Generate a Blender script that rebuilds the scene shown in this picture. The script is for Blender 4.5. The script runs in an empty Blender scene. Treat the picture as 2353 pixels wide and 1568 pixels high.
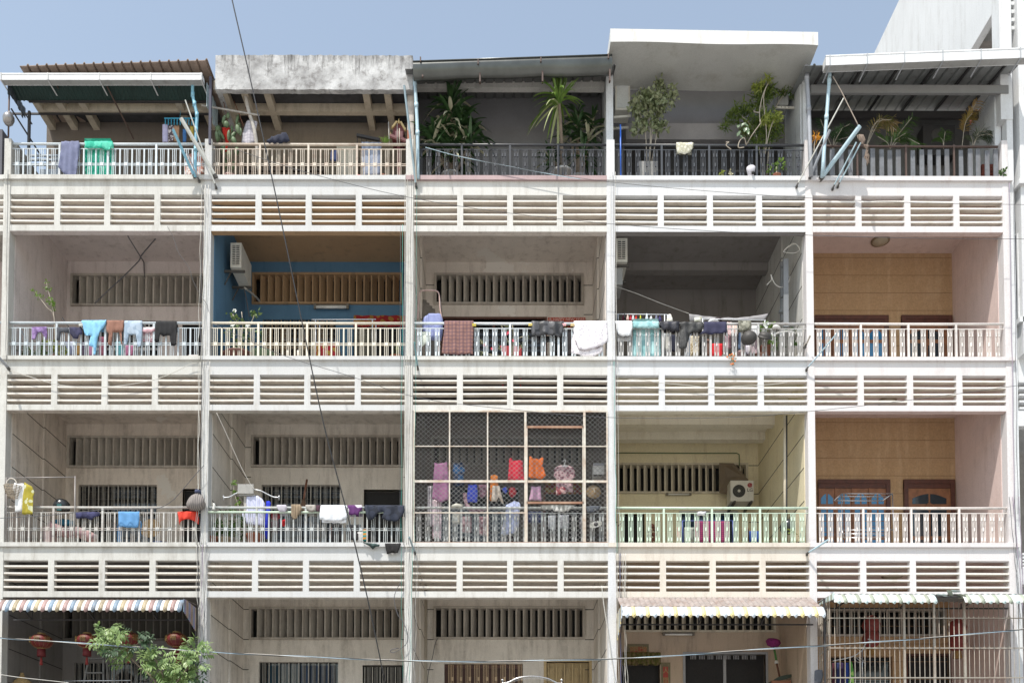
import bpy, bmesh, math, random
from mathutils import Vector, Matrix, Euler
from mathutils.geometry import delaunay_2d_cdt
from mathutils import noise as mnoise

random.seed(7)
R = math.radians
SC = bpy.context.scene
COL = SC.collection

# ------------------------------------------------------------------ camera
FPX, W0, H0 = 2160.0, 2352.0, 1568.0
TH, PSI, DIST, EYE = R(2.0), R(-0.15), 18.0, 1.6
CX0, CY0 = 1160.6, 1863.0
ROT = Euler((R(90) + TH, 0, PSI), 'XYZ').to_matrix()
CAM = Vector((0, -DIST, EYE))
cd = bpy.data.cameras.new("camera")
cam = bpy.data.objects.new("camera", cd)
COL.objects.link(cam)
cam.location = CAM
cam.rotation_euler = (R(90) + TH, 0, PSI)
cd.sensor_width = 36
cd.lens = 36 * FPX / W0
cd.shift_x = (W0 / 2 - CX0) / W0
cd.shift_y = (CY0 - H0 / 2) / W0
cd.clip_start, cd.clip_end = 0.1, 3000
SC.camera = cam
KN = 3623 / 2352.0


def P(px, py, Y=0.0):
    """a point of the overview picture (2352 px wide) taken back to its real plane y = Y"""
    d = ROT @ Vector(((px - CX0) / FPX, -(py - CY0) / FPX, -1))
    return CAM + d * ((Y - CAM.y) / d.y)


class Fr:
    """coordinates measured on an enlarged crop"""
    def __init__(s, ox, oy, k): s.o = (ox, oy, k)
    def __call__(s, x, y, Y=0.0):
        ox, oy, k = s.o
        return P((ox + x / k) / KN, (oy + y / k) / KN, Y)


def N(x, y, Y=0.0): return P(x / KN, y / KN, Y)


T1, T2, T3, T4, T5 = Fr(0, 180, 2.3053), Fr(720, 180, 2.3053), Fr(1420, 160, 2.2395), Fr(2120, 60, 1.9603), Fr(2820, 0, 1.8232)
M1, M2, M3, M4, M5 = [Fr(x, 800, 2.3763) for x in (0, 720, 1420, 2140, 2820)]
L1, L2, L3, L4, L5 = [Fr(x, 1420, 2.2724) for x in (0, 720, 1440, 2140, 2840)]
B1, B2, B3, B4 = [Fr(x, 2050, 3.0961) for x in (0, 700, 1420, 2140)]
B5 = Fr(2840, 2050, 3.0051)
D1, D2, D3, D8 = Fr(540, 300, 4.3563), Fr(2140, 1080, 3.1797), Fr(1460, 1600, 3.3614), Fr(720, 1680, 3.1797)

# ------------------------------------------------------------------ materials
MATS = {}


def nd(t, kind, **kw):
    n = t.nodes.new(kind)
    for k, v in kw.items(): setattr(n, k, v)
    return n


def lin(c):
    return tuple((v / 12.92 if v <= 0.04045 else ((v + 0.055) / 1.055) ** 2.4) for v in c)


def H(s):
    return lin(tuple(int(s[i:i + 2], 16) / 255 for i in (0, 2, 4)))


def mix(t, fac, a, b):
    m = nd(t, 'ShaderNodeMix', data_type='RGBA')
    for sock, v in ((m.inputs[0], fac), (m.inputs[6], a), (m.inputs[7], b)):
        if hasattr(v, 'is_linked') or hasattr(v, 'links'): t.links.new(v, sock)
        elif isinstance(v, (int, float)): sock.default_value = v
        else: sock.default_value = (*v[:3], 1)
    return m.outputs[2]


def ramp(t, src, a, b):
    r = nd(t, 'ShaderNodeMapRange')
    t.links.new(src, r.inputs[0])
    r.inputs[1].default_value, r.inputs[2].default_value = a, b
    return r.outputs[0]


def noise(t, vec, scale, detail=4.0, rough=0.6, stretch=None):
    if stretch:
        mp = nd(t, 'ShaderNodeMapping')
        mp.inputs['Scale'].default_value = stretch
        t.links.new(vec, mp.inputs[0]); vec = mp.outputs[0]
    n = nd(t, 'ShaderNodeTexNoise')
    n.inputs['Scale'].default_value, n.inputs['Detail'].default_value, n.inputs['Roughness'].default_value = scale, detail, rough
    t.links.new(vec, n.inputs['Vector'])
    return n.outputs[0]


def base_mat(name):
    m = bpy.data.materials.new(name); m.use_nodes = True
    t = m.node_tree
    return m, t, t.nodes['Principled BSDF']


def mat(name, col, rough=0.85, var=0.10, scale=2.5, dirt=None, dirtcol=(.10, .085, .07), fine=0.04, bump=0.0, metal=0.0,
        streak=True, local=False, patch=None, patchcol=(.6, .56, .5)):
    """painted, plastered or metal surface: mottled colour, run-down streaks, blotches of dirt and peeled patches"""
    if name in MATS: return MATS[name]
    m, t, b = base_mat(name)
    if local: vec = nd(t, 'ShaderNodeTexCoord').outputs['Object']
    else: vec = nd(t, 'ShaderNodeNewGeometry').outputs['Position']
    n1 = noise(t, vec, scale)
    c = mix(t, ramp(t, n1, .3, .7), tuple(v * (1 - var) for v in col), tuple(min(.95, v * (1 + var)) for v in col))
    if fine:
        n3 = noise(t, vec, 55, 3)
        c = mix(t, ramp(t, n3, .35, .65), c, mix(t, fine * 4, c, (.08, .07, .06))) if fine > .02 else c
    if dirt:
        n2 = noise(t, vec, 2.2, 7, .7, (2.6, 2.6, .35) if streak else None)
        n4 = noise(t, vec, 9, 5, .7)
        f = nd(t, 'ShaderNodeMath', operation='MULTIPLY')
        t.links.new(ramp(t, n2, .58 - dirt * .22, .84 - dirt * .22), f.inputs[0]); t.links.new(ramp(t, n4, .2, .75), f.inputs[1])
        c = mix(t, f.outputs[0], c, dirtcol)
    if patch:
        n5 = noise(t, vec, 1.1, 6, .62)
        c = mix(t, ramp(t, n5, .70 - patch, .705 - patch), c, patchcol)
    t.links.new(c, b.inputs['Base Color'])
    b.inputs['Roughness'].default_value, b.inputs['Metallic'].default_value = rough, metal
    if bump:
        bp = nd(t, 'ShaderNodeBump')
        bp.inputs['Strength'].default_value = bump; bp.inputs['Distance'].default_value = 0.02
        t.links.new(noise(t, vec, 14, 6, .6), bp.inputs['Height']); t.links.new(bp.outputs[0], b.inputs['Normal'])
    MATS[name] = m
    return m


def cloth(name, c1, kind='plain', c2=(.5, .5, .5), s=30.0, rough=0.9, trans=0.0):
    """cloth with an optional woven or printed pattern; coordinates are the garment's own"""
    if name in MATS: return MATS[name]
    m, t, b = base_mat(name)
    tc = nd(t, 'ShaderNodeTexCoord').outputs['Object']
    sep = nd(t, 'ShaderNodeSeparateXYZ'); t.links.new(tc, sep.inputs[0])
    c = mix(t, ramp(t, noise(t, tc, 9), .3, .7), tuple(v * .86 for v in c1), tuple(min(.9, v * 1.1) for v in c1))

    def stripe(axis, sc, w):
        q = nd(t, 'ShaderNodeMath', operation='MULTIPLY'); t.links.new(sep.outputs[axis], q.inputs[0]); q.inputs[1].default_value = sc
        f = nd(t, 'ShaderNodeMath', operation='FRACT'); t.links.new(q.outputs[0], f.inputs[0])
        g = nd(t, 'ShaderNodeMath', operation='LESS_THAN'); t.links.new(f.outputs[0], g.inputs[0]); g.inputs[1].default_value = w
        return g.outputs[0]
    if kind in ('check', 'plaid'):
        c = mix(t, stripe(0, s, .4), c, mix(t, .55, c, c2)); c = mix(t, stripe(2, s, .4), c, mix(t, .55, c, c2))
    elif kind == 'stripe': c = mix(t, stripe(0, s, .5), c, c2)
    elif kind == 'band': c = mix(t, stripe(2, s, .5), c, c2)
    elif kind in ('dots', 'floral', 'blotch'):
        v = nd(t, 'ShaderNodeTexVoronoi'); v.inputs['Scale'].default_value = s; t.links.new(tc, v.inputs['Vector'])
        th = {'dots': .22, 'floral': .42, 'blotch': .5}[kind]
        c = mix(t, ramp(t, v.outputs['Distance'], th + .04, th), c, c2)
    t.links.new(c, b.inputs['Base Color'])
    b.inputs['Roughness'].default_value = rough
    bp = nd(t, 'ShaderNodeBump'); bp.inputs['Strength'].default_value = .35; bp.inputs['Distance'].default_value = .01
    t.links.new(noise(t, tc, 22, 4), bp.inputs['Height']); t.links.new(bp.outputs[0], b.inputs['Normal'])
    MATS[name] = m
    return m


def leafmat(name, c1, c2, rough=.55, trans=.25):
    if name in MATS: return MATS[name]
    m, t, b = base_mat(name)
    tc = nd(t, 'ShaderNodeTexCoord').outputs['Object']
    oi = noise(t, tc, 7, 3)
    c = mix(t, ramp(t, oi, .35, .65), c1, c2)
    t.links.new(c, b.inputs['Base Color']); b.inputs['Roughness'].default_value = rough
    tr = nd(t, 'ShaderNodeBsdfTranslucent'); t.links.new(c, tr.inputs[0])
    mx = nd(t, 'ShaderNodeMixShader'); mx.inputs[0].default_value = trans
    t.links.new(b.outputs[0], mx.inputs[1]); t.links.new(tr.outputs[0], mx.inputs[2])
    t.links.new(mx.outputs[0], t.nodes['Material Output'].inputs[0])
    MATS[name] = m
    return m


def glassmat(name, col, rough=.06):
    if name in MATS: return MATS[name]
    m, t, b = base_mat(name)
    tc = nd(t, 'ShaderNodeNewGeometry').outputs['Position']
    t.links.new(mix(t, ramp(t, noise(t, tc, 3), .3, .7), tuple(v * .8 for v in col), col), b.inputs['Base Color'])
    b.inputs['Roughness'].default_value = rough; b.inputs['Specular IOR Level'].default_value = .8
    MATS[name] = m
    return m


# ------------------------------------------------------------------ mesh builder
class MB:
    def __init__(s): s.v, s.f, s.m, s.k, s.uv = [], [], [], 0, None
    def add(s, verts, faces):
        o = len(s.v); s.v += [Vector(p) for p in verts]
        for f in faces: s.f.append([i + o for i in f]); s.m.append(s.k)
        return s
    def box(s, x0, x1, y0, y1, z0, z1):
        if x0 > x1: x0, x1 = x1, x0
        if y0 > y1: y0, y1 = y1, y0
        if z0 > z1: z0, z1 = z1, z0
        return s.add([(x0, y0, z0), (x1, y0, z0), (x1, y1, z0), (x0, y1, z0), (x0, y0, z1), (x1, y0, z1), (x1, y1, z1), (x0, y1, z1)],
                     [(0, 1, 5, 4), (1, 2, 6, 5), (2, 3, 7, 6), (3, 0, 4, 7), (4, 5, 6, 7), (3, 2, 1, 0)])
    def bar(s, p, q, w, h=None, up=Vector((0, 0, 1))):
        """a straight rectangular bar from p to q"""
        p, q = Vector(p), Vector(q); h = h or w
        d = (q - p).normalized()
        if abs(d.dot(up)) > .98: up = Vector((0, 1, 0))
        a = d.cross(up).normalized() * w / 2; b = a.cross(d).normalized() * h / 2
        vs = [c + e * a + g * b for c in (p, q) for e, g in ((-1, -1), (1, -1), (1, 1), (-1, 1))]
        return s.add(vs, [(0, 1, 2, 3), (7, 6, 5, 4), (0, 4, 5, 1), (1, 5, 6, 2), (2, 6, 7, 3), (3, 7, 4, 0)])
    def tube(s, pts, r, n=8, caps=True):
        pts = [Vector(p) for p in pts]; rs = r if isinstance(r, (list, tuple)) else [r] * len(pts)
        o = len(s.v); ref = None
        for i, p in enumerate(pts):
            d = (pts[min(i + 1, len(pts) - 1)] - pts[max(i - 1, 0)]).normalized()
            if ref is None: ref = d.orthogonal().normalized()
            ref = (ref - d * ref.dot(d)).normalized(); b = d.cross(ref)
            for k in range(n):
                a = 2 * math.pi * k / n
                s.v.append(p + (ref * math.cos(a) + b * math.sin(a)) * rs[i])
        for i in range(len(pts) - 1):
            for k in range(n):
                s.f.append([o + i * n + k, o + i * n + (k + 1) % n, o + (i + 1) * n + (k + 1) % n, o + (i + 1) * n + k]); s.m.append(s.k)
        if caps:
            s.f.append([o + k for k in range(n)][::-1]); s.m.append(s.k)
            e = o + (len(pts) - 1) * n
            s.f.append([e + k for k in range(n)]); s.m.append(s.k)
        return s
    def lathe(s, c, prof, n=16, axis=Vector((0, 0, 1)), caps=True):
        """profile [(radius, height)] turned about an axis through c"""
        c = Vector(c); ax = axis.normalized(); u = ax.orthogonal().normalized(); w = ax.cross(u); o = len(s.v)
        for r_, h in prof:
            for k in range(n):
                a = 2 * math.pi * k / n
                s.v.append(c + ax * h + (u * math.cos(a) + w * math.sin(a)) * r_)
        for i in range(len(prof) - 1):
            for k in range(n):
                s.f.append([o + i * n + k, o + i * n + (k + 1) % n, o + (i + 1) * n + (k + 1) % n, o + (i + 1) * n + k]); s.m.append(s.k)
        if caps:
            s.f.append([o + k for k in range(n)][::-1]); s.m.append(s.k)
            e = o + (len(prof) - 1) * n; s.f.append([e + k for k in range(n)]); s.m.append(s.k)
        return s
    def build(s, name, mats, parent=None, smooth=False, loc=None):
        """links the collected faces as ONE mesh object; a child keeps its thing's origin"""
        if not isinstance(mats, (list, tuple)): mats = [mats]
        me = bpy.data.meshes.new(name)
        if parent is not None: org = world_loc(parent)
        elif loc is not None: org = Vector(loc)
        else:
            xs = [p.x for p in s.v]; ys = [p.y for p in s.v]; zs = [p.z for p in s.v]
            org = Vector(((min(xs) + max(xs)) / 2, (min(ys) + max(ys)) / 2, min(zs)))
        me.from_pydata([p - org for p in s.v], [], s.f)
        for m in mats: me.materials.append(m)
        me.polygons.foreach_set('material_index', s.m)
        if smooth: me.polygons.foreach_set('use_smooth', [True] * len(s.f))
        me.validate(); me.update()
        o = bpy.data.objects.new(name, me); COL.objects.link(o)
        if parent is not None: o.parent = parent
        else: o.location = org
        return o


def world_loc(o):
    p = Vector(o.location)
    while o.parent: o = o.parent; p += o.location
    return p


def tag(o, label=None, cat=None, group=None, kind=None):
    if label: o['label'] = label
    if cat: o['category'] = cat
    if group: o['group'] = group
    if kind: o['kind'] = kind
    return o


def thing(name, label, cat, loc, group=None):
    o = bpy.data.objects.new(name, None); COL.objects.link(o); o.location = loc; o.empty_display_size = .1
    return tag(o, label, cat, group)


def smoothpath(pts, n=6):
    """Catmull-Rom through pts"""
    pts = [Vector(p) for p in pts]
    if len(pts) < 3: return pts
    q = [pts[0] * 2 - pts[1]] + pts + [pts[-1] * 2 - pts[-2]]; out = []
    for i in range(1, len(q) - 2):
        for k in range(n):
            t_ = k / n; a, b, c, d = q[i - 1], q[i], q[i + 1], q[i + 2]
            out.append(.5 * ((2 * b) + (c - a) * t_ + (2 * a - 5 * b + 4 * c - d) * t_ ** 2 + (3 * b - a - 3 * c + d) * t_ ** 3))
    return out + [pts[-1]]


# ------------------------------------------------------------------ light
SUN = Vector((.648, 1.0, -2.34)).normalized()
el, az = math.asin(-SUN.z), math.atan2(-SUN.x, -SUN.y)
SC.world = bpy.data.worlds.new("World"); SC.world.use_nodes = True
wt = SC.world.node_tree
sky = nd(wt, 'ShaderNodeTexSky', sky_type='NISHITA', sun_disc=False)
sky.sun_elevation, sky.sun_rotation = el, az
sky.air_density, sky.dust_density, sky.ozone_density = 1.7, .9, .3
hs = nd(wt, 'ShaderNodeHueSaturation'); hs.inputs['Saturation'].default_value = .74
wt.links.new(sky.outputs[0], hs.inputs['Color']); wt.links.new(hs.outputs[0], wt.nodes['Background'].inputs[0])
wt.nodes['Background'].inputs[1].default_value = 0.15
sl = bpy.data.lights.new("sun", 'SUN'); sl.energy = 4.2; sl.angle = R(.5); sl.color = (1, .955, .88)
so = bpy.data.objects.new("sun", sl); COL.objects.link(so)
so.location = (-8, -12, 30); so.rotation_euler = SUN.to_track_quat('-Z', 'Y').to_euler()
vs = SC.view_settings
vs.view_transform, vs.look, vs.exposure, vs.gamma = 'Standard', 'None', 0.34, 1.0
SC.cycles.use_denoising = True
SC.cycles.max_bounces, SC.cycles.diffuse_bounces, SC.cycles.transparent_max_bounces = 7, 5, 12
# ------------------------------------------------------------------ the setting
mg = mat('street_ground', (.50, .47, .43), var=.15, scale=.6, dirt=.2)
tag(MB().box(-400, 400, -400, 400, -.3, -.004).build('ground', mg), kind='structure')
tag(MB().box(-60, 60, -6.5, -3.2, -.003, .006).build('darkened_road_strip', mat('asphalt_darkened', (.13, .125, .12), var=.2, scale=3)), kind='structure')  # unseen near road, darkened to cut light bounced onto the lower floors
tag(MB().box(-60, 60, -16, -6.5, -.004, .004).build('road', mat('asphalt', (.30, .285, .27), var=.2, scale=3)), kind='structure')
tag(MB().box(-60, 60, -3.2, -.6, .0, .13).build('pavement', mat('paving_shaded', (.16, .155, .15), var=.15, scale=4, dirt=.2)), kind='structure')  # unseen paving, its tone lowered for the shade of unmodelled shop awnings

# ------------------------------------------------------------------ the terrace of five houses
def avx(a, b): return (N(a, 787).x + N(b, 1904).x) / 2
CL = [avx(11, -9), avx(722, 709.5), avx(1436, 1431.5), avx(2146, 2152), avx(2850.5, 2862), avx(3549.5, 3567)]
CR = [avx(34, 15), avx(746, 735), avx(1462.5, 1458), avx(2172.5, 2182), avx(2875, 2888), avx(3569, 3590)]
def zz(y, Y=0): return N(1779, y, Y).z
SILL_T = [zz(626.5), zz(1264), zz(1920.8)]
SILL_B = [zz(641.5), zz(1277), zz(1935.5)]
LV_T = [zz(690.5), zz(1326), zz(1982)]
LV_B = [zz(798), zz(1432), zz(2091)]
BM_B = [zz(820), zz(1453), zz(2113)]
YB = 2.385
CEIL = [zz(927.5, YB), zz(1500.5, YB), SILL_T[2] - .17]
RAIL = [zz(502), zz(1135), zz(1788)]
DEEP = 7.5

WHT = mat('paint_offwhite', (0.661, 0.648, 0.618), dirt=.42, dirtcol=(.30, .27, .22), var=.04, scale=1.5, bump=.12)
WH1 = mat('paint_greyed', (0.609, 0.600, 0.566), dirt=.50, dirtcol=(.26, .23, .19), var=.06, scale=1.5, bump=.12)
WH2 = mat('paint_white', (.615, .615, .61), dirt=.34, dirtcol=(.38, .35, .31), var=.04, scale=1.5, bump=.12)
WH4 = mat('paint_cool_white', (0.679, 0.683, 0.696), dirt=.25, dirtcol=(.40, .38, .36), var=.03, scale=1.5, bump=.08)
CRM = mat('paint_cream', (.715, .655, .575), dirt=.34, dirtcol=(.34, .27, .2), var=.04, scale=1.5, bump=.1)
PNK = mat('paint_pink_white', (.715, .685, .685), dirt=.25, dirtcol=(.45, .38, .36), var=.03, scale=1.5, bump=.08)
SLT = mat('slat_concrete', (.76, .72, .66), dirt=.30, dirtcol=(.40, .33, .26), var=.06, scale=4, bump=.15, streak=False)
SLTB = mat('slat_white', (.80, .77, .72), dirt=.22, dirtcol=(.45, .39, .32), var=.06, scale=4, bump=.12, streak=False)
UND = mat('slat_underside', (.62, .55, .47), dirt=.45, dirtcol=(.30, .24, .17), var=.1, scale=4, streak=False)  # beige of bounced light painted on slat bottoms and backs
CONC = mat('slab_concrete', (.45, .42, .38), dirt=.5, var=.1)
GROOVE = mat('joint_dark', (.02, .02, .02))
DARK = mat('room_dark', (.018, .018, .02), var=.2)  # near-black paint in place of unlit rooms
IN11 = mat('plaster_mauve', (0.683, 0.610, 0.586), dirt=.35, dirtcol=(.25, .2, .18), var=.05, bump=.1)
IN21 = mat('plaster_grey_warm', (0.671, 0.598, 0.525), dirt=.5, dirtcol=(.2, .16, .13), var=.07, bump=.15, patch=.06, patchcol=(.62, .58, .53))
IN22 = mat('plaster_grey', (0.683, 0.634, 0.573), dirt=.5, dirtcol=(.2, .17, .14), var=.07, bump=.15)
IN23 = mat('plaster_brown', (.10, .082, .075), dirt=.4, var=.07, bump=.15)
INBL = mat('plaster_blue', (.095, .21, .335), dirt=.25, dirtcol=(.03, .09, .16), var=.06, bump=.1)
INTAN = mat('plaster_tan', (.46, .30, .17), dirt=.2, var=.05, bump=.1)
IN13 = mat('plaster_stone', (0.708, 0.647, 0.586), dirt=.35, dirtcol=(.25, .2, .17), var=.06, bump=.12, patch=.09, patchcol=(.70, .66, .61))
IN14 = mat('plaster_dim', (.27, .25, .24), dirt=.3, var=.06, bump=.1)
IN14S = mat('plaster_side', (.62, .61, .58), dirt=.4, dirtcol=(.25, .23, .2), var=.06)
INCRM = mat('plaster_cream', (.82, .77, .66), dirt=.25, dirtcol=(.4, .32, .22), var=.04)
INYEL = mat('plaster_yellow', (.80, .72, .51), dirt=.25, dirtcol=(.4, .3, .18), var=.04)
INPK = mat('plaster_pink', (.72, .57, .53), dirt=.3, dirtcol=(.42, .28, .24), var=.05)
INT5 = mat('stone_tan', (.44, .285, .155), var=.13, scale=26, dirt=.45, dirtcol=(.58, .42, .27), bump=.25)
JNT5 = mat('stone_joint', (.27, .165, .085))
IN41 = mat('plaster_dark_grey', (.21, .195, .185), dirt=.4, var=.06)  # evenly dark grey plaster
IN44 = mat('plaster_clay', (.52, .41, .31), dirt=.25, var=.04)
FINM = mat('fin_concrete', (.46, .42, .37), dirt=.55, dirtcol=(.14, .11, .09), var=.1, streak=True)
FINT = mat('fin_tan', (.42, .27, .15), dirt=.3, var=.06)
FIND = mat('fin_dim', (.15, .135, .12), dirt=.5, dirtcol=(.05, .04, .03), var=.1)
FINC = mat('fin_cream', (.62, .56, .45), dirt=.45, dirtcol=(.2, .16, .11), var=.06)
PIPEB = mat('pipe_black', (.03, .03, .035), rough=.5)
PIPEP = mat('pipe_putty', (.45, .40, .33), rough=.6, dirt=.4)
PIPET = mat('pipe_teal', (.06, .14, .20), rough=.5)

# room: back wall depth, wall, side, ceiling, grille (outer rect), fin start + step, windows, doors
ROOMS = {
 (1, 1): dict(F=M1, Y=YB, w=IN11, s=IN11, c=IN11, gr=(600, 405, 1790, 676), fin=(668, 61.8), win=[(680, 792, 1330)], door=[(1535, 832, 1765)]),
 (1, 2): dict(F=M2, Y=YB, w=INBL, s=INBL, c=INTAN, gr=(412, 397, 1673, 662), fin=(480, 61.8), fm=FINT, win=[(498, 782, 1112)], door=[(1262, 848, 1640)]),
 (1, 3): dict(F=M3, Y=YB, w=IN13, s=IN13, c=IN13, gr=(277, 402, 1531, 664), fin=(338, 61.7), win=[(350, 783, 1205)], door=[(1262, 800, 1520)], pil=1, grv=1),
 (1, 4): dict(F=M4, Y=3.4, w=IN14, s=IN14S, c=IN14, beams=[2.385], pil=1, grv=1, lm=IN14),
 (1, 5): dict(F=M5, Y=2.05, w=INT5, s=INPK, c=INPK, sc=PNK),
 (2, 1): dict(F=L1, Y=YB, w=IN21, s=IN21, c=IN21, gr=(549, 278, 1700, 535), fin=(614, 58.9), win=[(630, 668, 1262)], door=[(1470, 702, 1640)], pil=1, grv=1, pipe=(475, PIPEB, 170, 1000)),
 (2, 2): dict(F=L2, Y=YB, w=IN22, s=IN22, c=IN22, gr=(388, 274, 1606, 530), fin=(450, 58.9), win=[(467, 668, 1097)], door=[(1290, 708, 1600)], pil=1, grv=1, pipe=(304, PIPEB, 165, 1000)),
 (2, 3): dict(F=L3, Y=YB, w=IN23, s=IN23, c=IN23, fm=FIND, gr=(195, 285, 1440, 520), fin=(255, 59), door=[(1112, 690, 1422)], win=[(260, 690, 900)], pil=1, pipe=(128, PIPEB, 165, 1000)),
 (2, 4): dict(F=L4, Y=3.35, w=INYEL, s=INYEL, c=INCRM, gr=(98, 497, 1150, 742), fin=(146, 55), fm=FINC, beams=[2.0, 2.75], win=[(615, 895, 1052)], door=[(148, 905, 318)], pil=1, grv=1, sc=INCRM),
 (2, 5): dict(F=L5, Y=2.05, w=INT5, s=INPK, c=INPK),
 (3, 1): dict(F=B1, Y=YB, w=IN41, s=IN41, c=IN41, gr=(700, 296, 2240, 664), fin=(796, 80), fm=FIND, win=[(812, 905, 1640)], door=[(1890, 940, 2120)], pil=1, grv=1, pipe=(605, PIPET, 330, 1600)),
 (3, 2): dict(F=B2, Y=YB, w=IN22, s=IN22, c=IN22, gr=(565, 298, 2228, 656), fin=(650, 81.8), win=[(668, 897, 1536)], door=[(1806, 934, 2246)], pil=1, grv=1, pipe=(462, PIPEP, 222, 1600)),
 (3, 3): dict(F=B3, Y=YB, w=IN22, s=IN22, c=IN22, gr=(355, 292, 2011, 652), fin=(436, 81.4), win=[(470, 915, 1330)], door=[(1590, 896, 2056)], pil=1, grv=1, pipe=(258, PIPEP, 222, 1600)),
 (3, 4): dict(F=B4, Y=2.0, w=IN44, s=IN44, c=IN44, gr=(190, 330, 1870, 576), fin=(262, 82.8), fm=FINC, win=[(880, 815, 1760)], door=[(180, 925, 602)]),
 (3, 5): dict(F=B5, Y=2.385, w=INT5, s=INPK, c=INPK, gr=(150, 305, 1527, 602), fin=(200, 76), win=[(300, 812, 955)], door=[(1115, 812, 1640)]),
}
FRONT = {1: (WH1, SLT), 2: (WH2, SLT), 3: (WHT, SLT), 4: (WH4, SLTB), 5: (PNK, SLTB)}
LABELS = {
 1: 'off white terraced house with a brown ribbed roof over its top balcony',
 2: 'terraced house with a stained bare concrete parapet on top and a blue walled balcony',
 3: 'terraced house with a wire mesh caged balcony and a shiny metal gutter on top',
 4: 'terraced house under a thick white roof slab, with a yellow walled balcony',
 5: 'pinkish white terraced house with tan stone walls behind its pink balconies',
}


def wall_holes(mb, x0, x1, z0, z1, ya, yb, holes):
    hs = [(max(a, x0), min(b, x1), max(c, z0), min(d, z1)) for a, b, c, d in holes]
    hs = [h for h in hs if h[1] > h[0] and h[3] > h[2]]
    xs = sorted({x0, x1, *[v for h in hs for v in h[:2]]})
    for a, b in zip(xs, xs[1:]):
        cut = sorted([(h[2], h[3]) for h in hs if h[0] < (a + b) / 2 < h[1]])
        z = z0
        for c, d in cut:
            if c > z: mb.box(a, b, ya, yb, z, c)
            z = max(z, d)
        if z1 > z: mb.box(a, b, ya, yb, z, z1)


RUSTW = mat('rail_grey_rust', (.55, .54, .51), rough=.6, var=.15, scale=20, dirt=.55, dirtcol=(.22, .10, .05), streak=False)
RAILM = {
 (0, 1): mat('rail_pale_blue', (.62, .68, .72), rough=.5, dirt=.3, dirtcol=(.35, .25, .2), streak=False),
 (0, 2): mat('rail_rusty_cream', (.66, .59, .50), rough=.6, var=.15, scale=18, dirt=.75, dirtcol=(.26, .13, .07), streak=False),
 (0, 3): mat('rail_black', (.045, .047, .055), rough=.4, dirt=.2),
 (0, 4): mat('rail_charcoal', (.055, .06, .07), rough=.4, dirt=.2),
 (1, 1): mat('rail_silver_blue', (.56, .62, .66), rough=.5, dirt=.3, dirtcol=(.3, .25, .22), streak=False),
 (1, 2): mat('rail_cream', (.78, .72, .60), rough=.5, dirt=.2, dirtcol=(.4, .3, .2), streak=False),
 (1, 3): mat('rail_white_blue', (.70, .76, .80), rough=.5, dirt=.15),
 (1, 4): mat('rail_grey', (.58, .57, .56), rough=.5, dirt=.45, dirtcol=(.25, .18, .14), streak=False),
 (1, 5): mat('rail_pinkish', (.80, .75, .71), rough=.5, dirt=.15),
 (2, 1): RUSTW, (2, 2): mat('rail_greyblue', (.52, .55, .55), rough=.6, dirt=.5, dirtcol=(.25, .16, .1), streak=False),
 (2, 3): mat('rail_galvanised', (.50, .52, .51), rough=.5, dirt=.5, dirtcol=(.25, .16, .1), streak=False),
 (2, 4): mat('rail_mint', (.62, .75, .61), rough=.5, dirt=.15), (2, 5): mat('rail_blush', (.82, .76, .72), rough=.5, dirt=.12),
}
RY = .05


def railing(root, r, i):
    x0, x1, z0, z1 = CR[i - 1], CL[i], SILL_T[r], RAIL[r]
    w, h = x1 - x0, z1 - z0; m = RAILM[(r, i)]
    mb = MB(); kind = 'A' if i <= 2 else 'B'
    mb.box(x0, x1, RY - .008, RY + .008, z0 + h * .82, z0 + h * .82 + .012)
    mb.box(x0, x1, RY - .008, RY + .008, z0 + .012, z0 + .022)
    posts = []
    if kind == 'A':
        n = 16; st = w / n
        for fr in (.412, .366): mb.box(x0, x1, RY - .006, RY + .006, z0 + h * fr - .005, z0 + h * fr + .005)
        for k in range(n):
            xc = x0 + st * (k + .42)
            for dx in (-.034, 0, .034): mb.box(xc + dx - .005, xc + dx + .005, RY - .012, RY - .002, z0 + .022, z0 + h * .82)
            mb.box(xc - .03, xc + .03, RY - .018, RY + .012, z0 + h * .389 - .032, z0 + h * .389 + .032)
            xb = xc + st / 2
            if k < n - 1 or xb < x1 - .03:
                if k % 4 == 3 and k < n - 1: posts.append(xb)
                else: mb.box(xb - .013, xb + .013, RY - .013, RY + .013, z0 + .022, z0 + h * .82)
    else:
        pw = w / 4
        for k in range(4):
            if k: posts.append(x0 + pw * k)
            for j in range(5):
                xc = x0 + pw * k + pw * (j + .5) / 5.0 * .93 + pw * .035
                for dx in (-.041, -.0145, .0145, .041): mb.box(xc + dx - .005, xc + dx + .005, RY - .008, RY + .008, z0 + .022, z0 + h * .82)
                for fr in (.67, .13):
                    for s in (-.0278, .0278): mb.box(xc + s - .0155, xc + s + .0155, RY - .014, RY + .013, z0 + h * fr - .035, z0 + h * fr + .035)
                mb.box(xc - .0155, xc + .0155, RY - .014, RY + .013, z0 + h * .40 - .035, z0 + h * .40 + .035)
    ra = mb.build('railing', m, root)
    MB().tube([(x0, RY, z1 - .024), ((x0 + x1) / 2, RY, z1 - .024 - .004), (x1, RY, z1 - .024)], .024, 10).build('handrail', m, ra, True)
    if (r, i) == (2, 2): MB().tube([(x0, RY - .03, z1 - .125), (x1, RY - .03, z1 - .125)], .02, 10).build('handrail', RAILM[(2, 4)], ra, True)
    for xp in posts: MB().box(xp - .019, xp + .019, RY - .019, RY + .019, z0, z1 - .04).build('post', m, ra)
    return ra


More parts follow.
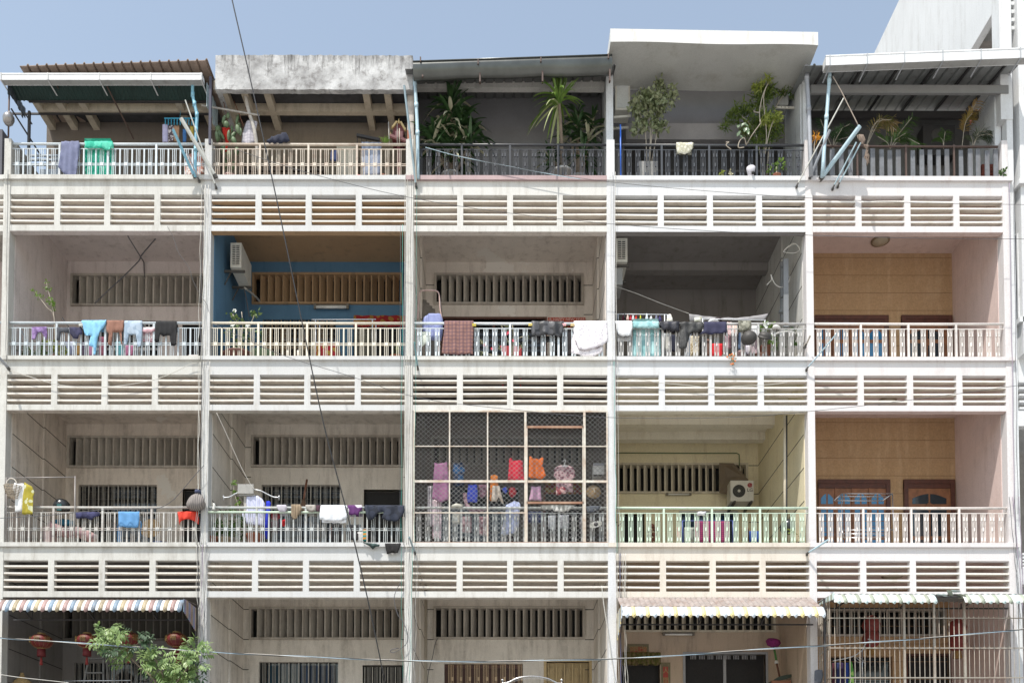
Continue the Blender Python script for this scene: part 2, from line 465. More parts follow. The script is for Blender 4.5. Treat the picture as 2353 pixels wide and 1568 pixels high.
def grille_fins(root, F, Y, gr, fin, m, xl, xr, nm='vent_grille'):
    a, b = F(gr[0], gr[1], Y), F(gr[2], gr[3], Y)
    x0, x1, z0, z1 = max(a.x, xl + .015), min(b.x, xr - .015), b.z, a.z
    t = .045; mb = MB()
    mb.box(x0, x1, Y - .045, Y + .16, z1 - t, z1).box(x0, x1, Y - .045, Y + .16, z0, z0 + t)
    mb.box(x0, x0 + t * 1.1, Y - .043, Y + .16, z0 + t, z1 - t).box(x1 - t * 1.1, x1, Y - .043, Y + .16, z0 + t, z1 - t)
    g = mb.build(nm, m, root)
    fx, k = F(fin[0], gr[1], Y).x, 0
    st = F(fin[0] + fin[1], gr[1], Y).x - fx
    while fx < x1 - t - .03:
        if fx > x0 + t:
            e = .032; lo, hi = z0 + t, z1 - t; x2 = min(fx + .085, x1 - t - e)
            p = [(fx, Y - .012), (fx + e, Y - .012), (x2 + e, Y + .14), (x2, Y + .14)]
            MB().add([(*q, lo) for q in p] + [(*q, hi) for q in p], [(0, 1, 5, 4), (1, 2, 6, 5), (2, 3, 7, 6), (3, 0, 4, 7), (4, 5, 6, 7), (3, 2, 1, 0)]).build('fin', m, g)
        fx += st
    MB().box(x0 + .02, x1 - .02, Y + .30, Y + .32, z0, z1).build('backing', DARK, g)  # near-black sheet painting the dark of the room behind the fins
    return (x0 + .01, x1 - .01, z0 + .01, z1 - .01)


def bars(mb, x0, x1, z0, z1, y, n, zsq=None):
    st = (x1 - x0) / n
    for k in range(n):
        xc = x0 + st * (k + .5)
        for dx in (-.03, 0, .03): mb.box(xc + dx - .004, xc + dx + .004, y - .004, y + .004, z0, z1)
        xb = x0 + st * k
        mb.box(xb - .010, xb + .010, y - .01, y + .01, z0, z1)
        for q in zsq or (): mb.box(xc - .03, xc + .03, y - .010, y + .008, q - .03, q + .03)
    for q in zsq or ():
        for e in (-.012, .012): mb.box(x0, x1, y - .006, y + .004, q + e - .005, q + e + .005)


WOODD = mat('door_wood', (.17, .065, .035), rough=.5, var=.3, scale=9, local=False)
WOODF = mat('frame_wood', (.09, .028, .018), rough=.5, var=.3, scale=9)
WOODL = mat('door_wood_light', (.26, .11, .05), rough=.45, var=.3, scale=9)
BLUEG = glassmat('glass_blue', (.03, .20, .42))
DARKG = glassmat('glass_dark', (.012, .016, .02))
TEALG = glassmat('glass_teal', (.012, .03, .045))
NAVYG = glassmat('glass_navy', (.02, .05, .10))
GRB = mat('grille_grey', (.42, .40, .36), rough=.6, dirt=.5, dirtcol=(.15, .11, .08), streak=False)
GRT = mat('grille_tan', (.55, .40, .25), rough=.6, dirt=.2)
GRY = mat('grille_yellow', (.55, .42, .22), rough=.6, dirt=.3)
REDD = mat('shutter_brown', (.075, .028, .02), rough=.6, var=.25)
YELD = mat('shutter_yellow', (.50, .37, .19), rough=.6, dirt=.3)
CURT = cloth('curtain_grey', (.23, .22, .18), 'stripe', (.16, .15, .12), 14)
CURTB = cloth('curtain_blue', (.05, .08, .14), 'stripe', (.02, .03, .05), 9)

HOUSE, FLOORZ = {}, {}
for i in range(1, 6):
    xl, xr = CR[i - 1], CL[i]; xm = (xl + xr) / 2
    root = thing('terraced_house', LABELS[i], 'house', (xm, 0, 0), 'houses of the terrace')
    HOUSE[i] = root; fm, sm = FRONT[i]
    for c in ((i - 1, i) if i == 5 else (i - 1,)):
        top = SILL_T[0] + .75
        MB().box(CL[c], CR[c], -.008, .2, 0, top).build('column', fm, root)
        MB().box(CL[c] + .01, CR[c] - .01, .2, DEEP, 0, SILL_T[0] - .02).build('party_wall', CONC, root)
    for r in range(3):
        f2 = CRM if (r, i) == (2, 4) else (PNK if i == 5 else fm)
        MB().box(CL[i - 1] + (0 if i == 1 else .002), CL[i] + (.19 if i == 5 else -.0), -.05, .13, SILL_B[r], SILL_T[r]).build('sill', mat('tile_pink', (.42, .30, .30), rough=.4, dirt=.2) if (r, i) == (0, 3) else f2, root)
        MB().box(xl, xr, .0, .12, LV_T[r], SILL_B[r]).build('fascia', f2, root)
        rm = ROOMS[(r + 1, i)]; sof = rm['c']
        mb = MB(); mb.box(xl, xr, .0, .125, BM_B[r] + .006, LV_B[r]); mb.k = 1; mb.box(xl, xr, .004, .125, BM_B[r], BM_B[r] + .006)
        mb.build('beam', [f2, sof], root)
        scr = MB(); mw = .117; pw = (xr - xl - 3 * mw) / 4
        for k in range(1, 4):
            a = xl + k * pw + (k - 1) * mw; scr.box(a, a + mw, .0, .12, LV_B[r], LV_T[r])
        scr.box(xl, xr, .03, .10, LV_B[r], LV_B[r] + .004).box(xl, xr, .03, .10, LV_T[r] - .004, LV_T[r])
        scr = scr.build('louvre_screen', f2, root); hh = LV_T[r] - LV_B[r]
        for k in range(4):
            a = xl + k * (pw + mw)
            for fr in (.185, .41, .63, .855):
                zc = LV_T[r] - fr * hh; th = .017; jit = random.uniform(-.008, .006)
                vsl = [(a, .006, zc - th), (a + pw, .006, zc - th + jit), (a + pw, .118, zc - th + jit), (a, .118, zc - th),
                       (a, .006, zc + th), (a + pw, .006, zc + th + jit), (a + pw, .118, zc + th + jit), (a, .118, zc + th)]
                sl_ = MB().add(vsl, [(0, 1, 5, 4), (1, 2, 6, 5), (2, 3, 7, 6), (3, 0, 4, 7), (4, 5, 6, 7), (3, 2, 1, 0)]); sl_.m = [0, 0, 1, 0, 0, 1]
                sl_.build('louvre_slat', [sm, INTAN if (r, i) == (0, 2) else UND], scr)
        MB().box(xl, xr, .13, DEEP, CEIL[r] + .012, SILL_T[r] - .012).build('floor_slab', CONC, root)
        MB().box(xl, xr, .125, rm['Y'], CEIL[r], CEIL[r] + .012).build('ceiling', rm['c'], root)
    for r in (1, 2, 3):
        rm = ROOMS[(r, i)]; F, Y = rm['F'], rm['Y']
        zt = CEIL[r - 1]; zb = SILL_T[r] - .03 if r < 3 else .1
        # side walls
        for sgn, xw in ((1, xl), (-1, xr)):
            mb = MB(); t = .012
            def sb(d0, d1, *a):
                mb.box(xw + sgn * d0, xw + sgn * d1, *a)
            sb(.0, t, .2, Y, zb, zt)
            if rm.get('pil'): sb(t, .05, 1.42, Y, zb, zt)
            mb.k = 1
            if rm.get('grv'):
                zg = zt - .52
                while zg > zb + .3:
                    sb(t, t + .003, .22, 1.42, zg - .008, zg + .008)
                    if rm.get('pil'): sb(.05, .053, 1.42, Y - .02, zg - .008, zg + .008); sb(t, .053, 1.417, 1.42, zg - .008, zg + .008)
                    zg -= .66
            mb.build('side_wall', [rm['s'], GROOVE], root)
        holes = []
        if 'gr' in rm: holes.append(grille_fins(root, F, Y, rm['gr'], rm['fin'], rm.get('fm', FINM), xl, xr))
        wz = {}
        for k, wn in enumerate(rm.get('win', ())):
            a, b = F(wn[0], wn[1], Y), F(wn[2], wn[1], Y)
            x0, x1, z1 = max(a.x, xl + .03), min(b.x, xr - .03), a.z
            z0 = max(zb + .2, z1 - 1.35)
            holes.append((x0, x1, z0, z1)); wz['w'] = (x0, x1, z0, z1)
        for k, dn in enumerate(rm.get('door', ())):
            a, b = F(dn[0], dn[1], Y), F(dn[2], dn[1], Y)
            x0, x1, z1 = max(a.x, xl + .03), min(b.x, xr - .03), a.z
            holes.append((x0, x1, zb, z1)); wz['d'] = (x0, x1, zb, z1)
        mb = MB(); wall_holes(mb, xl, xr, zb, zt, Y, Y + .15, holes)
        mb.k = 1
        if rm.get('grv'):
            zg = zt - .52
            while zg > zb + .3:
                for a, b in ((xl + .05, F(rm['gr'][0], 0, Y).x if 'gr' in rm else xl), (F(rm['gr'][2], 0, Y).x if 'gr' in rm else xr, xr - .05)):
                    if b - a > .05: mb.box(a, min(b, xr - .05), Y - .003, Y, zg - .008, zg + .008)
                zg -= .66
        if i == 5:
            zg = zt - .10
            while zg > zb + .5: mb.box(xl + .02, xr - .02, Y - .0025, Y, zg - .006, zg + .006); zg -= .39
        bw = mb.build('back_wall', [rm['w'], JNT5 if i == 5 else GROOVE], root)
        for yb_ in rm.get('beams', ()): MB().box(xl + .012, xr - .012, yb_, yb_ + .2, zt - .17, zt).build('ceiling_beam', rm['c'], root)
        if 'pipe' in rm:
            px, pm, py0, py1 = rm['pipe']; a, b = F(px, py0, Y - .07), F(px, py1, Y - .07)
            MB().tube([(a.x, Y - .07, zt), (a.x, Y - .07, zb)], .055, 12).build('drain_pipe', pm, root, True)
        # window and door fittings
        if 'w' in wz:
            x0, x1, z0, z1 = wz['w']
            gm = {(3, 3): REDD, (3, 2): DARKG, (1, 3): DARKG, (2, 4): NAVYG, (3, 4): DARK}.get((r, i), DARKG)  # DARK pane: black of the unlit room painted on
            wn = MB().box(x0, x1, Y + .12, Y + .14, z0, z1).build('window', gm, root)
            if (r, i) == (3, 2):
                MB().box((x0 + x1) / 2 + .03, x1 - .08, Y + .09, Y + .118, z0, z1 - .06).build('curtain', CURTB, wn)
                MB().box(x0 + .17, x0 + .42, Y + .09, Y + .118, z0, z1 - .06).build('curtain', cloth('curtain_teal', (.02, .05, .075)), wn)
            if (r, i) in ((1, 1), (1, 2), (2, 1), (2, 2), (3, 1), (3, 2)):
                g = MB(); bars(g, x0, x1, z0, z1, Y + .04, 8, [z1 - .62]); g.build('window_grille', {2: GRT}.get(i) if r == 1 else GRB, wn)
            if (r, i) in ((2, 1), (2, 2), (1, 2)):
                g = MB()
                for q in range(7): g.box(x0 + .02, x1 - .02, Y + .10, Y + .115, z1 - .12 - .17 * q, z1 - .11 - .17 * q)
                g.build('sash', mat('sash_dark', (.07, .07, .065)), wn)
            if (r, i) == (3, 3):
                g = MB(); n = 9
                for k in range(n):
                    xc = x0 + (x1 - x0) * (k + .75) / n
                    for dx in (-.05, -.017, .017, .05): g.box(xc + dx - .006, xc + dx + .006, Y + .03, Y + .042, z0, z1)
                    for zq, dq in ((z1 - .33, .033), (z1 - .46, -.0), (z1 - .46, -.033), (z1 - .6, .0), (z1 - .74, .033), (z1 - .87, 0)): g.box(xc + dq - .026, xc + dq + .026, Y + .022, Y + .045, zq - .04, zq + .04)
                g.box(x0, x1, Y + .03, Y + .045, z1 - 1.02, z1 - 1.0); g.build('window_grille', GRT, wn)
                MB().box(x0, x1, Y + .09, Y + .119, z1 - .09, z1 - .01).build('shutter_rail', WOODF, wn)
            if (r, i) in ((3, 4), (2, 4), (1, 3)):
                g = MB()
                t = .05
                g.box(x0 - t, x1 + t, Y - .02, Y + .1, z1, z1 + t).box(x0 - t, x0, Y - .02, Y + .1, z0, z1).box(x1, x1 + t, Y - .02, Y + .1, z0, z1)
                g.box((x0 + x1) / 2 - .03, (x0 + x1) / 2 + .03, Y + .06, Y + .11, z0, z1 - .002)
                if (r, i) == (3, 4):
                    for k in range(8):
                        for j in range(4): g.box(x0 + .12 + (x1 - x0 - .25) / 8 * k + .034 * j, x0 + .134 + (x1 - x0 - .25) / 8 * k + .034 * j, Y + .02, Y + .034, z1 - .1, z1 - .001)
                g.build('window_frame', {(3, 4): mat('frame_grey', (.35, .36, .38)), (2, 4): mat('frame_pale', (.55, .55, .52)), (1, 3): WOODF}[(r, i)], wn)
        if 'd' in wz:
            x0, x1, z0, z1 = wz['d']
            dm = {(3, 3): YELD, (1, 2): DARK, (1, 3): DARK}.get((r, i), DARK)
            dr = MB().box(x0, x1, Y + .12, Y + .14, z0, z1).build('door', dm, root)  # where DARK: unlit room behind painted on a panel filling the opening
            t = .06; g = MB()
            fmat = {(3, 3): YELD, (2, 3): WOODF, (3, 5): WOODF}.get((r, i), rm['w'])
            g.box(x0 - t, x1 + t, Y - .012, Y + .10, z1, z1 + t).box(x0 - t, x0, Y - .012, Y + .10, z0, z1).box(x1, x1 + t, Y - .012, Y + .10, z0, z1)
            g.build('door_frame', fmat, dr)
            if (r, i) in ((3, 3), (3, 2)):
                g = MB(); bars(g, x0 + .04, x1, z0, z1 - .03, Y + .05, 5, [z1 - .75, z1 - .95] if i == 3 else [z1 - 1.0])
                g.build('door_grille', GRY if i == 3 else GRB, dr)
                if i == 3:
                    g = MB()
                    for k in range(5): g.box(x0 + .05 + (x1 - x0) / 5 * k, x0 + (x1 - x0) / 5 * (k + 1) - .03, Y + .09, Y + .119, z0, z1 - .12)
                    g.build('panel', YELD, dr)
            if (r, i) == (1, 2):
                g = MB()
                n = 24
                for k in range(n): g.box(x0 + .02 + .4 * k / n, x0 + .02 + .4 * (k + 1) / n, Y + .05 + .02 * (k % 2), Y + .11, z0, z1 - .02)
                g.build('curtain', CURT, dr)
        if r < 3: railing(root, r, i)
        if r == 1 and i < 5: railing(root, 0, i)
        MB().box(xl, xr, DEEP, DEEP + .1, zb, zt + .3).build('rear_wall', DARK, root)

# bay five: panelled doors with blue glass, both upper storeys
def glazed_door(root, F, Y, zb, x0z, x1z, yz, leaves, glass, rowk):
    a, b = F(x0z, yz, Y), F(x1z, yz, Y)
    x0, x1, z1, z0 = max(a.x, CR[4] + .02), b.x, a.z, zb
    t = .09; dr = MB().box(x0, x1, Y - .03, Y - .012, z0, z1 - t - .10).build('door', WOODL, root)
    MB().box(x0 - .0, x1, Y - .06, Y - .002, z1 - t, z1).box(x1 - t, x1, Y - .06, Y - .002, z0, z1 - t).box(x0, x0 + (t if leaves == 1 else .01), Y - .06, Y - .002, z0, z1 - t) \
        .box(x0, x1, Y - .045, Y - .001, z1 - t - .10, z1 - t).build('door_frame', WOODF, dr)
    xa, xb = x0 + (t if leaves == 1 else .01), x1 - t; lw = (xb - xa) / leaves
    rail_ = MB()
    for k in range(leaves):
        c = xa + lw * (k + .5); zt = z1 - t - .22
        rail_.box(xa + lw * k - .012, xa + lw * k + .012, Y - .052, Y - .03, z0, z1 - t - .1)
        w2 = lw * .36 if leaves > 1 else lw * .40
        for s in (-1, 1):
            xi, xo = c + s * .018, c + s * w2
            # arched top light
            arc = [(xi, zt - .22), (xo, zt - .22)]
            n = 6
            for q in range(n + 1):
                u = q / n; x = xo + (xi - xo) * u
                arc.append((x, zt - .10 + .10 * math.sin(u * math.pi / 2) if True else 0))
            g = MB(); g.add([(x, Y - .034, z) for x, z in arc] + [(x, Y - .031, z) for x, z in arc], [list(range(len(arc)))] + [[j, j + len(arc), (j + 1) % len(arc) + len(arc), (j + 1) % len(arc)] for j in range(len(arc))])
            g.build('glass_pane', glass, dr)
            zz_ = zt - .30
            while zz_ > z0 + .2:
                MB().box(min(xi, xo), max(xi, xo), Y - .034, Y - .031, zz_ - .62, zz_).build('glass_pane', glass, dr)
                if leaves > 1:
                    for q in range(4): rail_.box(min(xi, xo), max(xi, xo), Y - .04, Y - .034, zz_ - .12 * q - .30, zz_ - .12 * q - .29)
                zz_ -= .70
        if leaves == 1: rail_.lathe((c, Y - .03, zt - .28), [(.09, 0), (.07, .02), (0.001, .025)], 12, Vector((0, -1, 0)))
    rail_.build('door_rail', WOODL, dr)

for r, F, ys in ((1, M5, (758, 145, 762, 872, 1296)), (2, L5, (632, 118, 696, 806, 1215))):
    zb = SILL_T[r] - .03
    glazed_door(HOUSE[5], F, 2.05, zb, ys[1], ys[2], ys[0], 4, BLUEG, r)
    glazed_door(HOUSE[5], F, 2.05, zb, ys[3], ys[4], ys[0], 1, TEALG, r)
# ------------------------------------------------------------------ rooftop storey
def stained(name):
    """bare concrete: white and grey blotches with black mould running down from the wet top edge"""
    m, t, b = base_mat(name)
    vec = nd(t, 'ShaderNodeNewGeometry').outputs['Position']
    c = mix(t, ramp(t, noise(t, vec, 1.7, 9, .68), .36, .64), (.24, .235, .235), (.60, .60, .60))
    c = mix(t, ramp(t, noise(t, vec, 7, 8, .7), .52, .72), c, (.16, .15, .145))
    drip = noise(t, vec, 2.4, 8, .72, (3.2, 3.2, .42))
    sp = nd(t, 'ShaderNodeSeparateXYZ'); t.links.new(vec, sp.inputs[0])
    top = ramp(t, sp.outputs[2], T2(900, 330, 0).z, T2(900, 36, 0).z)
    a = nd(t, 'ShaderNodeMath', operation='MULTIPLY_ADD'); t.links.new(top, a.inputs[0]); a.inputs[1].default_value = .22; t.links.new(drip, a.inputs[2])
    c = mix(t, ramp(t, a.outputs[0], .64, .84), c, (.045, .042, .04))
    t.links.new(c, b.inputs['Base Color']); b.inputs['Roughness'].default_value = .95
    bp = nd(t, 'ShaderNodeBump'); bp.inputs['Strength'].default_value = .4; bp.inputs['Distance'].default_value = .02
    t.links.new(noise(t, vec, 16, 7, .65), bp.inputs['Height']); t.links.new(bp.outputs[0], b.inputs['Normal'])
    MATS[name] = m
    return m


PERG = mat('pergola_tan', (.52, .45, .35), dirt=.45, dirtcol=(.2, .16, .12), var=.08, bump=.1)
PARA = stained('bare_concrete')
ROOFD = mat('roofing_dark', (.05, .05, .055), var=.3, scale=6)
RUSTR = mat('roof_brown', (.34, .26, .21), var=.15, scale=4, dirt=.4, dirtcol=(.12, .08, .06))
GRNC = mat('canopy_green', (.018, .045, .04), var=.2, rough=.6)
GREYC = mat('sheet_grey', (.30, .31, .31), rough=.45, var=.1, dirt=.3, metal=.2)
GUTW = mat('gutter_white', (.80, .81, .82), rough=.4, dirt=.15, dirtcol=(.4, .37, .33))
GUTB = mat('gutter_beige', (.72, .71, .68), rough=.5, dirt=.3, dirtcol=(.35, .28, .18))
GALV = mat('gutter_galvanised', (.10, .105, .10), rough=.3, metal=.6, var=.25, scale=2)
STEELD = mat('steel_dark', (.035, .033, .035), rough=.6)
STEELB = mat('steel_brown', (.09, .055, .045), rough=.7)
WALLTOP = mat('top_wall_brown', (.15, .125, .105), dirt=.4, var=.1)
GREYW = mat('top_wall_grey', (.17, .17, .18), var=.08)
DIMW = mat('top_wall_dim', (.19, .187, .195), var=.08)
SIDEW = mat('side_wall_white', (.66, .68, .70), dirt=.2)
ROOFW = mat('roof_slab_white', (.70, .70, .685), var=.04, dirt=.15, dirtcol=(.4, .36, .3))
SKYBL = mat('sheet_pale_blue', (.45, .55, .60), rough=.4)
ZT = SILL_T[0] - .03


def corrugated(x0, x1, y0, z0a, z0b, y1, z1a, z1b, pitch=.2, amp=.035, th=.012, kind='rib'):
    """a ribbed sheet running from the front edge (y0) to the back edge (y1); ridge lines follow y"""
    mb = MB(); n = max(2, int((x1 - x0) / pitch)); top, bot = [], []
    xs = []
    for k in range(n):
        a = x0 + (x1 - x0) * k / n; p = (x1 - x0) / n
        if kind == 'rib': xs += [(a, 0), (a + p * .72, 0), (a + p * .79, 1), (a + p * .93, 1)]
        else: xs += [(a + p * q / 4, (0, .7, 1, .7)[q]) for q in range(4)]
    xs.append((x1, 0))
    for x, h in xs:
        u = (x - x0) / (x1 - x0)
        for (y, za, zb) in ((y0, z0a, z0b), (y1, z1a, z1b)):
            z = za + (zb - za) * u + h * amp
            top.append((x, y, z + th)); bot.append((x, y, z))
    m = len(xs); v = top + bot; f = []
    for k in range(m - 1):
        a, b, c, d = 2 * k, 2 * k + 2, 2 * k + 3, 2 * k + 1
        f += [(a, b, c, d), (2 * m + d, 2 * m + c, 2 * m + b, 2 * m + a), (a, 2 * m + a, 2 * m + b, b), (d, c, 2 * m + c, 2 * m + d)]
    f += [(0, 1, 2 * m + 1, 2 * m), (2 * m - 2, 4 * m - 2, 4 * m - 1, 2 * m - 1)]
    return mb.add(v, f)


# --- pergola of bays one and two
zb = T2(800, 318, 0).z; ph = .17; YP = 1.06
def pergola(i, frame, xs, yz, left, y0=.10):
    root = HOUSE[i]; x0, x1 = CR[i - 1] - .1, CL[i]
    for xz in xs:
        c = frame(xz, yz, .08).x
        MB().box(c - .065, c + .065, y0, YP, zb, zb + ph).build('cross_beam', PERG, root)
    MB().box(left, x1, .55, .66, zb + .003, zb + ph).build('roof_beam', PERG, root)
    if i == 2: MB().box(left, x1, .0, .10, zb + .002, zb + ph + .01).build('roof_beam', PERG, root)
    MB().box(left - .02, x1, y0 - .1, 3.4, zb + ph + .012, zb + ph + .05).build('roof_deck', ROOFD, root)
pergola(1, T1, (235, 425, 615, 1415, 1615), 370, T1(215, 370, .1).x, .27)
pergola(2, T2, (165, 330, 515, 1322, 1497), 345, CR[1] + .02)
wx = T1(380, 690, YP).x
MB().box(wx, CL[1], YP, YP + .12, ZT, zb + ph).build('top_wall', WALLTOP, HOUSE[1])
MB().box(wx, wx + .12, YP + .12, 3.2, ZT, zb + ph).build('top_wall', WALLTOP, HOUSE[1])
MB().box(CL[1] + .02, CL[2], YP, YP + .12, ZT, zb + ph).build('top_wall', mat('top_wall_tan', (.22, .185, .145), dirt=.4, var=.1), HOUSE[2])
# parapet of bay two
a, b = T2(98, 40, -.06), T2(1706, 318, -.06)
par = MB(); n = 60; zt_, zbm = T2(900, 36, -.06).z, b.z
vs_ = []
for k in range(n + 1):
    x = a.x + (b.x - a.x) * k / n; j = random.uniform(-.012, .012); j2 = random.uniform(-.008, .008)
    for y in (-.06, .05): vs_ += [(x, y, zbm + j2), (x, y, zt_ + j)]
fs = []
for k in range(n):
    o = 4 * k; fs += [(o, o + 4, o + 5, o + 1), (o + 2, o + 3, o + 7, o + 6), (o + 1, o + 5, o + 7, o + 3), (o, o + 2, o + 6, o + 4)]
fs += [(0, 1, 3, 2), (4 * n, 4 * n + 2, 4 * n + 3, 4 * n + 1)]
par.add(vs_, fs).build('parapet', PARA, HOUSE[2])
MB().box(a.x, a.x + .1, .055, 3, zbm + .02, zt_ - .02).build('parapet', PARA, HOUSE[2]); MB().box(b.x - .1, b.x, .055, 3, zbm + .02, zt_ - .02).build('parapet', PARA, HOUSE[2])

# --- bay one: brown roof above, green canopy with white gutter in front
rb = HOUSE[1]
f0, f1 = T1(160, 128, -.3), T1(1695, 80, -.3)
corrugated(f0.x, f1.x, -.3, f0.z, f1.z, 3.2, f0.z - .12, f1.z - .12, pitch=(f1.x - f0.x) / 20, amp=.035).build('roof', RUSTR, rb)
GY = -.25


def gutter(root, F, xa, xb, ya, yb_, hh, dd, m, mu, brk, Y=GY, mb_=None):
    p, q = F(xa, ya, Y), F(xb, yb_, Y)
    d = q - p; mb = MB(); t = .012
    def strip(y0, y1, u0, u1, dz0, dz1):
        v = [(p.x + d.x * u, y, p.z + d.z * u + z) for u in (u0, u1) for (y, z) in ((y0, dz0), (y1, dz0), (y1, dz1), (y0, dz1))]
        mb.add(v, [(3, 2, 1, 0), (4, 5, 6, 7), (0, 1, 5, 4), (1, 2, 6, 5), (2, 3, 7, 6), (3, 0, 4, 7)])
    strip(Y, Y + t, 0, 1, -hh, 0); mb.k = 1; strip(Y + t, Y + dd, 0, 1, -hh, -hh + t); mb.k = 0; strip(Y + dd, Y + dd + t, 0, 1, -hh, -.03)
    strip(Y - .008, Y + .001, 0, 1, -.018, .004)
    strip(Y + .0005, Y + dd, 0, .0025, -hh + .001, -.01); strip(Y + .0005, Y + dd, .9975, 1, -hh + .001, -.01)
    g = mb.build('gutter', [m, mat('gutter_underside_shaded', (.40, .40, .39), rough=.6, dirt=.3)], root)  # gutter bottom painted grey in place of shade
    for u in brk:
        b = MB(); x = p.x + d.x * u; z = p.z + d.z * u
        b.box(x - .012, x + .012, Y - .012, Y - .008, z - hh - .008, z + .01).box(x - .012, x + .012, Y - .012, Y + dd + .25, z - hh - .012, z - hh - .006)
        b.build('bracket', mu, g)
    return p, q
p, q = gutter(rb, T1, 4, 1650, 185, 185, .125, .13, GUTW, mat('bracket_white', (.6, .6, .6)), (.003, .235, .49, .745, .995))
ce = T1(195, 363, .12)
ce.z = p.z - .09
cn = corrugated(p.x + .05, q.x, GY + .145, p.z - .05, q.z - .05, .26, zb - .035, zb - .035, pitch=.075, amp=.018, kind='wave').build('canopy', GRNC, rb)
for xz0, y0, xz1, y1 in ((870, 285, 1092, 722), (462, 285, 590, 470), (1292, 285, 1400, 470)):
    a, b = T1(xz0, y0, GY + .2), T1(xz1, y1, .75)
    MB().bar(a, b, .022).build('brace', STEELB, cn)
MB().bar((p.x + .3, .25, zb - .05), (q.x, .25, zb - .05), .03).build('purlin', STEELD, cn)
MB().bar((wx - .55, .6, zb - .02), (q.x, .6, zb - .02), .03).build('purlin', STEELD, cn)
# hanging side sheets of the canopy
for s, x in ((0, p.x + .06), (1, q.x + .04)):
    mb = MB(); n = 10
    for k in range(n):
        y0 = GY + .15 + (.65) * k / n; y1 = y0 + .65 / n * .8
        lo = random.uniform(.22, .34) if s == 0 else random.uniform(.45, .6)
        mb.box(x + (k % 2) * .012, x + .008 + (k % 2) * .012, y0, y1 + .02, p.z - lo, p.z - .05)
    mb.build('side_sheet', mat('sheet_slate', (.06, .075, .09), rough=.5) if s == 0 else SKYBL, rb)
a = T1(240, 500, .3); MB().bar((a.x, .3, T1(240, 495, .3).z), (a.x, .3, ZT), .045).build('steel_post', STEELD, rb)
MB().bar(T1(90, 470, .0), T1(330, 850, .6), .022).bar(T1(200, 505, .2), T1(262, 600, .3), .02).build('brace', STEELD, rb)
a = T1(1718, 215, -.1); MB().bar((a.x, -.1, a.z), (a.x, -.1, ZT + .6), .045).build('steel_post', mat('post_violet', (.07, .07, .10)), rb)
# sloping low wall at the far left of the top balcony
a, b = T1(97, 748, .2), T1(300, 930, 1.4)
MB().add([(CR[0] + .0, .2, ZT), (CR[0] + .0, .2, a.z), (CR[0], 3.0, a.z), (CR[0], 3.0, ZT), (CR[0] - .08, .2, ZT), (CR[0] - .08, .2, a.z), (CR[0] - .08, 3., a.z), (CR[0] - .08, 3., ZT)],
         [(0, 1, 2, 3), (7, 6, 5, 4), (0, 4, 5, 1), (1, 5, 6, 2), (2, 6, 7, 3)]).build('low_wall', CONC, rb)

# --- bay three: half round metal gutter over a shaded white beam
r3 = HOUSE[3]; GY3 = -.45
a, b = T3(92, 130, GY3), T3(1672, 77, GY3); rr = T3(100, 130, GY3).z - T3(100, 238, GY3).z
mb = MB(); n, m_ = 14, 24; o = []
for k in range(m_ + 1):
    u = k / m_; c = a.lerp(b, u); r_ = rr / 2 * (1 + .12 * u) + .004 * math.sin(u * 17)
    for q_ in range(n + 1):
        t_ = math.pi * q_ / n
        for e in (0, -.012): o.append((c.x, GY3 + .13 - math.cos(t_) * (.13 + e), c.z - math.sin(t_) * (2 * r_ + e)))
w_ = 2 * (n + 1); fs = []
for k in range(m_):
    for q_ in range(n):
        i0 = k * w_ + 2 * q_
        fs += [(i0, i0 + 2, i0 + w_ + 2, i0 + w_), (i0 + 1, i0 + w_ + 1, i0 + w_ + 3, i0 + 3)]
    fs += [(k * w_, k * w_ + w_, k * w_ + w_ + 1, k * w_ + 1)]
g = mb.add(o, fs); g.tube([a + Vector((0, 0, .005)), b + Vector((0, 0, .005))], .012, 6)
g = g.build('gutter', GALV, r3, True)
for xz, y0, y1 in ((152, 110, 232), (608, 130, 272), (1105, 112, 268), (1640, 85, 262)):
    x = T3(xz, y0, GY3).x; MB().box(x - .012, x + .012, GY3 - .02, GY3 + .01, T3(xz, y0, GY3).z - .06, T3(xz, y0, GY3).z + .03).box(x + .02, x + .05, GY3 + .05, GY3 + .12, T3(xz, y1, GY3).z, T3(xz, y0, GY3).z - .04).build('bracket', STEELB, g)
a, b = T3(140, 232, -.15), T3(1640, 208, -.15)
corrugated(CL[2], CR[3], GY3 + .2, a.z + .02, b.z + .02, 2.6, a.z + .82, b.z + .82, pitch=.19, amp=.03).build('roof', mat('sheet_dim', (.16, .16, .16), rough=.5), r3)
z0, z1 = T3(800, 337, .3).z, T3(800, 225, .3).z
MB().box(CR[2], CL[3], .3, .42, z0, z1 + .10).build('roof_beam', mat('beam_white_dim', (.62, .60, .57), dirt=.2), r3)
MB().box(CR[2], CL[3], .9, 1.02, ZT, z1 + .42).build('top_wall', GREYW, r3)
# party walls of the rooftop storey
for i, zt2, m2 in ((2, T3(60, 150, 0).z, mat('wall_scraped', (.55, .50, .46), var=.25, scale=5, dirt=.6, patch=.15, patchcol=(.33, .13, .08))), (3, T3(1650, 110, 0).z, SIDEW), (4, T4(1400, 300, 0).z, SIDEW)):
    MB().box(CL[i] + .01, CR[i] - .01, .1, 3.2, ZT, zt2).build('top_party_wall', m2, HOUSE[i])
MB().box(CL[5] + .01, CR[5] - .01, .2, 3.2, ZT, T5(1320, 560, .2).z).build('top_party_wall', SIDEW, HOUSE[5])

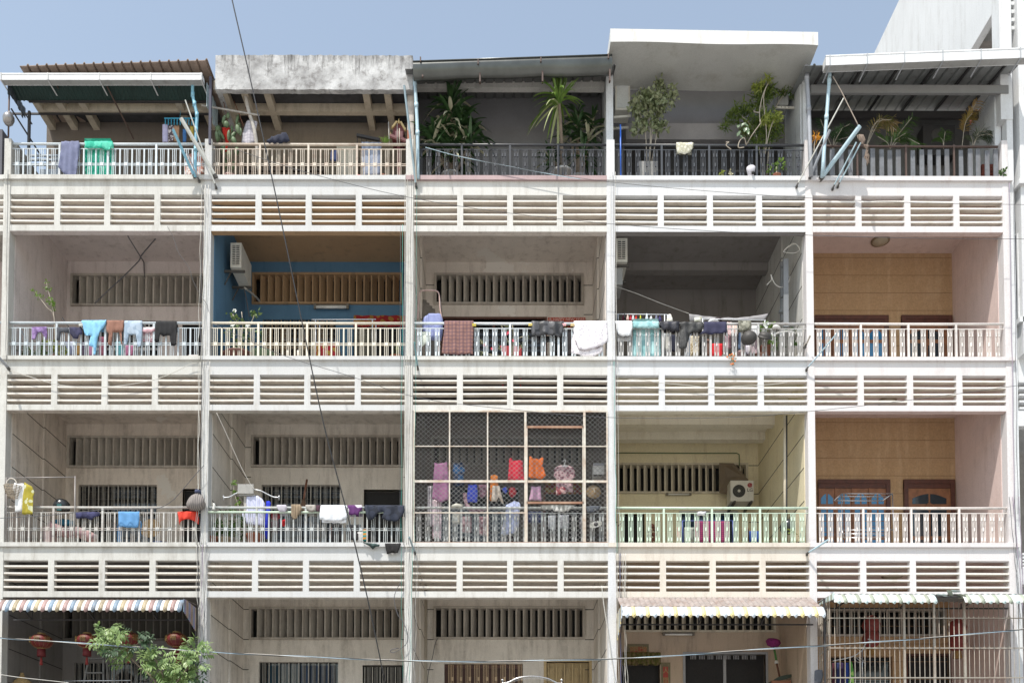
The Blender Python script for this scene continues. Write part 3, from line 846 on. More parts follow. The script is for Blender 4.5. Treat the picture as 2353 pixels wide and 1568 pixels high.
# --- bay four: thick white roof slab
r4 = HOUSE[4]; Y4 = -.6
a, b = T4(78, 82, Y4), T4(1518, 106, Y4); hh = T4(78, 82, Y4).z - T4(78, 173, Y4).z
mb = MB(); n = 24; v = []; fs = []; under = []
for k in range(n + 1):
    u = k / n; x = a.x + (b.x - a.x) * u; zt2 = a.z + (b.z - a.z) * u; s = .012 * math.sin(u * 9) if 0 < k < n else 0
    for y, z in ((Y4, zt2 - hh + s), (Y4, zt2), (.52, zt2), (.52, zt2 - hh + s)): v.append((x, y, z))
for k in range(n):
    o_ = 4 * k
    for e in range(4): fs.append((o_ + e, o_ + 4 + e, o_ + 4 + (e + 1) % 4, o_ + (e + 1) % 4)); under.append(e == 3)
fs += [(0, 1, 2, 3), (4 * n + 3, 4 * n + 2, 4 * n + 1, 4 * n)]
mb.add(v, fs); mb.m = [1 if i < len(under) and under[i] else 0 for i in range(len(fs))]
mb.build('roof_slab', [ROOFW, mat('slab_underside_shaded', (.50, .50, .475), dirt=.25, dirtcol=(.25, .21, .16), var=.05, streak=False)], r4)  # underside colour greyed to stand in for shade below the slab
MB().box(CL[3] + .02, CR[4] - .03, .40, 3.3, a.z + .28, a.z + .36).build('roof_slab', ROOFW, r4)
zc = T4(700, 420, .53).z
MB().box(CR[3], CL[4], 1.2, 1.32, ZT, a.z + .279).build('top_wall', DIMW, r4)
MB().box(T4(185, 800, 1.0).x, T4(1090, 800, 1.0).x, 1.0, 1.2, T4(600, 850, 1.0).z, T4(600, 738, 1.0).z).build('wall_ledge', mat('ledge_grey', (.30, .29, .30)), r4)
MB().box(T4(185, 800, 1.0).x, T4(1290, 800, 1.0).x, 1.15, 1.199, ZT, T4(600, 852, 1.0).z).build('shutter', mat('shutter_black', (.02, .02, .022)), r4)
MB().box(CL[4] - .015, CL[4] + .008, .205, 1.2, ZT, T4(1400, 400, .2).z).build('side_wall', SIDEW, r4)
# --- bay five: grey sheet roof with white gutter
r5 = HOUSE[5]
G5 = -.55
p, q = gutter(r5, T5, 185, 1520, 360, 308, .19, .16, GUTW, mat('bracket_zinc', (.45, .47, .50)), (.02, .20, .38, .565, .75, .94), Y=G5)
MB().add([(p.x, G5 + .013, p.z - .186), (q.x, G5 + .013, q.z - .186), (q.x, G5 + .158, q.z - .188), (p.x, G5 + .158, p.z - .188)], [(0, 1, 2, 3)]).build('gutter_base_sheet', GUTB, r5)  # beige sheet set along the gutter bottom
cn = corrugated(p.x - .35, q.x - .12, G5 + .17, p.z - .06, q.z - .13, 1.3, p.z + .30, q.z + .22, pitch=.21, amp=.035).build('roof', GREYC, r5)
d = q - p
for u in (.0, .19, .37, .55, .73, .90):
    x = p.x + d.x * u; z = p.z + d.z * u
    MB().bar((x, G5 + .17, z - .14), (x, 1.2, z + .20), .035, .05).build('rafter', STEELD, cn)
MB().box(p.x - .1, CR[5] + .05, .0, .06, T5(700, 600, 0).z, T5(700, 548, 0).z).build('purlin', mat('purlin_grey', (.22, .22, .22)), cn)
MB().box(p.x - .1, CR[5] - .1, .8, .86, T5(700, 760, .8).z, T5(700, 715, .8).z).build('purlin', STEELD, cn)
MB().box(CR[4], CL[5], 1.2, 1.3, ZT, p.z + .24).build('top_wall', mat('top_wall_dark', (.12, .12, .12), var=.2), r5)  # evenly dark wall colour
MB().box(CL[5] - .012, CL[5] + .0105, .205, 1.2, ZT, T5(1320, 570, .2).z).build('side_wall', SIDEW, r5)

# --- rails of the rooftop storey, bays three to five
def top_rail(i):
    x0, x1, z0, z1 = CR[i - 1], CL[i], SILL_T[0], RAIL[0]
    return railing(HOUSE[i], 0, i)
mb = MB(); x0, x1 = CR[4], CL[5]; z0 = SILL_T[0]
PLK = mat('plank_grey', (.17, .18, .20), rough=.9, var=.2, scale=9, dirt=.5, dirtcol=(.13, .11, .1))  # grey lowered to paint in the roof's shade on the planks
plk = thing('picket_rail', 'row of weathered grey wooden planks fixed along the top balcony under the grey sheet roof', 'picket fence', ((x0 + x1) / 2, .05, z0))
for xz in (118, 172, 228, 286, 345, 434, 489, 546, 601, 654, 748, 805, 858, 914, 969, 1060, 1118, 1170, 1228, 1284):
    c = T5(xz, 1060, .05).x; h_ = random.uniform(.70, .745); w_ = random.uniform(.040, .046)
    MB().box(c - w_, c + w_, .05 + random.uniform(-.01, .01), .075 + random.uniform(0, .004), z0 + .005, z0 + h_ * .70 / .745 * .9).build('plank', PLK, plk)
for o_ in [o for o in HOUSE[5].children if o.name.startswith('railing')]: pass
top = MB().tube([(x0, .04, T5(700, 945, .04).z), (x1 - .05, .04, T5(1250, 948, .04).z)], .022, 8).build('handrail', STEELB, plk, True)
for xz in (388, 702, 1012): MB().box(T5(xz, 1000, .03).x - .016, T5(xz, 1000, .03).x + .016, .02, .045, z0, RAIL[0] - .02).build('post', STEELB, plk)

# ------------------------------------------------------------------ neighbours at both edges
nb = thing('apartment_building', 'tall white building rising behind the right end of the terrace', 'building', (N(3600, 1500).x, 0, 0))
NBW = mat('neighbour_white', (.70, .71, .72), dirt=.45, dirtcol=(.45, .44, .43), var=.04, scale=1.0, bump=.06)
NBD = mat('neighbour_dim', (.30, .28, .26), var=.2, dirt=.3)
xn = N(3537, 60).x
zb_, zt_ = N(3537, 5, .0).z, P(3185 / KN, 0, 4.5).z + .05
MB().box(xn, xn + .15, .3, 20, zb_, zt_).build('side_wall', NBW, nb)
MB().box(xn + .15, xn + 9, .35, 20, zb_ + 2.9, zt_ - .02).build('roof', NBW, nb)
MB().box(xn + .9, xn + 9, 6.0, 6.2, 0, zb_ + 2.9).build('rear_wall', NBD, nb)
MB().box(xn + .151, xn + 9, 1.2, 5.9, zb_ + .25, zb_ + .4).build('floor_slab', NBD, nb)
for k in range(4): MB().box(xn + .2, xn + .38, 1.5 + 1.1 * k, 1.75 + 1.1 * k, zb_ - 1.2, zb_ + .25).build('strut', mat('steel_red', (.20, .04, .035)), nb)
MB().box(xn + .1, xn + 9, 2.6, 2.8, zb_ - 1.5, zb_ - 1.1).build('roof_beam', mat('steel_red', (.2, .04, .035)), nb)
xc0, xc1 = N(3575, 1000).x, N(3597, 1000).x
MB().box(xn, N(3580, 100).x, .02, .3, SILL_T[0] + 1.2, zt_ - .5).build('column', NBW, nb)
MB().box(xc0, xc1, .03, .4, 0, SILL_T[0] + 3.0).build('column', NBW, nb)
MB().box(N(3602, 200).x, N(3602, 200).x + .6, .0, .4, SILL_T[0] - 3.5, zt_ - .5).build('column', NBW, nb)
# louvre block high up, window and louvres lower down
a, b = T5(1386, 10, .1), T5(1424, 180, .1)
for k in range(6):
    z = a.z + .3 - (a.z - b.z + .3) * k / 5
    MB().box(N(3578, 100).x, a.x + .26, .1, .25, z - .035, z + .035).build('louvre_slat', NBW, nb)
wa, wb = N(3596, 828, .12), N(3640, 1128, .12)
w = MB().box(wa.x, wb.x, .14, .18, wb.z, wa.z).build('window', NAVYG, nb)
fr = MB().box(wa.x, wa.x + .03, .10, .139, wb.z, wa.z); fr.box(N(3613, 1000, .12).x, N(3613, 1000, .12).x + .06, .10, .138, wb.z, wa.z)
for y in (898, 1060): z = N(3600, y, .12).z; fr.box(wa.x + .03, wb.x, .11, .139, z - .03, z + .03)
fr.build('window_frame', NBW, w)
MB().box(wa.x - .03, wb.x, .0, .2, wb.z - .12, wb.z - .02).build('sill', NBW, nb)
MB().box(xc1 + .001, wb.x + 4, .2, .5, N(3600, 1330).z, wb.z - .12).build('wall', NBW, nb)
MB().box(xc1 + .001, wb.x + 4, .2, .5, wa.z, SILL_T[0] - 1.0).build('wall', NBW, nb)
for zt1, zb1 in ((N(3615, 1332).z, N(3615, 1450).z), (N(3615, 2040).z + .5, N(3615, 2100).z + .5)):
    for k in range(5):
        z = zt1 - (zt1 - zb1) * (k + .5) / 5
        MB().box(N(3612, 1400).x, N(3612, 1400).x + 2, .05, .18, z - .02, z + .02).build('louvre_slat', NBW, nb)
    MB().box(xc1 + .001, N(3612, 1400).x + 2, .03, .2, zb1 - .3, zb1).build('beam', NBW, nb)
MB().box(xc1 + .01, xc1 + 5, 2.4, 2.6, 0, N(3615, 1332).z - .5).build('back_wall', NBD, nb)
for y0 in (N(3600, 640).z,): MB().box(N(3599, 640).x, N(3640, 640).x, -.08, .3, y0 - .1, y0).build('ledge', NBW, nb)

lb = thing('terraced_house', 'sliver of a white house with slats cut off by the left edge of the photo', 'house', (CL[0] - 1.9, 0, 0), 'houses of the terrace')
x0 = CL[0] - 3.8
MB().box(x0, CL[0] - .003, .01, .13, LV_T[0], SILL_B[0]).build('fascia', WHT, lb)
for r in range(3):
    if r: MB().box(x0, CL[0] - .003, .01, .13, LV_T[r], SILL_B[r]).build('fascia', WHT, lb)
    MB().box(x0, CL[0] - .003, -.04, .13, SILL_B[r], SILL_T[r]).build('sill', WHT, lb)
    MB().box(x0, CL[0] - .003, .01, .13, BM_B[r], LV_B[r]).build('beam', WHT, lb)
    for fr in (.185, .41, .63, .855):
        z = LV_T[r] - fr * (LV_T[r] - LV_B[r]); MB().box(x0, CL[0] - .003, .006, .118, z - .017, z + .017).build('louvre_slat', SLT, lb)
    MB().box(x0, CL[0] - .003, .13, 3, CEIL[r], SILL_T[r] - .01).build('floor_slab', CONC, lb)
MB().box(x0, CL[0] - .003, 2.4, 2.6, 0, CEIL[0]).build('back_wall', IN11, lb)
MB().box(x0, N(8, 500, .3).x, .3, 3, SILL_T[0] - .01, T1(8, 640, .3).z).build('top_wall', mat('wall_slate', (.10, .10, .12)), lb)
MB().tube([(x0, RY, RAIL[1] - .02), (CL[0] - .003, RY, RAIL[1] - .02)], .024, 8).build('handrail', RAILM[(1, 1)], lb, True)
# ------------------------------------------------------------------ hanging cloths
def sheet(mb, F, pts, Y, thick=.010, fold=.017, wl=.11, seed=0, step=.04):
    """a hanging cloth: outline at its own depth, filled, folded and given two sides"""
    rnd = random.Random(seed * 7 + len(pts)); ph = rnd.uniform(0, 6.28)
    o2 = [Vector((p.x, p.z)) for p in (F(x, y, Y) for x, y in pts)]
    ring = []
    for i, p in enumerate(o2):
        q = o2[(i + 1) % len(o2)]; n = max(1, int((q - p).length / step))
        for k in range(n):
            w = p.lerp(q, k / n)
            if 0 < k: w = w + Vector((rnd.uniform(-1, 1), rnd.uniform(-1, 1))) * .0022
            ring.append(w)
    x0, x1 = min(p.x for p in ring), max(p.x for p in ring); z0, z1 = min(p.y for p in ring), max(p.y for p in ring)
    inner = []; nx = int((x1 - x0) / step) + 1; nz = int((z1 - z0) / step) + 1
    for i in range(nx + 1):
        for k in range(nz + 1):
            inner.append(Vector((x0 + (i + .5 * (k % 2)) * step, z0 + k * step)))
    inner = [p for p in inner if min((p - q).length_squared for q in ring) > (step * .45) ** 2]
    n0 = len(ring)
    vo, _, fo, ov, _, _ = delaunay_2d_cdt(ring + inner, [], [list(range(n0))], 1, 1e-5)
    h = max(.05, z1 - z0)
    bset = {j for j, src in enumerate(ov) if any(s_ < n0 for s_ in src)}
    front, back = [], []
    for j, p in enumerate(vo):
        dep = (z1 - p.y) / h
        nz_ = mnoise.noise(Vector((p.x * 4.2, p.y * 2.6, seed * 3.7)))
        f = fold * math.sin(6.283 * p.x / wl + ph + 1.6 * nz_) * (.35 + .75 * dep) + fold * .55 * mnoise.noise(Vector((p.x * 9, p.y * 7, seed + 5.)))
        if j in bset: t = .0015
        else: t = thick
        front.append(Vector((p.x, Y + f - t, p.y))); back.append(Vector((p.x, Y + f + t, p.y)))
    n = len(vo); fs = []
    cnt = {}
    for f in fo:
        fs.append(list(f)); fs.append([i + n for i in reversed(f)])
        for a, b in zip(f, list(f[1:]) + [f[0]]): cnt[(a, b)] = 1
    for (a, b) in cnt:
        if (b, a) not in cnt: fs.append([b, a, a + n, b + n])
    # outward normals: front faces look towards -y
    if fs:
        a, b, c = (front[i] for i in fo[0][:3])
        if (b - a).cross(c - a).y > 0: fs = [list(reversed(f)) for f in fs]
    mb.add(front + back, fs)


SEED = [0]


def hang(name, label, cat, F, pts, Y, m, group='laundry hung on the balconies', extra=(), drape=None, **kw):
    SEED[0] += 1
    mb = MB(); sheet(mb, F, pts, Y, seed=SEED[0], **kw)
    for e in extra:
        sheet(mb, F, e[0], e[1], seed=SEED[0] + 50, **kw)
    if drape:      # the part that lies over the rail and hangs a little behind it
        xa, xb, yt = drape; a, b = F(xa, yt, Y), F(xb, yt, Y); n = 10; v = []
        prof = [(Y, -.01), (Y + .012, .012), (RY, .018), (RY + .045, .004), (RY + .06, -.05), (RY + .062, -.16)]
        for k in range(n + 1):
            x = a.x + .01 + (b.x - a.x - .02) * k / n; z = a.z + (b.z - a.z) * k / n; w = .006 * math.sin(k * 2.1 + SEED[0])
            v += [(x, y + (w if i in (4, 5) else 0), z + dz + (w if i == 5 else 0)) for i, (y, dz) in enumerate(prof)]
        q = len(prof); fs = []
        for k in range(n):
            for i in range(q - 1): fs.append((k * q + i, k * q + i + 1, (k + 1) * q + i + 1, (k + 1) * q + i))
        mb.add(v, fs)
    return tag(mb.build(name, m, smooth=True), label, cat, group)


def C(h, kind='plain', h2='888888', s=30, rough=.9):
    return cloth('cloth_%s_%s_%s_%d' % (h, kind, h2, s), H(h), kind, H(h2), s, rough)


def rect(x0, y0, x1, y1, sag=0):
    w = x1 - x0; h = y1 - y0
    return [(x0, y0), (x1, y0), (x1 + w * .01, y0 + h * .5), (x1 - w * .015, y1), (x0 + w * .6, y1 + h * .02 + sag), (x0 + w * .3, y1 - h * .02 + sag), (x0 + w * .01, y1), (x0 - w * .01, y0 + h * .5)]


FY = -.005     # just outside the rail
IY = .11       # just inside the rail
# --- top balconies
hang('towel', 'slate blue towel draped over the pale blue top rail beside a green towel', 'towel', T1, [(500, 740), (640, 735), (652, 762), (640, 900), (625, 1018), (560, 1035), (545, 1018), (520, 1000), (478, 955), (490, 880), (498, 800)], FY, C('6f7490'), drape=(500, 645, 742), wl=.12, fold=.025)
hang('towel', 'bright green towel over the pale blue top rail, bars in front of it', 'towel', T1, [(690, 760), (925, 760), (934, 830), (928, 1025), (700, 1028), (692, 900)], IY, C('2fae92', 'blotch', '57c3a8', 6), extra=[([(690, 739), (915, 737), (930, 770), (905, 792), (880, 812), (800, 790), (700, 795)], FY)], drape=(692, 915, 740))
LA = [('lilac', 'b9b6d6', 1325, 600, 1368, 745, 'plain', '888888'), ('dark patterned', '5b4f56', 1370, 608, 1418, 742, 'floral', 'c9c2c4'), ('tan', 'b08a70', 1412, 610, 1462, 740, 'plain', '888888'), ('blue', '3f6fa8', 1490, 640, 1520, 745, 'plain', '888888'), ('yellow', 'b9a24a', 1552, 615, 1580, 735, 'plain', '888888')]
for nm, c, x0, y0, x1, y1, kd, c2 in LA:
    hang('hanging_cloth', nm + ' cloth pegged under the blue clip hanger', 'laundry', T1, rect(x0, y0, x1, y1), .42, C(c, kd, c2, 22), wl=.08)
hang('hanging_cloth', 'pink floral cloth hung low behind the top rail near the bent blue pipe', 'laundry', T1, [(1505, 850), (1660, 820), (1665, 1000), (1600, 1015), (1510, 1022), (1500, 940)], .30, C('c58d7d', 'floral', 'ead9d0', 14), wl=.1)
hang('shirt', 'pale grey shirt hung against the bare crooked tree pole on the top balcony', 'shirt', T2, [(350, 575), (365, 563), (420, 570), (440, 580), (428, 640), (425, 700), (425, 738), (360, 770), (310, 745), (318, 680), (332, 625)], .22, C('bdb9c0', 'check', '9a96a0', 16), wl=.2)
hang('hanging_cloth', 'red cloth hung among the cactus pads at the end of the top rail', 'laundry', T2, [(150, 628), (205, 615), (222, 650), (205, 740), (190, 830), (170, 820), (178, 740), (160, 690)], .30, C('d03428'), wl=.1)
hang('jeans', 'dark navy jeans folded over the rusty cream top rail', 'jeans', T2, [(515, 735), (555, 700), (610, 685), (672, 662), (690, 690), (706, 740), (640, 752), (560, 757), (518, 752)], -.03, C('262a3c', 'plain', '888888', 30), thick=.028, fold=.022)
hang('hanging_cloth', 'dark blue cloth hung inside the rusty rail before the cream panel', 'laundry', T2, [(1040, 815), (1090, 800), (1100, 890), (1085, 905), (1035, 900)], .35, C('2b3a63'))
hang('hanging_cloth', 'pale blue sheet hung behind the rusty rail next to the spirit shrine', 'laundry', T2, [(1290, 745), (1450, 745), (1455, 880), (1440, 1015), (1300, 1020), (1292, 880)], .38, C('9aa3b5', 'stripe', '7d879c', 10), wl=.07)
hang('rag', 'small cream rag folded over the charcoal rail under the white roof slab', 'rag', T4, [(535, 871), (655, 871), (653, 905), (630, 940), (590, 952), (545, 948), (533, 905)], FY, C('b9b6a2', 'blotch', 'd5d3c6', 20), drape=(537, 653, 873), wl=.1)
hang('rag', 'dried brown rag of frond hanging from the tip of a pale blue pole', 'rag', T5, [(385, 872), (430, 866), (442, 905), (425, 935), (460, 940), (458, 985), (470, 1045), (450, 1068), (435, 1010), (445, 960), (400, 915)], -.42, C('8f7f73', 'stripe', '5c4c42', 40), wl=.06, fold=.03)

# --- second balcony row, first house
mk = 'laundry on the silver blue rail'
hang('hanging_cloth', 'purple cloth tucked over the low bar at the left of the silver blue rail', 'laundry', M1, [(268, 847), (392, 845), (402, 915), (385, 955), (350, 890), (320, 895), (300, 950), (268, 955)], .03, C('6d5382', 'blotch', '8d74a3', 12), mk)
hang('hanging_cloth', 'dark grey shorts beside the purple cloth on the silver blue rail', 'laundry', M1, [(478, 850), (575, 850), (578, 900), (560, 895), (510, 890), (500, 960), (478, 962)], .02, C('4b4e55'), mk)
hang('hanging_cloth', 'navy shorts with a pink trim on the silver blue rail', 'laundry', M1, [(580, 848), (690, 850), (692, 905), (672, 915), (655, 945), (618, 945), (590, 905)], .0, C('2f2f47', 'blotch', '3c3b58', 9), mk)
hang('shirt', 'sky blue shirt draped over the silver blue rail with a long sleeve down', 'shirt', M1, [(683, 795), (895, 788), (888, 822), (842, 888), (820, 930), (803, 1085), (787, 1080), (780, 1010), (750, 1008), (766, 918), (716, 915), (702, 860)], FY - .01, C('86bfe2'), mk, drape=(690, 890, 793), wl=.11, fold=.025)
hang('shirt', 'rust brown shirt draped over the rail between sky blue shirt and grey trousers', 'shirt', M1, [(895, 792), (1042, 795), (1040, 870), (1022, 892), (1034, 1005), (1015, 985), (1000, 890), (950, 893), (935, 1000), (912, 1000), (917, 905), (893, 880)], FY, C('8b6455'), mk, drape=(897, 1040, 793), wl=.09, fold=.022)
hang('trousers', 'pale blue grey trousers draped over the rail right of a brown shirt', 'trousers', M1, [(1045, 795), (1195, 795), (1196, 900), (1187, 1008), (1160, 1020), (1140, 912), (1085, 912), (1062, 1000), (1040, 1005), (1046, 900)], FY, C('93a5b8', 'blotch', 'a9b8c8', 8), mk, drape=(1047, 1193, 796), wl=.08)
hang('hanging_cloth', 'white and pink cloth on the low bar between grey and black trousers', 'laundry', M1, rect(1198, 850, 1299, 974), IY, C('e3d5d8', 'band', 'd0a9b0', 7), mk, extra=[([(1197, 850), (1300, 849), (1302, 880), (1250, 895), (1200, 890)], .02)])
hang('trousers', 'black trousers draped over the silver blue rail with both legs hanging', 'trousers', M1, [(1312, 797), (1487, 797), (1490, 870), (1484, 998), (1440, 1005), (1424, 915), (1372, 925), (1345, 910), (1336, 975), (1298, 965), (1306, 890)], FY, C('1d1d20'), mk, drape=(1314, 1485, 798), wl=.1)
for nm, c, x0, y0, x1, y1 in (('pale grey', 'a7a9bd', 545, 970, 625, 1085), ('ochre', '8a6a35', 640, 985, 680, 1090), ('dark plum', '3d3145', 686, 975, 730, 1095), ('mauve', '9a6a86', 745, 960, 800, 1095), ('crimson', '7a3d50', 835, 930, 900, 1095), ('teal', '4f8d95', 975, 970, 1040, 1095), ('rose', '9c5f7d', 1050, 1000, 1120, 1095)):
    hang('hanging_cloth', nm + ' cloth on the inner rack behind the silver blue rail', 'laundry', M1, rect(x0, y0, x1, y1), .62, C(c), mk, wl=.1)

# --- second row, third house
mk = 'laundry on the white balcony rail'
hang('shawl', 'brown checked shawl with a fringed end draped over the white rail', 'shawl', M3, [(360, 795), (608, 795), (604, 960), (602, 1078), (560, 1072), (470, 1080), (400, 1075), (340, 1070), (350, 960), (358, 880)], FY - .012, C('8f6a61', 'check', '5d4550', 14), mk, drape=(362, 606, 796), wl=.14, fold=.014)
hang('shirt', 'shiny black shirt draped over the white rail with clothes pegs', 'shirt', M3, [(1095, 798), (1365, 798), (1362, 870), (1350, 915), (1328, 930), (1260, 912), (1180, 915), (1096, 935), (1092, 860)], FY - .012, C('1f1f22', 'blotch', '46464a', 7, .5), mk, extra=[([(1100, 925), (1250, 925), (1360, 935), (1362, 970), (1100, 988)], IY)], drape=(1097, 1362, 799), wl=.2, fold=.02)
hang('bed_sheet', 'white dotted bed sheet draped over the right end of the white rail', 'sheet', M3, [(1450, 797), (1730, 797), (1737, 960), (1690, 1002), (1570, 1040), (1492, 1035), (1462, 960), (1448, 880)], FY - .012, C('e4dfe4', 'dots', 'b9b3bd', 16), mk, extra=[([(1450, 890), (1465, 960), (1500, 1040), (1690, 1005), (1688, 1060), (1600, 1098), (1480, 1078), (1428, 1060), (1432, 960)], .02)], drape=(1452, 1728, 798), wl=.22, fold=.016)
hang('hanging_cloth', 'lavender cloth thrown over a chair back behind the white rail', 'laundry', M3, [(185, 765), (240, 738), (330, 738), (350, 790), (348, 880), (335, 960), (240, 960), (180, 880), (172, 820)], .32, C('8f97c4'), mk, thick=.05)
hang('hanging_cloth', 'white lace cloth hung inside the left end of the white rail', 'laundry', M3, [(145, 888), (200, 882), (252, 890), (242, 950), (235, 985), (205, 985), (170, 1018), (150, 980)], .10, C('d8dccf', 'dots', 'a3a89a', 30), mk, wl=.06)
hang('hanging_cloth', 'crumpled dark cloth hanging indoors right of the black shirt', 'laundry', M3, rect(1370, 870, 1440, 1090), .7, C('2a2526'), mk)

# --- second row, fourth house
mk = 'laundry on the grey balcony rail'
hang('shirt', 'round white shirt draped over the left end of the grey rail', 'shirt', D2, [(115, 176), (305, 176), (311, 250), (288, 335), (205, 352), (150, 318), (130, 250)], FY - .01, C('dfe0e2'), mk, extra=[([(140, 320), (205, 352), (285, 335), (288, 402), (140, 405)], IY)], drape=(117, 303, 177), wl=.2, fold=.012)
hang('towel', 'light teal towel over the grey rail, its lower half behind the bars', 'towel', D2, [(310, 215), (606, 215), (628, 300), (628, 588), (310, 582), (296, 500), (318, 330)], IY, C('8fbdc0', 'blotch', 'a9d0d2', 5), mk, extra=[([(312, 178), (605, 178), (610, 252), (315, 256)], FY)], drape=(314, 603, 180), wl=.12)
hang('jacket', 'black jacket bundled over the grey rail right of the teal towel', 'jacket', D2, [(606, 180), (845, 184), (838, 292), (760, 292), (690, 270), (648, 272), (625, 235)], FY - .015, C('22222b', 'blotch', '33333d', 8, .6), mk, drape=(610, 842, 182), thick=.03, fold=.03, wl=.15)
hang('trousers', 'black trousers over the grey rail with one leg hanging low', 'trousers', D2, [(850, 186), (1105, 190), (1112, 250), (1060, 300), (985, 305), (960, 330), (912, 492), (835, 482), (842, 340), (848, 260)], FY - .015, C('262627', 'blotch', '3a3a3a', 7, .6), mk, drape=(852, 1103, 188), thick=.028, fold=.03, wl=.16)
hang('skirt', 'navy skirt draped over the grey rail right of the black trousers', 'skirt', D2, [(1115, 186), (1370, 186), (1371, 308), (1290, 312), (1205, 326), (1130, 318), (1062, 322), (1110, 280)], FY - .012, C('33334d'), mk, drape=(1117, 1368, 187), wl=.18)
hang('hanging_cloth', 'olive grey crumpled cloth over the grey rail above the round trays', 'laundry', D2, [(1500, 175), (1647, 175), (1648, 255), (1610, 275), (1560, 292), (1506, 280)], FY - .012, C('77766a', 'blotch', '98978a', 9), mk, drape=(1502, 1645, 176), fold=.035, wl=.1)
for nm, c, x0, y0, x1, y1, yy in (('black', '1e1e26', 112, 104, 148, 168, .30), ('dark maroon', '5c2434', 192, 108, 222, 168, .32), ('black hooded', '1b1b20', 212, 80, 236, 150, .30), ('pale peach', 'dcb9b0', 240, 108, 272, 168, .30), ('crimson', 'c02a3e', 274, 100, 306, 168, .32), ('white grey', 'cfcfd4', 300, 110, 335, 170, .30), ('orange red', 'd2382a', 335, 110, 368, 170, .32), ('yellow green', 'b5b93c', 388, 110, 412, 168, .30), ('very pale blue', 'd4e2ec', 452, 92, 490, 176, .30), ('soft white', 'd9d9de', 496, 118, 540, 176, .32), ('slate', '6a6d84', 560, 112, 598, 176, .30), ('purple navy', '3b3566', 596, 110, 640, 176, .32), ('cream', 'e0ddd2', 690, 98, 768, 180, .30)):
    hang('small_garment', nm + ' small garment pegged on the rack behind the grey rail', 'laundry', D2, [(x0 + (x1 - x0) * .35, y0), (x0 + (x1 - x0) * .7, y0 + 2), (x1, y1), ((x0 + x1) / 2, y1 + 4), (x0, y1 - 2)], yy, C(c), mk, wl=.05, fold=.012, step=.03)
for nm, c, x0, y0, x1, y1, yy, kd in (('ivory', 'd9d7cb', 665, 300, 722, 500, .34, 'plain'), ('dark navy', '23263a', 730, 330, 800, 520, .38, 'plain'), ('denim', '56708c', 915, 310, 975, 575, .36, 'stripe'), ('cream floral', 'd6cdb6', 965, 345, 1062, 580, .3, 'floral'), ('black', '161618', 1070, 330, 1130, 560, .40, 'plain'), ('brown', '6e5246', 1140, 380, 1195, 575, .44, 'plain'), ('scarlet', 'd11f2c', 1205, 430, 1322, 585, .34, 'plain'), ('pink striped', 'd89a98', 1375, 190, 1425, 345, .26, 'stripe'), ('peach striped', 'd8a68f', 1430, 200, 1498, 330, .26, 'stripe'), ('rose tartan', 'b98d93', 1350, 340, 1420, 490, .36, 'check'), ('dark slate', '2c2c3c', 1425, 350, 1495, 540, .38, 'plain'), ('faded denim', '5d7390', 1500, 300, 1545, 500, .32, 'plain'), ('white striped', 'e2e4ea', 1650, 205, 1745, 360, .26, 'stripe'), ('pale lilac', 'b6b2cc', 1575, 450, 1640, 560, .3, 'stripe'), ('blush', 'd9c3cc', 1640, 380, 1715, 560, .34, 'plain')):
    hang('hanging_garment', nm + ' garment hanging inside behind the bars of the grey rail', 'laundry', D2, rect(x0, y0, x1, y1), yy, C(c, kd, {'stripe': 'efeae6', 'check': '5a5566', 'floral': 'a3906f'}.get(kd, '888888'), 26), mk, wl=.08)
hang('hanging_cloth', 'white cloth tip showing above the grey rail, left of the dark lump', 'laundry', D2, [(1010, 135), (1090, 130), (1092, 182), (1005, 184)], .22, C('d8d8cd', 'blotch', 'b4b49c', 8), mk)
hang('hanging_cloth', 'white heaped cloth above the navy skirt on the rear rack', 'laundry', D2, [(1160, 178), (1190, 155), (1250, 150), (1282, 178), (1275, 186), (1165, 186)], .24, C('e6e6ea'), mk, thick=.04)
hang('hanging_cloth', 'dark plum lump of cloth above the navy skirt', 'laundry', D2, [(1235, 145), (1270, 133), (1340, 150), (1310, 178), (1285, 176)], .30, C('3a2a32'), mk, thick=.04)
hang('rag', 'white rag lying on the low bar of the grey rail by the plants', 'rag', D2, [(1882, 245), (1900, 220), (1950, 218), (1982, 250), (1970, 268), (1890, 262)], -.0, C('cfccc8', 'blotch', 'a6a29c', 12), mk, thick=.03)
net = cloth('net_grey', (.30, .29, .30))
hang('netting', 'grey netting stretched on a cord above the grey rail', 'net', D2, [(948, 95), (1120, 122), (1290, 138), (1500, 140), (1680, 120), (1835, 92), (1820, 130), (1790, 170), (1500, 172), (1200, 172), (955, 178)], .55, net, mk, wl=.3, fold=.012)

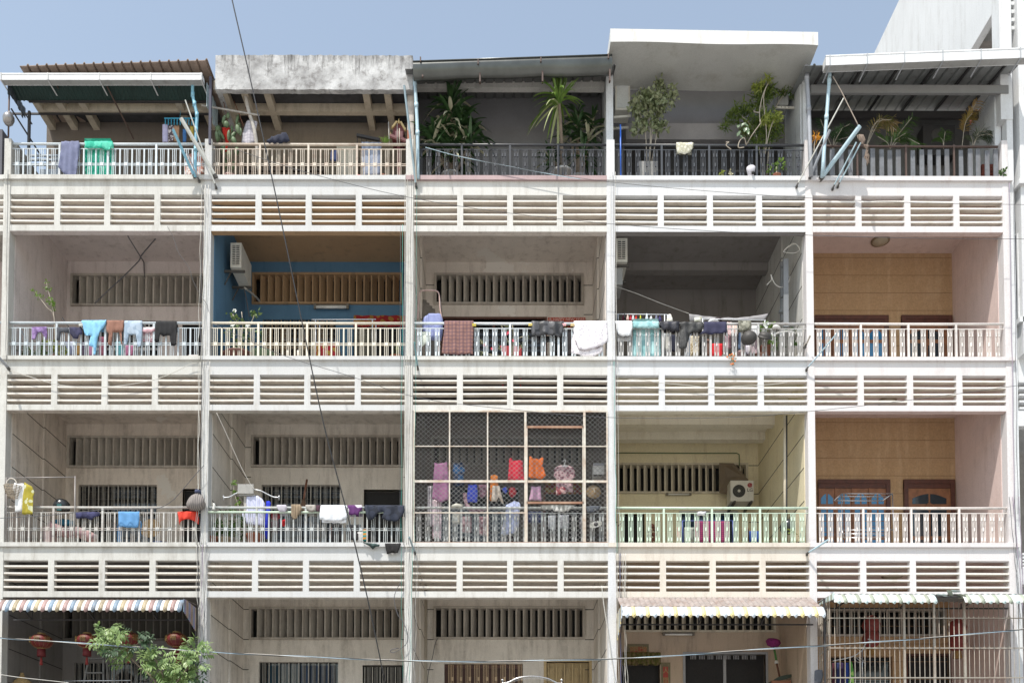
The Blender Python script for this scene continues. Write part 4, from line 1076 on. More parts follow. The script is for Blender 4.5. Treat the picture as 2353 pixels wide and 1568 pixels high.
# --- third row, first house
mk = 'laundry on the rusty grey rail'
hang('shirt', 'white T-shirt hung from the thin metal frame beside a basket', 'shirt', L1, [(118, 652), (150, 660), (188, 656), (204, 700), (198, 770), (182, 882), (120, 886), (124, 742), (100, 704)], -.06, C('dcdcdc'), mk, wl=.12)
hang('shirt', 'yellow printed T-shirt hung right of a white one on the metal frame', 'shirt', L1, [(196, 645), (215, 660), (258, 682), (278, 730), (266, 760), (268, 905), (180, 906), (186, 745), (194, 700)], -.08, C('a09330', 'floral', 'c2c4a0', 9), mk, wl=.12)
hang('hanging_cloth', 'navy cloth laid over the low bar of the rusty grey rail', 'laundry', L1, [(610, 886), (800, 886), (802, 915), (770, 925), (735, 952), (690, 935), (612, 940)], .01, C('2b2c4c', 'blotch', '3b3c60', 8), mk, wl=.13, fold=.025)
hang('shirt', 'light blue T-shirt hung over the low bar in the middle of the rusty rail', 'shirt', L1, [(950, 884), (1122, 884), (1124, 930), (1112, 1010), (1075, 1012), (1020, 1010), (952, 1000)], .0, C('5f93c4'), mk, extra=[([(945, 995), (980, 1000), (970, 1130), (945, 1128)], IY), ([(1112, 925), (1145, 980), (1128, 1122), (1105, 1120)], IY)], wl=.16)
hang('hanging_cloth', 'bright red cloth over the low bar beside the white column', 'laundry', L1, [(1425, 883), (1590, 883), (1602, 950), (1602, 990), (1560, 960), (1528, 942), (1470, 950), (1437, 988), (1432, 940)], .0, C('d8402f'), mk, wl=.12, fold=.03)
hang('hanging_cloth', 'teal cloth heap seen low inside the rusty rail', 'laundry', L1, [(435, 950), (520, 940), (600, 960), (605, 1000), (440, 1005)], .9, C('1f5f78'), mk, thick=.06)

# --- third row, second house
mk = 'laundry on the grey green rail'
hang('shirt', 'white shirt hung under the square board behind the grey green rail', 'shirt', D8, [(485, 240), (610, 232), (660, 265), (692, 320), (690, 430), (680, 572), (610, 560), (560, 562), (482, 548), (432, 480), (440, 430), (480, 400)], .22, C('c9cbe0', 'stripe', 'b7bad4', 24), mk, wl=.1, fold=.025)
hang('hanging_cloth', 'royal blue long cloth hanging right of the white shirt', 'laundry', D8, [(705, 292), (740, 288), (758, 310), (752, 420), (728, 560), (722, 720), (700, 715), (686, 640), (694, 500), (702, 400)], .2, C('1f33b8'), mk, wl=.06)
hang('underwear', 'pale lilac pants over the upper tube of the grey green rail', 'underwear', D8, [(820, 336), (932, 336), (942, 372), (920, 418), (860, 412), (835, 385)], -.05, C('b7b2bb'), mk, drape=(822, 930, 337), wl=.08)
hang('hanging_cloth', 'red patterned cloth under the pale lilac pants', 'laundry', D8, [(757, 422), (852, 420), (866, 480), (830, 512), (790, 515), (757, 480)], .07, C('8e2f33', 'check', '2d1518', 30), mk)
hang('hanging_cloth', 'crumpled tan cloth over both tubes of the grey green rail', 'laundry', D8, [(985, 330), (1095, 335), (1112, 375), (1090, 425), (1052, 480), (1005, 502), (982, 440)], -.05, C('94826c', 'stripe', '7a6a57', 20), mk, drape=(988, 1093, 332), fold=.035, wl=.09)
hang('hanging_cloth', 'grey crumpled cloth on the upper tube right of the tan cloth', 'laundry', D8, [(1145, 336), (1262, 336), (1262, 395), (1230, 415), (1188, 415), (1155, 375)], -.05, C('a9a39c', 'blotch', '8c857e', 12), mk, drape=(1147, 1260, 337), wl=.08)
hang('hanging_cloth', 'small plum cloth squeezed between grey cloth and white sheet', 'laundry', D8, rect(1266, 338, 1318, 412), -.04, C('4b2f3c'), mk)
hang('bed_sheet', 'white sheet draped over both tubes of the grey green rail', 'sheet', D8, [(1320, 340), (1612, 340), (1622, 460), (1600, 485), (1520, 520), (1440, 520), (1308, 500), (1306, 440)], -.06, C('e0e2e6', 'dots', 'c8cad4', 30), mk, extra=[([(1330, 498), (1610, 480), (1606, 540), (1335, 535)], -.02)], drape=(1322, 1610, 341), wl=.14, fold=.014)
hang('shirt', 'purple shirt with white print over the grey green rail', 'shirt', D8, [(1620, 340), (1785, 340), (1780, 385), (1752, 420), (1745, 450), (1690, 445), (1640, 445), (1628, 395)], -.06, C('5d2f68', 'floral', 'cfc6d2', 5), mk, drape=(1622, 1783, 341), wl=.12)
hang('trousers', 'dark navy tracksuit trousers at the right end of the grey green rail', 'trousers', D8, [(1805, 340), (2262, 340), (2258, 420), (2200, 508), (2085, 522), (2003, 480), (2030, 405), (1960, 430), (1885, 512), (1845, 500), (1828, 440)], -.06, C('232733', 'blotch', '2e3342', 6), mk, drape=(1808, 2260, 341), wl=.2, fold=.025)
hang('rag', 'dark green rag lying half over the sill by the navy trousers', 'rag', D8, [(1790, 758), (1900, 765), (1982, 780), (1978, 800), (1940, 805), (1902, 832), (1870, 800)], -.075, C('2a3a38', 'blotch', '3d504d', 10), mk, thick=.03)
hang('rag', 'black cloth hanging over the sill under the navy trousers', 'rag', D8, [(2040, 766), (2222, 766), (2208, 820), (2185, 878), (2120, 872), (2062, 888), (2050, 830)], -.075, C('211f20'), mk, wl=.09, fold=.02)
hang('hanging_cloth', 'scarlet cloth triangle hung low inside the grey green rail', 'laundry', D8, [(880, 510), (925, 490), (925, 560), (900, 582), (882, 570)], .2, C('c71f28'), mk)
for nm, c, x0, y0, x1, y1, kd in (('black', '1a1a1c', 1440, 550, 1560, 755, 'plain'), ('charcoal', '2b2b2d', 1600, 555, 1770, 730, 'plain'), ('white', 'd9d9d9', 1725, 640, 1790, 755, 'plain'), ('rainbow striped', 'd8902f', 1792, 612, 1850, 742, 'band'), ('orange edged', 'c0462c', 1418, 590, 1440, 700, 'plain'), ('dark plum', '3a2630', 760, 520, 850, 640, 'plain')):
    hang('hanging_garment', nm + ' garment hanging indoors below the white sheet', 'laundry', D8, rect(x0, y0, x1, y1), .42, C(c, kd, '3f8f8a', 12), mk, wl=.09)
# --- third row, third house: clothes behind the wire mesh
mk = 'laundry inside the wire mesh cage'
CY = .30
hang('towel', 'pink checked towel hung tall inside the cage at the left', 'towel', D3, [(260, 118), (300, 130), (370, 128), (410, 115), (420, 200), (430, 330), (432, 480), (425, 565), (345, 590), (290, 575), (232, 552), (244, 430), (246, 300), (255, 200)], CY - .08, C('b07a9c', 'check', '7f4f78', 40), mk, wl=.25, fold=.03)
hang('jacket', 'navy jacket with bright blue sleeves hung inside the cage', 'jacket', D3, [(490, 120), (530, 128), (590, 115), (612, 170), (626, 245), (606, 258), (606, 400), (485, 395), (488, 258), (470, 228)], CY, C('1f2c46', 'blotch', '24507a', 7), mk, wl=.12)
hang('trousers', 'black trousers hung below the navy jacket inside the cage', 'trousers', D3, [(480, 390), (600, 395), (606, 500), (600, 602), (545, 600), (480, 602), (470, 500)], CY + .05, C('1c1f26'), mk)
hang('shirt', 'royal blue shirt hung below the middle bar inside the cage', 'shirt', D3, [(662, 378), (712, 385), (765, 376), (776, 480), (766, 600), (705, 588), (642, 600), (650, 480)], CY - .05, C('2c3fa8'), mk, wl=.1)
hang('hanging_cloth', 'dusky mauve cloth hung right of the royal blue shirt', 'laundry', D3, [(782, 382), (885, 380), (880, 490), (850, 535), (826, 550), (790, 505)], CY, C('6a4a58', 'floral', '8d6a78', 16), mk)
hang('shirt', 'orange shirt knotted at the top beside the cage post', 'shirt', D3, [(930, 275), (975, 265), (1014, 280), (1012, 330), (1018, 390), (1012, 560), (985, 545), (930, 580), (915, 560), (922, 420), (926, 330)], CY + .03, C('c8742c'), mk, wl=.08)
hang('trousers', 'cream trousers hung in front of the orange shirt', 'trousers', D3, [(950, 396), (1030, 395), (1056, 500), (1086, 612), (1062, 606), (1022, 530), (995, 582), (935, 582), (945, 470)], CY - .06, C('cbbfb2', 'blotch', 'b3a596', 10), mk)
hang('small_garment', 'small blue garment hung next to a red cap in the cage', 'laundry', D3, [(1060, 438), (1085, 420), (1110, 405), (1126, 450), (1112, 490), (1080, 470)], CY, C('2f48b4'), mk)
hang('cap', 'dark red round cap hung in the middle of the cage', 'cap', D3, [(1145, 430), (1175, 412), (1212, 418), (1236, 470), (1225, 510), (1190, 536), (1148, 520)], CY, C('9c1f2c'), mk, thick=.05)
hang('shirt', 'bright red shirt hung by its shoulders left of the cage door', 'shirt', D3, [(1148, 72), (1172, 62), (1195, 96), (1290, 96), (1306, 92), (1312, 180), (1332, 332), (1130, 332), (1140, 250), (1146, 160)], CY - .05, C('cf2740'), mk, wl=.2, fold=.04)
hang('shirt', 'bright orange shirt hung by its shoulders in the cage door', 'shirt', D3, [(1390, 48), (1412, 45), (1425, 68), (1500, 82), (1530, 55), (1555, 62), (1552, 120), (1540, 150), (1562, 210), (1582, 282), (1560, 300), (1500, 320), (1440, 308), (1378, 288), (1384, 150)], CY - .05, C('e0702c'), mk, wl=.2, fold=.04)
ps = hang('shirt', 'mauve flowered short sleeved shirt on a white hanger', 'shirt', D3, [(1762, 152), (1850, 150), (1900, 172), (1928, 220), (1934, 300), (1902, 312), (1898, 340), (1905, 468), (1704, 460), (1706, 310), (1676, 285), (1686, 195), (1710, 172)], CY - .02, C('b99a9c', 'floral', '7d5560', 18), mk, wl=.3)
hang('small_garment', 'pale pink small dress hung behind the cage door', 'laundry', D3, [(1410, 402), (1465, 410), (1522, 396), (1526, 480), (1532, 570), (1380, 566), (1400, 490)], CY - .02, C('cfa0bf', 'dots', 'e2c2d6', 26), mk)
hang('small_garment', 'red printed shorts hung below the flowered shirt', 'laundry', D3, [(1708, 402), (1810, 402), (1820, 490), (1770, 488), (1758, 500), (1704, 505)], CY - .04, C('9a3a44', 'floral', 'd9b0ac', 14), mk)
hang('shirt', 'lavender striped shirt hanging off the rail inside the cage', 'shirt', D3, [(1110, 625), (1215, 572), (1262, 590), (1282, 625), (1272, 700), (1262, 880), (1205, 960), (1120, 978), (1050, 972), (1072, 860), (1105, 720)], CY - .2, C('a9b4dc', 'stripe', 'c5cce8', 22), mk, wl=.12, fold=.03)
hang('hanging_cloth', 'long mauve printed cloth looped along the rail in the cage', 'laundry', D3, [(600, 480), (640, 478), (645, 560), (665, 620), (760, 668), (880, 640), (885, 680), (800, 722), (690, 722), (625, 650), (605, 560)], CY - .1, C('a78a92', 'floral', '6f525c', 18), mk, wl=.1, fold=.03)
for nm, c, pts, kd, c2 in (('pale striped', 'c5bfc2', rect(178, 400, 240, 870), 'stripe', '7d7680'), ('rosy striped', 'b89aa6', rect(236, 560, 342, 1030), 'stripe', 'ded0d6'), ('mauve print', '9b7a80', rect(582, 760, 700, 950), 'floral', 'c3a9ac'), ('rose print', '8f6c74', rect(792, 760, 905, 985), 'floral', 'bfa3a7'), ('cream', 'c9c6bb', rect(470, 720, 560, 850), 'plain', '888888'), ('silver grey', '9fa3ab', rect(1612, 750, 1700, 908), 'stripe', 'c7cad0'), ('smoky grey', '85868c', rect(1745, 740, 1860, 905), 'blotch', 'b1b2b7'), ('indigo', '2a3357', rect(1375, 700, 1530, 840), 'plain', '888888'), ('charcoal print', '4a4a52', rect(1985, 760, 2040, 960), 'floral', '85858d')):
    hang('hanging_garment', nm + ' garment hanging low inside the cage behind the bars', 'laundry', D3, pts, CY + .02, C(c, kd, c2, 22), mk, wl=.09)
hang('hanging_cloth', 'white ruffled cloth draped on the rail inside the cage door', 'laundry', D3, [(1520, 628), (1640, 620), (1760, 622), (1920, 626), (1925, 655), (1850, 690), (1800, 710), (1690, 700), (1660, 680), (1540, 680)], RY - .05, C('cfcdc8', 'blotch', 'a9a7a1', 9), mk, fold=.04, wl=.09)
hang('hanging_cloth', 'cream ruffled cloth on the rail at the left of the cage', 'laundry', D3, [(450, 625), (520, 605), (592, 612), (600, 650), (540, 655), (460, 655)], RY - .05, C('b3b0a4', 'blotch', '8e8b80', 10), mk, fold=.035, wl=.07)
hang('hanging_cloth', 'dark net cloth bunched on the rail at the right of the cage', 'laundry', D3, [(2070, 640), (2150, 632), (2240, 638), (2215, 680), (2130, 720), (2075, 715)], RY - .05, C('3f4248', 'stripe', '5c6068', 40), mk, fold=.03)

# --- third row, fourth house
hang('towel', 'red and blue checked towel hung on a blue stand behind the mint rail', 'towel', L4, [(722, 960), (1004, 960), (1004, 1060), (1000, 1130), (860, 1132), (726, 1130)], .55, C('9c2f56', 'check', '2a2450', 26), 'laundry of the yellow walled balcony', wl=.16, fold=.012)
hang('rag', 'white rag lying over the low bar of the mint rail', 'rag', L4, [(748, 884), (812, 882), (812, 900), (795, 918), (760, 915), (742, 920), (742, 900)], .0, C('d8d8d8', 'blotch', 'b8b8bc', 14), 'laundry of the yellow walled balcony', thick=.03)
for nm, c, x0, y0, x1, y1 in (('rose', 'a8655f', 575, 1010, 612, 1128), ('pale grey green', 'a4aaa0', 640, 1010, 718, 1128), ('blue', '2c4a8a', 1160, 1040, 1245, 1128), ('dull brown', '6a5540', 1100, 1010, 1160, 1120)):
    hang('hanging_cloth', nm + ' cloth bundle on the floor behind the mint rail', 'laundry', L4, rect(x0, y0, x1, y1), .8, C(c), 'laundry of the yellow walled balcony', thick=.05)
# ------------------------------------------------------------------ poles, pipes, cables
def PZ(F, x, y, z):
    a = F(x, y, 0.0); d = a - CAM
    return CAM + d * ((z - CAM.z) / d.z)


PVCW = mat('pvc_white', (.62, .62, .58), rough=.5, dirt=.4, dirtcol=(.25, .22, .17), local=True)
PVCB = mat('pvc_blue', (.22, .47, .60), rough=.4, dirt=.2, local=True)
PVCP = mat('pvc_pale_blue', (.45, .60, .68), rough=.45, dirt=.25, local=True)
PVCG = mat('pvc_blue_grey', (.27, .36, .40), rough=.45, dirt=.25, local=True)
PVCT = mat('pvc_teal', (.20, .38, .42), rough=.45, dirt=.2, local=True)
PIPG = mat('pipe_grey', (.36, .38, .42), rough=.5, dirt=.4, local=True)
WOODW = mat('wood_weathered', (.46, .43, .39), dirt=.5, var=.2, scale=12, local=True)
BRACK = mat('bracket_iron', (.08, .075, .07), rough=.7)


def pole(F, base, tip, r, m, label, name='flag_pole', Yb=-.07, Yt=-.42, n=10, group='poles slanting out from the facade'):
    a, b = F(*base, Yb), F(*tip, Yt); d = (b - a).normalized()
    t = thing(name, label, 'pole', a, group)
    MB().tube([a, a.lerp(b, .5) + Vector((0, 0, -.004)), b], r, n, False).lathe(b - d * .001, [(r * .98, 0), (r * .70, 0), (r * .68, -.05), (0.001, -.05)], n, d, False).build('tube', m, t, True)
    MB().tube([a - d * .035, a + d * .03], r * 1.15, n).box(a.x - .018, a.x + .018, a.y + .02, .0, a.z - .035, a.z + .01).build('bracket', BRACK, t)
    return t


pole(D1, (965, 1410), (438, 520), .037, PVCW, 'thick white plastic pole slanting up to the left from a column on the top balcony')
pole(D1, (642, 1410), (314, 688), .027, PVCB, 'bright blue plastic pole slanting up left beside a thick white one')
pole(D1, (968, 1552), (503, 238), .013, PVCW, 'thin white stick slanting up between thick white and bent blue pipes')
pole(D1, (705, 1450), (540, 1060), .012, PIPG, 'short thin grey stick beneath the bright blue pole')
pole(T2, (1733, 1092), (1637, 285), .022, PVCG, 'long blue grey pole rising steeply beside the scraped wall', Yt=-.3)
pole(T2, (1736, 1092), (1722, 690), .016, PIPEP, 'short upright putty coloured pole below the long blue grey pole', Yt=-.2)
pole(T5, (2, 1190), (300, 635), .013, PVCW, 'thin whitish pole slanting up right under a rope')
pole(T5, (85, 1142), (212, 838), .026, PIPG, 'dull grey pole slanting up right below the thin whitish pole')
pole(T5, (158, 1146), (405, 815), .042, PVCP, 'thickest pale blue pole slanting up right in front of grey planks')
pole(T5, (235, 1204), (383, 918), .014, PVCP, 'thin pale blue pole, left one of a close pair before the planks')
pole(T5, (268, 1190), (411, 922), .014, PVCP, 'thin pale blue pole, right one of a close pair before the planks')
pole(M5, (86, 1192), (332, 905), .013, PVCP, 'thin pale blue pole crossing the pinkish rail of the upper tan balcony')
pole(M3, (137, 1182), (108, 975), .015, PVCT, 'short teal pole at the left end of the white rail')
pole(L3, (62, 1208), (17, 1088), .018, PVCG, 'short blue grey pole at the lower left corner of the wire mesh cage')
pole(L5, (40, 1216), (206, 1110), .018, PVCP, 'short pale blue pole at the lower tan balcony')
pole(M1, (66, 1188), (-14, 1096), .026, PIPG, 'grey pole cut off by the left edge of the photo')
pole(M4, (1690, 1000), (1727, 920), .015, PIPEP, 'brown stick poking out at the right end of the grey rail', Yt=-.2)

for F, pts, Y, r, m, i in ((D1, [(618, -40), (618, 150), (645, 300), (682, 470), (672, 700), (662, 1000), (655, 1420)], -.10, .03, PVCB, 1),
                           (T3, [(106, 180), (108, 300), (118, 480), (128, 700), (131, 1058)], -.07, .034, PVCP, 3),
                           (T4, [(1426, 212), (1438, 300), (1440, 420), (1452, 640), (1470, 1105)], -.12, .042, PIPG, 4),
                           (T5, [(213, 436), (208, 520), (190, 760), (162, 1142)], -.30, .034, PVCP, 5)):
    pp = [F(x, y, Y) for x, y in pts]; mb = MB().tube(smoothpath(pp, 4), r, 10)
    for q in pp[1:-1]: mb.tube([q + Vector((0, 0, .05)), q - Vector((0, 0, .05))], r * 1.18, 10)
    mb.build('drain_pipe', m, HOUSE[i], True)

t = thing('tree_pole', 'bare crooked whitish tree pole standing behind the rusty cream rail', 'pole', D1(1590, 870, .18))
MB().tube(smoothpath([D1(x, y, .18) for x, y in ((1428, 135), (1450, 260), (1478, 400), (1530, 560), (1572, 720), (1610, 980), (1640, 1390))], 4), [.034] * 6 + [.04] * 30, 9).build('trunk', WOODW, t, True) if False else \
    MB().tube(smoothpath([D1(x, y, .18) for x, y in ((1428, 135), (1450, 260), (1478, 400), (1530, 560), (1572, 720), (1610, 980), (1640, 1390))], 4), .036, 9).build('trunk', WOODW, t, True)
tag(MB().tube(smoothpath([D1(x, y, .14) for x, y in ((755, 318), (900, 346), (1200, 396), (1420, 436), (1645, 472))], 4), .017, 8).build('stick', WOODW, None, True), 'whitish stick lying level across the bare crooked tree pole', 'stick')
for k, (x0, y0, x1, y1) in enumerate(((1095, 270, 1150, 560), (1252, 250, 1400, 640), (1428, 350, 1480, 500))):
    tag(MB().tube([D1(x0, y0, .25), D1((x0 + x1) / 2 + 6, (y0 + y1) / 2, .26), D1(x1, y1, .25)], .010, 6).build('garden_stake', WOODD, None, True), ('thin dark stake rising from the cactus, leftmost of three', 'thin dark stake right of the cactus, longest of three', 'thin dark stake hidden close beside the crooked tree pole')[k], 'stake', 'stakes by the cactus')
t = thing('hanging_pot', 'round dull metal pot tied to a thin post at the left edge of the roof', 'pot', T1(70, 690, -.03))
MB().tube([T1(75, 345, -.03), T1(68, 705, -.03)], .017, 8).build('post', STEELB, t, True)
c = T1(70, 556, -.08); MB().lathe(c, [(.001, -.13), (.05, -.12), (.09, -.075), (.108, 0), (.098, .055), (.06, .10), (.03, .115), (.028, .14), (.001, .142)], 18, Vector((.15, 0, 1))).build('body', mat('pot_metal', (.33, .31, .30), rough=.35, metal=.6, dirt=.5), t, True)

BLK = mat('cable_black', (.012, .012, .014), rough=.5)
GRY_ = mat('cable_grey', (.10, .10, .11), rough=.6)
WHC = mat('cable_white', (.60, .58, .53), rough=.6)
GRC = mat('cable_green', (.08, .36, .30), rough=.6)
TWC = mat('cable_twist', (.55, .53, .49), rough=.5)
ROPE = mat('rope_tan', (.36, .30, .25), rough=.9)


def cable(F, pts, Y, r, m, label, name='cable', n=6, sm=5, cat='cable', group='cables in front of the houses'):
    pp = [F(x, y, (Y[k] if isinstance(Y, (list, tuple)) else Y)) for k, (x, y) in enumerate(pts)]
    return tag(MB().tube(smoothpath(pp, sm), r, n).build(name, m, None, True), label, cat, group)


def DP(x, y, Y=0.0): return P(x, y, Y)
cable(DP, [(528, -30), (533, 0), (580, 205), (640, 480), (700, 770), (745, 980), (790, 1150), (820, 1270), (850, 1400), (886, 1575)], -2.2, .011, BLK, 'thick black cable hanging down across the whole facade from the top edge')
cable(DP, [(489, 743), (640, 812), (800, 862), (961, 913), (1157, 938), (1389, 958), (1675, 958), (1882, 942), (2100, 917), (2352, 883), (2400, 876)], -.9, .0045, GRY_, 'thin dark line sagging past the mesh cage towards the right edge')
cable(DP, [(545, 345), (700, 395), (922, 450), (1150, 487), (1400, 514), (1640, 531), (1882, 541), (2110, 547), (2352, 549), (2400, 549)], -.6, .0045, GRY_, 'thin dark line running from the rusty rail to the upper right balcony')
cable(DP, [(1040, 355), (1200, 388), (1400, 418), (1640, 440), (1882, 456), (2110, 466), (2352, 470), (2400, 470)], -.5, .004, GRY_, 'thin dark line crossing the fascia under the white roof slab')
for k, dz in enumerate((0, .010, -.008)):
    pass
tw = thing('twisted_cable', 'twisted bundle of pale wires sagging across the lowest storey', 'cable', P(900, 1516, -1.6), 'cables in front of the houses')
mid = smoothpath([P(x, y, -1.6) for x, y in ((-40, 1459), (0, 1464), (240, 1480), (480, 1496), (720, 1508), (1000, 1518), (1240, 1516), (1480, 1509), (1720, 1492), (1960, 1477), (2160, 1462), (2352, 1444), (2400, 1439))], 14)
for k, m in enumerate((TWC, BLK, mat('cable_bluish', (.35, .48, .58), rough=.5))):
    MB().tube([p + Vector((0, math.cos(i * .42 + k * 2.1), math.sin(i * .42 + k * 2.1))) * .008 for i, p in enumerate(mid)], .0062, 5).build('strand', m, tw, True)
cable(B1, [(-60, 1028), (0, 1035), (240, 1070), (700, 1120), (760, 1135)], -1.5, .006, TWC, 'pale wire entering low at the left edge below the lanterns')
cable(M1, [(85, 1210), (240, 1262), (480, 1330), (700, 1350), (850, 1352), (1100, 1328), (1330, 1280), (1500, 1210), (1600, 1160), (1655, 1152)], -.06, .006, WHC, 'white cord looping in front of the slats of the greyed house')
cable(M4, [(200, 1288), (330, 1294), (460, 1316), (680, 1335), (900, 1356), (1100, 1345), (1300, 1335), (1440, 1325), (1530, 1312)], -.05, .0055, WHC, 'white cord looping in front of the cream slats')
cable(L1, [(0, 936), (200, 925), (420, 910), (700, 880), (850, 868), (1150, 862), (1290, 850), (1380, 800), (1450, 730), (1560, 600), (1640, 512)], -.12, .006, GRY_, 'dark wire drooping in front of the rusty grey rail to a column')
cable(L2, [(105, 90), (180, 250), (300, 520), (390, 680), (440, 720)], -.04, .004, WHC, 'pale string from the ceiling down to the square board')
cable(M1, [(1405, 0), (1460, 100), (1500, 220), (1590, 350), (1620, 450), (1680, 570), (1740, 660), (1750, 720)], -.05, .004, GRY_, 'loose grey wire bending down to the column of the greyed house')
cable(M1, [(1325, 85), (1270, 150), (1190, 245), (1160, 300), (1020, 440), (900, 550), (795, 650)], 1.6, .012, GRY_, 'dark loose wire across the ceiling and grille of the mauve balcony')
cable(M1, [(1075, 85), (1210, 303), (1215, 430)], [.4, 2.34, 2.34], .012, GRY_, 'thin dark conduit running down from the mauve ceiling', sm=1)
cable(M4, [(85, 505), (250, 560), (450, 640), (680, 725), (708, 735)], .55, .005, WHC, 'pale cord stretched down to the grey netting', sm=2)
cable(M4, [(1360, 495), (1400, 450), (1395, 405), (1420, 470), (1455, 505), (1500, 512), (1545, 470), (1558, 420)], .5, .008, WHC, 'white cable loop hanging beside the window frame')
cable(M4, [(1500, 215), (1530, 180), (1590, 145), (1640, 190), (1600, 225), (1530, 222), (1505, 208), (1600, 150), (1655, 235)], .25, .006, WHC, 'tangle of white wire near the ceiling of the dark balcony')
cable(L4, [(98, 412), (400, 413), (700, 415), (1060, 414), (1080, 425), (1082, 525)], 3.2, .012, mat('cable_olive', (.10, .16, .07)), 'green wire fixed along the cream ceiling above the grille', sm=1)
cable(T5, [(232, 495), (285, 590), (320, 660), (360, 740), (392, 805)], [-.4, -.42, -.44, -.45, -.45], .010, ROPE, 'tan rope running from the gutter down to the thickest pale pole', cat='rope', group=None)
cable(T3, [(190, 810), (450, 880), (800, 950), (1250, 1035), (1420, 1062)], -.12, .006, PVCP, 'pale cord running down across the black rail and its plants')
cable(B3, [(2195, 65), (2215, 250), (2255, 520), (2270, 640), (2300, 850), (2325, 1000), (2335, 1140)], -.10, .008, WHC, 'white cord hanging down beside the third column')
cable(B3, [(405, 630), (370, 700), (340, 850), (300, 1000), (282, 1130)], 2.3, .008, GRY_, 'thin dark wire down the back wall under the grille corner')
cable(B2, [(2225, 20), (2160, 150), (2155, 250), (2190, 380), (2240, 450), (2290, 560), (2290, 680), (2240, 740), (2160, 790), (2115, 790), (2120, 765), (2200, 745)], -.08, .007, GRY_, 'curled grey wire end dangling near the second column')
cable(B2, [(150, 225), (200, 320), (240, 420), (330, 560), (430, 660)], 1.9, .009, GRY_, 'thin dark wire slanting down the left wall of the lowest grey room')

# cable runs down the columns
def bundle(xs, y0, y1, m, label, Y=-.05, r=.006, seed=0, sway=6):
    rnd = random.Random(seed)
    t = thing('cable_bundle', label, 'cables', P(xs[0][0], y1, Y), 'cables running down the columns')
    for k, x in enumerate(xs):
        pts = []; n = 11
        for q in range(n + 1):
            u = q / n
            pts.append(P(x[0] + (x[1] - x[0]) * u + rnd.uniform(-sway, sway) * (.25 + .5 * u), y0 + (y1 - y0) * u, Y - .012 * (k % 3) + rnd.uniform(-.008, .008)))
        MB().tube(smoothpath(pts, 4), r * rnd.uniform(.7, 1.15), 5).build('strand', m[k % len(m)], t, True)
    return t
bundle(*[[(463, 455), (467, 460), (472, 463), (479, 470)], 425, 830, [WHC, GRY_, WHC], 'few loose wires down the first column beside the upper mauve balcony'], seed=1, sway=3)
bundle([(457, 451), (460, 452), (463, 458), (468, 461), (474, 468), (482, 472)], 830, 1250, [WHC, WHC, GRY_, TWC], 'loose pale wires down the first column beside the hanging bag', seed=2, sway=4)
bundle([(452, 455), (455, 449), (458, 462), (461, 456), (465, 458), (470, 466), (475, 462)], 1250, 1580, [WHC, GRY_, TWC, WHC, mat('cable_mauve', (.35, .28, .36))], 'thick tangle of wires at the foot of the first column', seed=3, sway=6)
bundle([(925, 921), (920, 919)], 515, 1250, [GRC, GRY_], 'green hose and wires hanging beside the second column from the blue balcony', seed=4, sway=2, r=.0042)
bundle([(936, 932), (945, 938), (952, 944), (957, 951), (930, 928)], 400, 1250, [WHC, GRY_, WHC, GRC], 'thin wires running down the second column', seed=5, sway=3, r=.0045)
bundle([(922, 924), (928, 927), (934, 930), (942, 936), (948, 940), (953, 952), (960, 950)], 1250, 1580, [GRC, GRY_, TWC, GRY_], 'tangle of green and grey wires low on the second column', seed=6, sway=4, r=.005)
bundle([(1401, 1406), (1408, 1413), (1413, 1416)], 395, 830, [WHC, GRY_], 'thin wires down the third column beside the air conditioner', seed=7, sway=2, r=.0045)
bundle([(1405, 1412), (1410, 1416), (1414, 1420), (1418, 1424)], 830, 1270, [WHC, GRC, GRY_, TWC], 'wires down the third column left of the yellow balcony', seed=8, sway=3, r=.005)
bundle([(1414, 1422), (1419, 1418), (1422, 1431), (1424, 1427), (1428, 1438), (1432, 1442), (1437, 1436)], 1270, 1580, [WHC, WHC, GRY_, mat('cable_navy', (.10, .12, .25)), TWC], 'thick bunch of white and navy cables at the left end of the yellow awning', seed=9, sway=3, r=.0065)
bundle([(2318, 2330), (2328, 2338)], 420, 1180, [mat('cable_mauve', (.35, .28, .36)), GRY_], 'two loose wires down the column at the right end of the terrace', seed=10, sway=2, r=.006)
bundle([(2318, 2345), (2326, 2352), (2330, 2340), (2340, 2352)], 1140, 1420, [GRY_, mat('cable_mauve', (.35, .28, .36))], 'loose wires fanning out above the right end of the green awning', seed=11, sway=3, r=.006)
bundle([(12, 16), (18, 14)], 390, 830, [WHC, GRY_], 'two thin wires down the leftmost column', seed=12, sway=2, r=.004)

# ------------------------------------------------------------------ air conditioners, lamps
ACW = mat('ac_white', (.68, .66, .60), rough=.5, dirt=.3, dirtcol=(.3, .26, .2), local=True)
ACD = mat('ac_dark', (.03, .03, .032), rough=.6)


def text(s, size, m, parent, name, o, depth=.004, spin=None):
    """raised lettering facing the street, centred at o"""
    cu = bpy.data.curves.new('t', 'FONT'); cu.body = s; cu.size = size; cu.align_x = 'CENTER'; cu.align_y = 'CENTER'; cu.extrude = depth / 2; cu.resolution_u = 3
    tmp = bpy.data.objects.new('t', cu); COL.objects.link(tmp); bpy.context.view_layer.update()
    me = bpy.data.meshes.new_from_object(tmp.evaluated_get(bpy.context.evaluated_depsgraph_get()))
    bpy.data.objects.remove(tmp); bpy.data.curves.remove(cu)
    Mx = spin or Matrix(((1, 0, 0), (0, 0, -1), (0, 1, 0)))
    off = Vector(o) - world_loc(parent)
    for v in me.vertices: v.co = Mx @ v.co + off
    me.materials.clear(); me.materials.append(m)
    ob = bpy.data.objects.new(name, me); COL.objects.link(ob); ob.parent = parent
    return ob


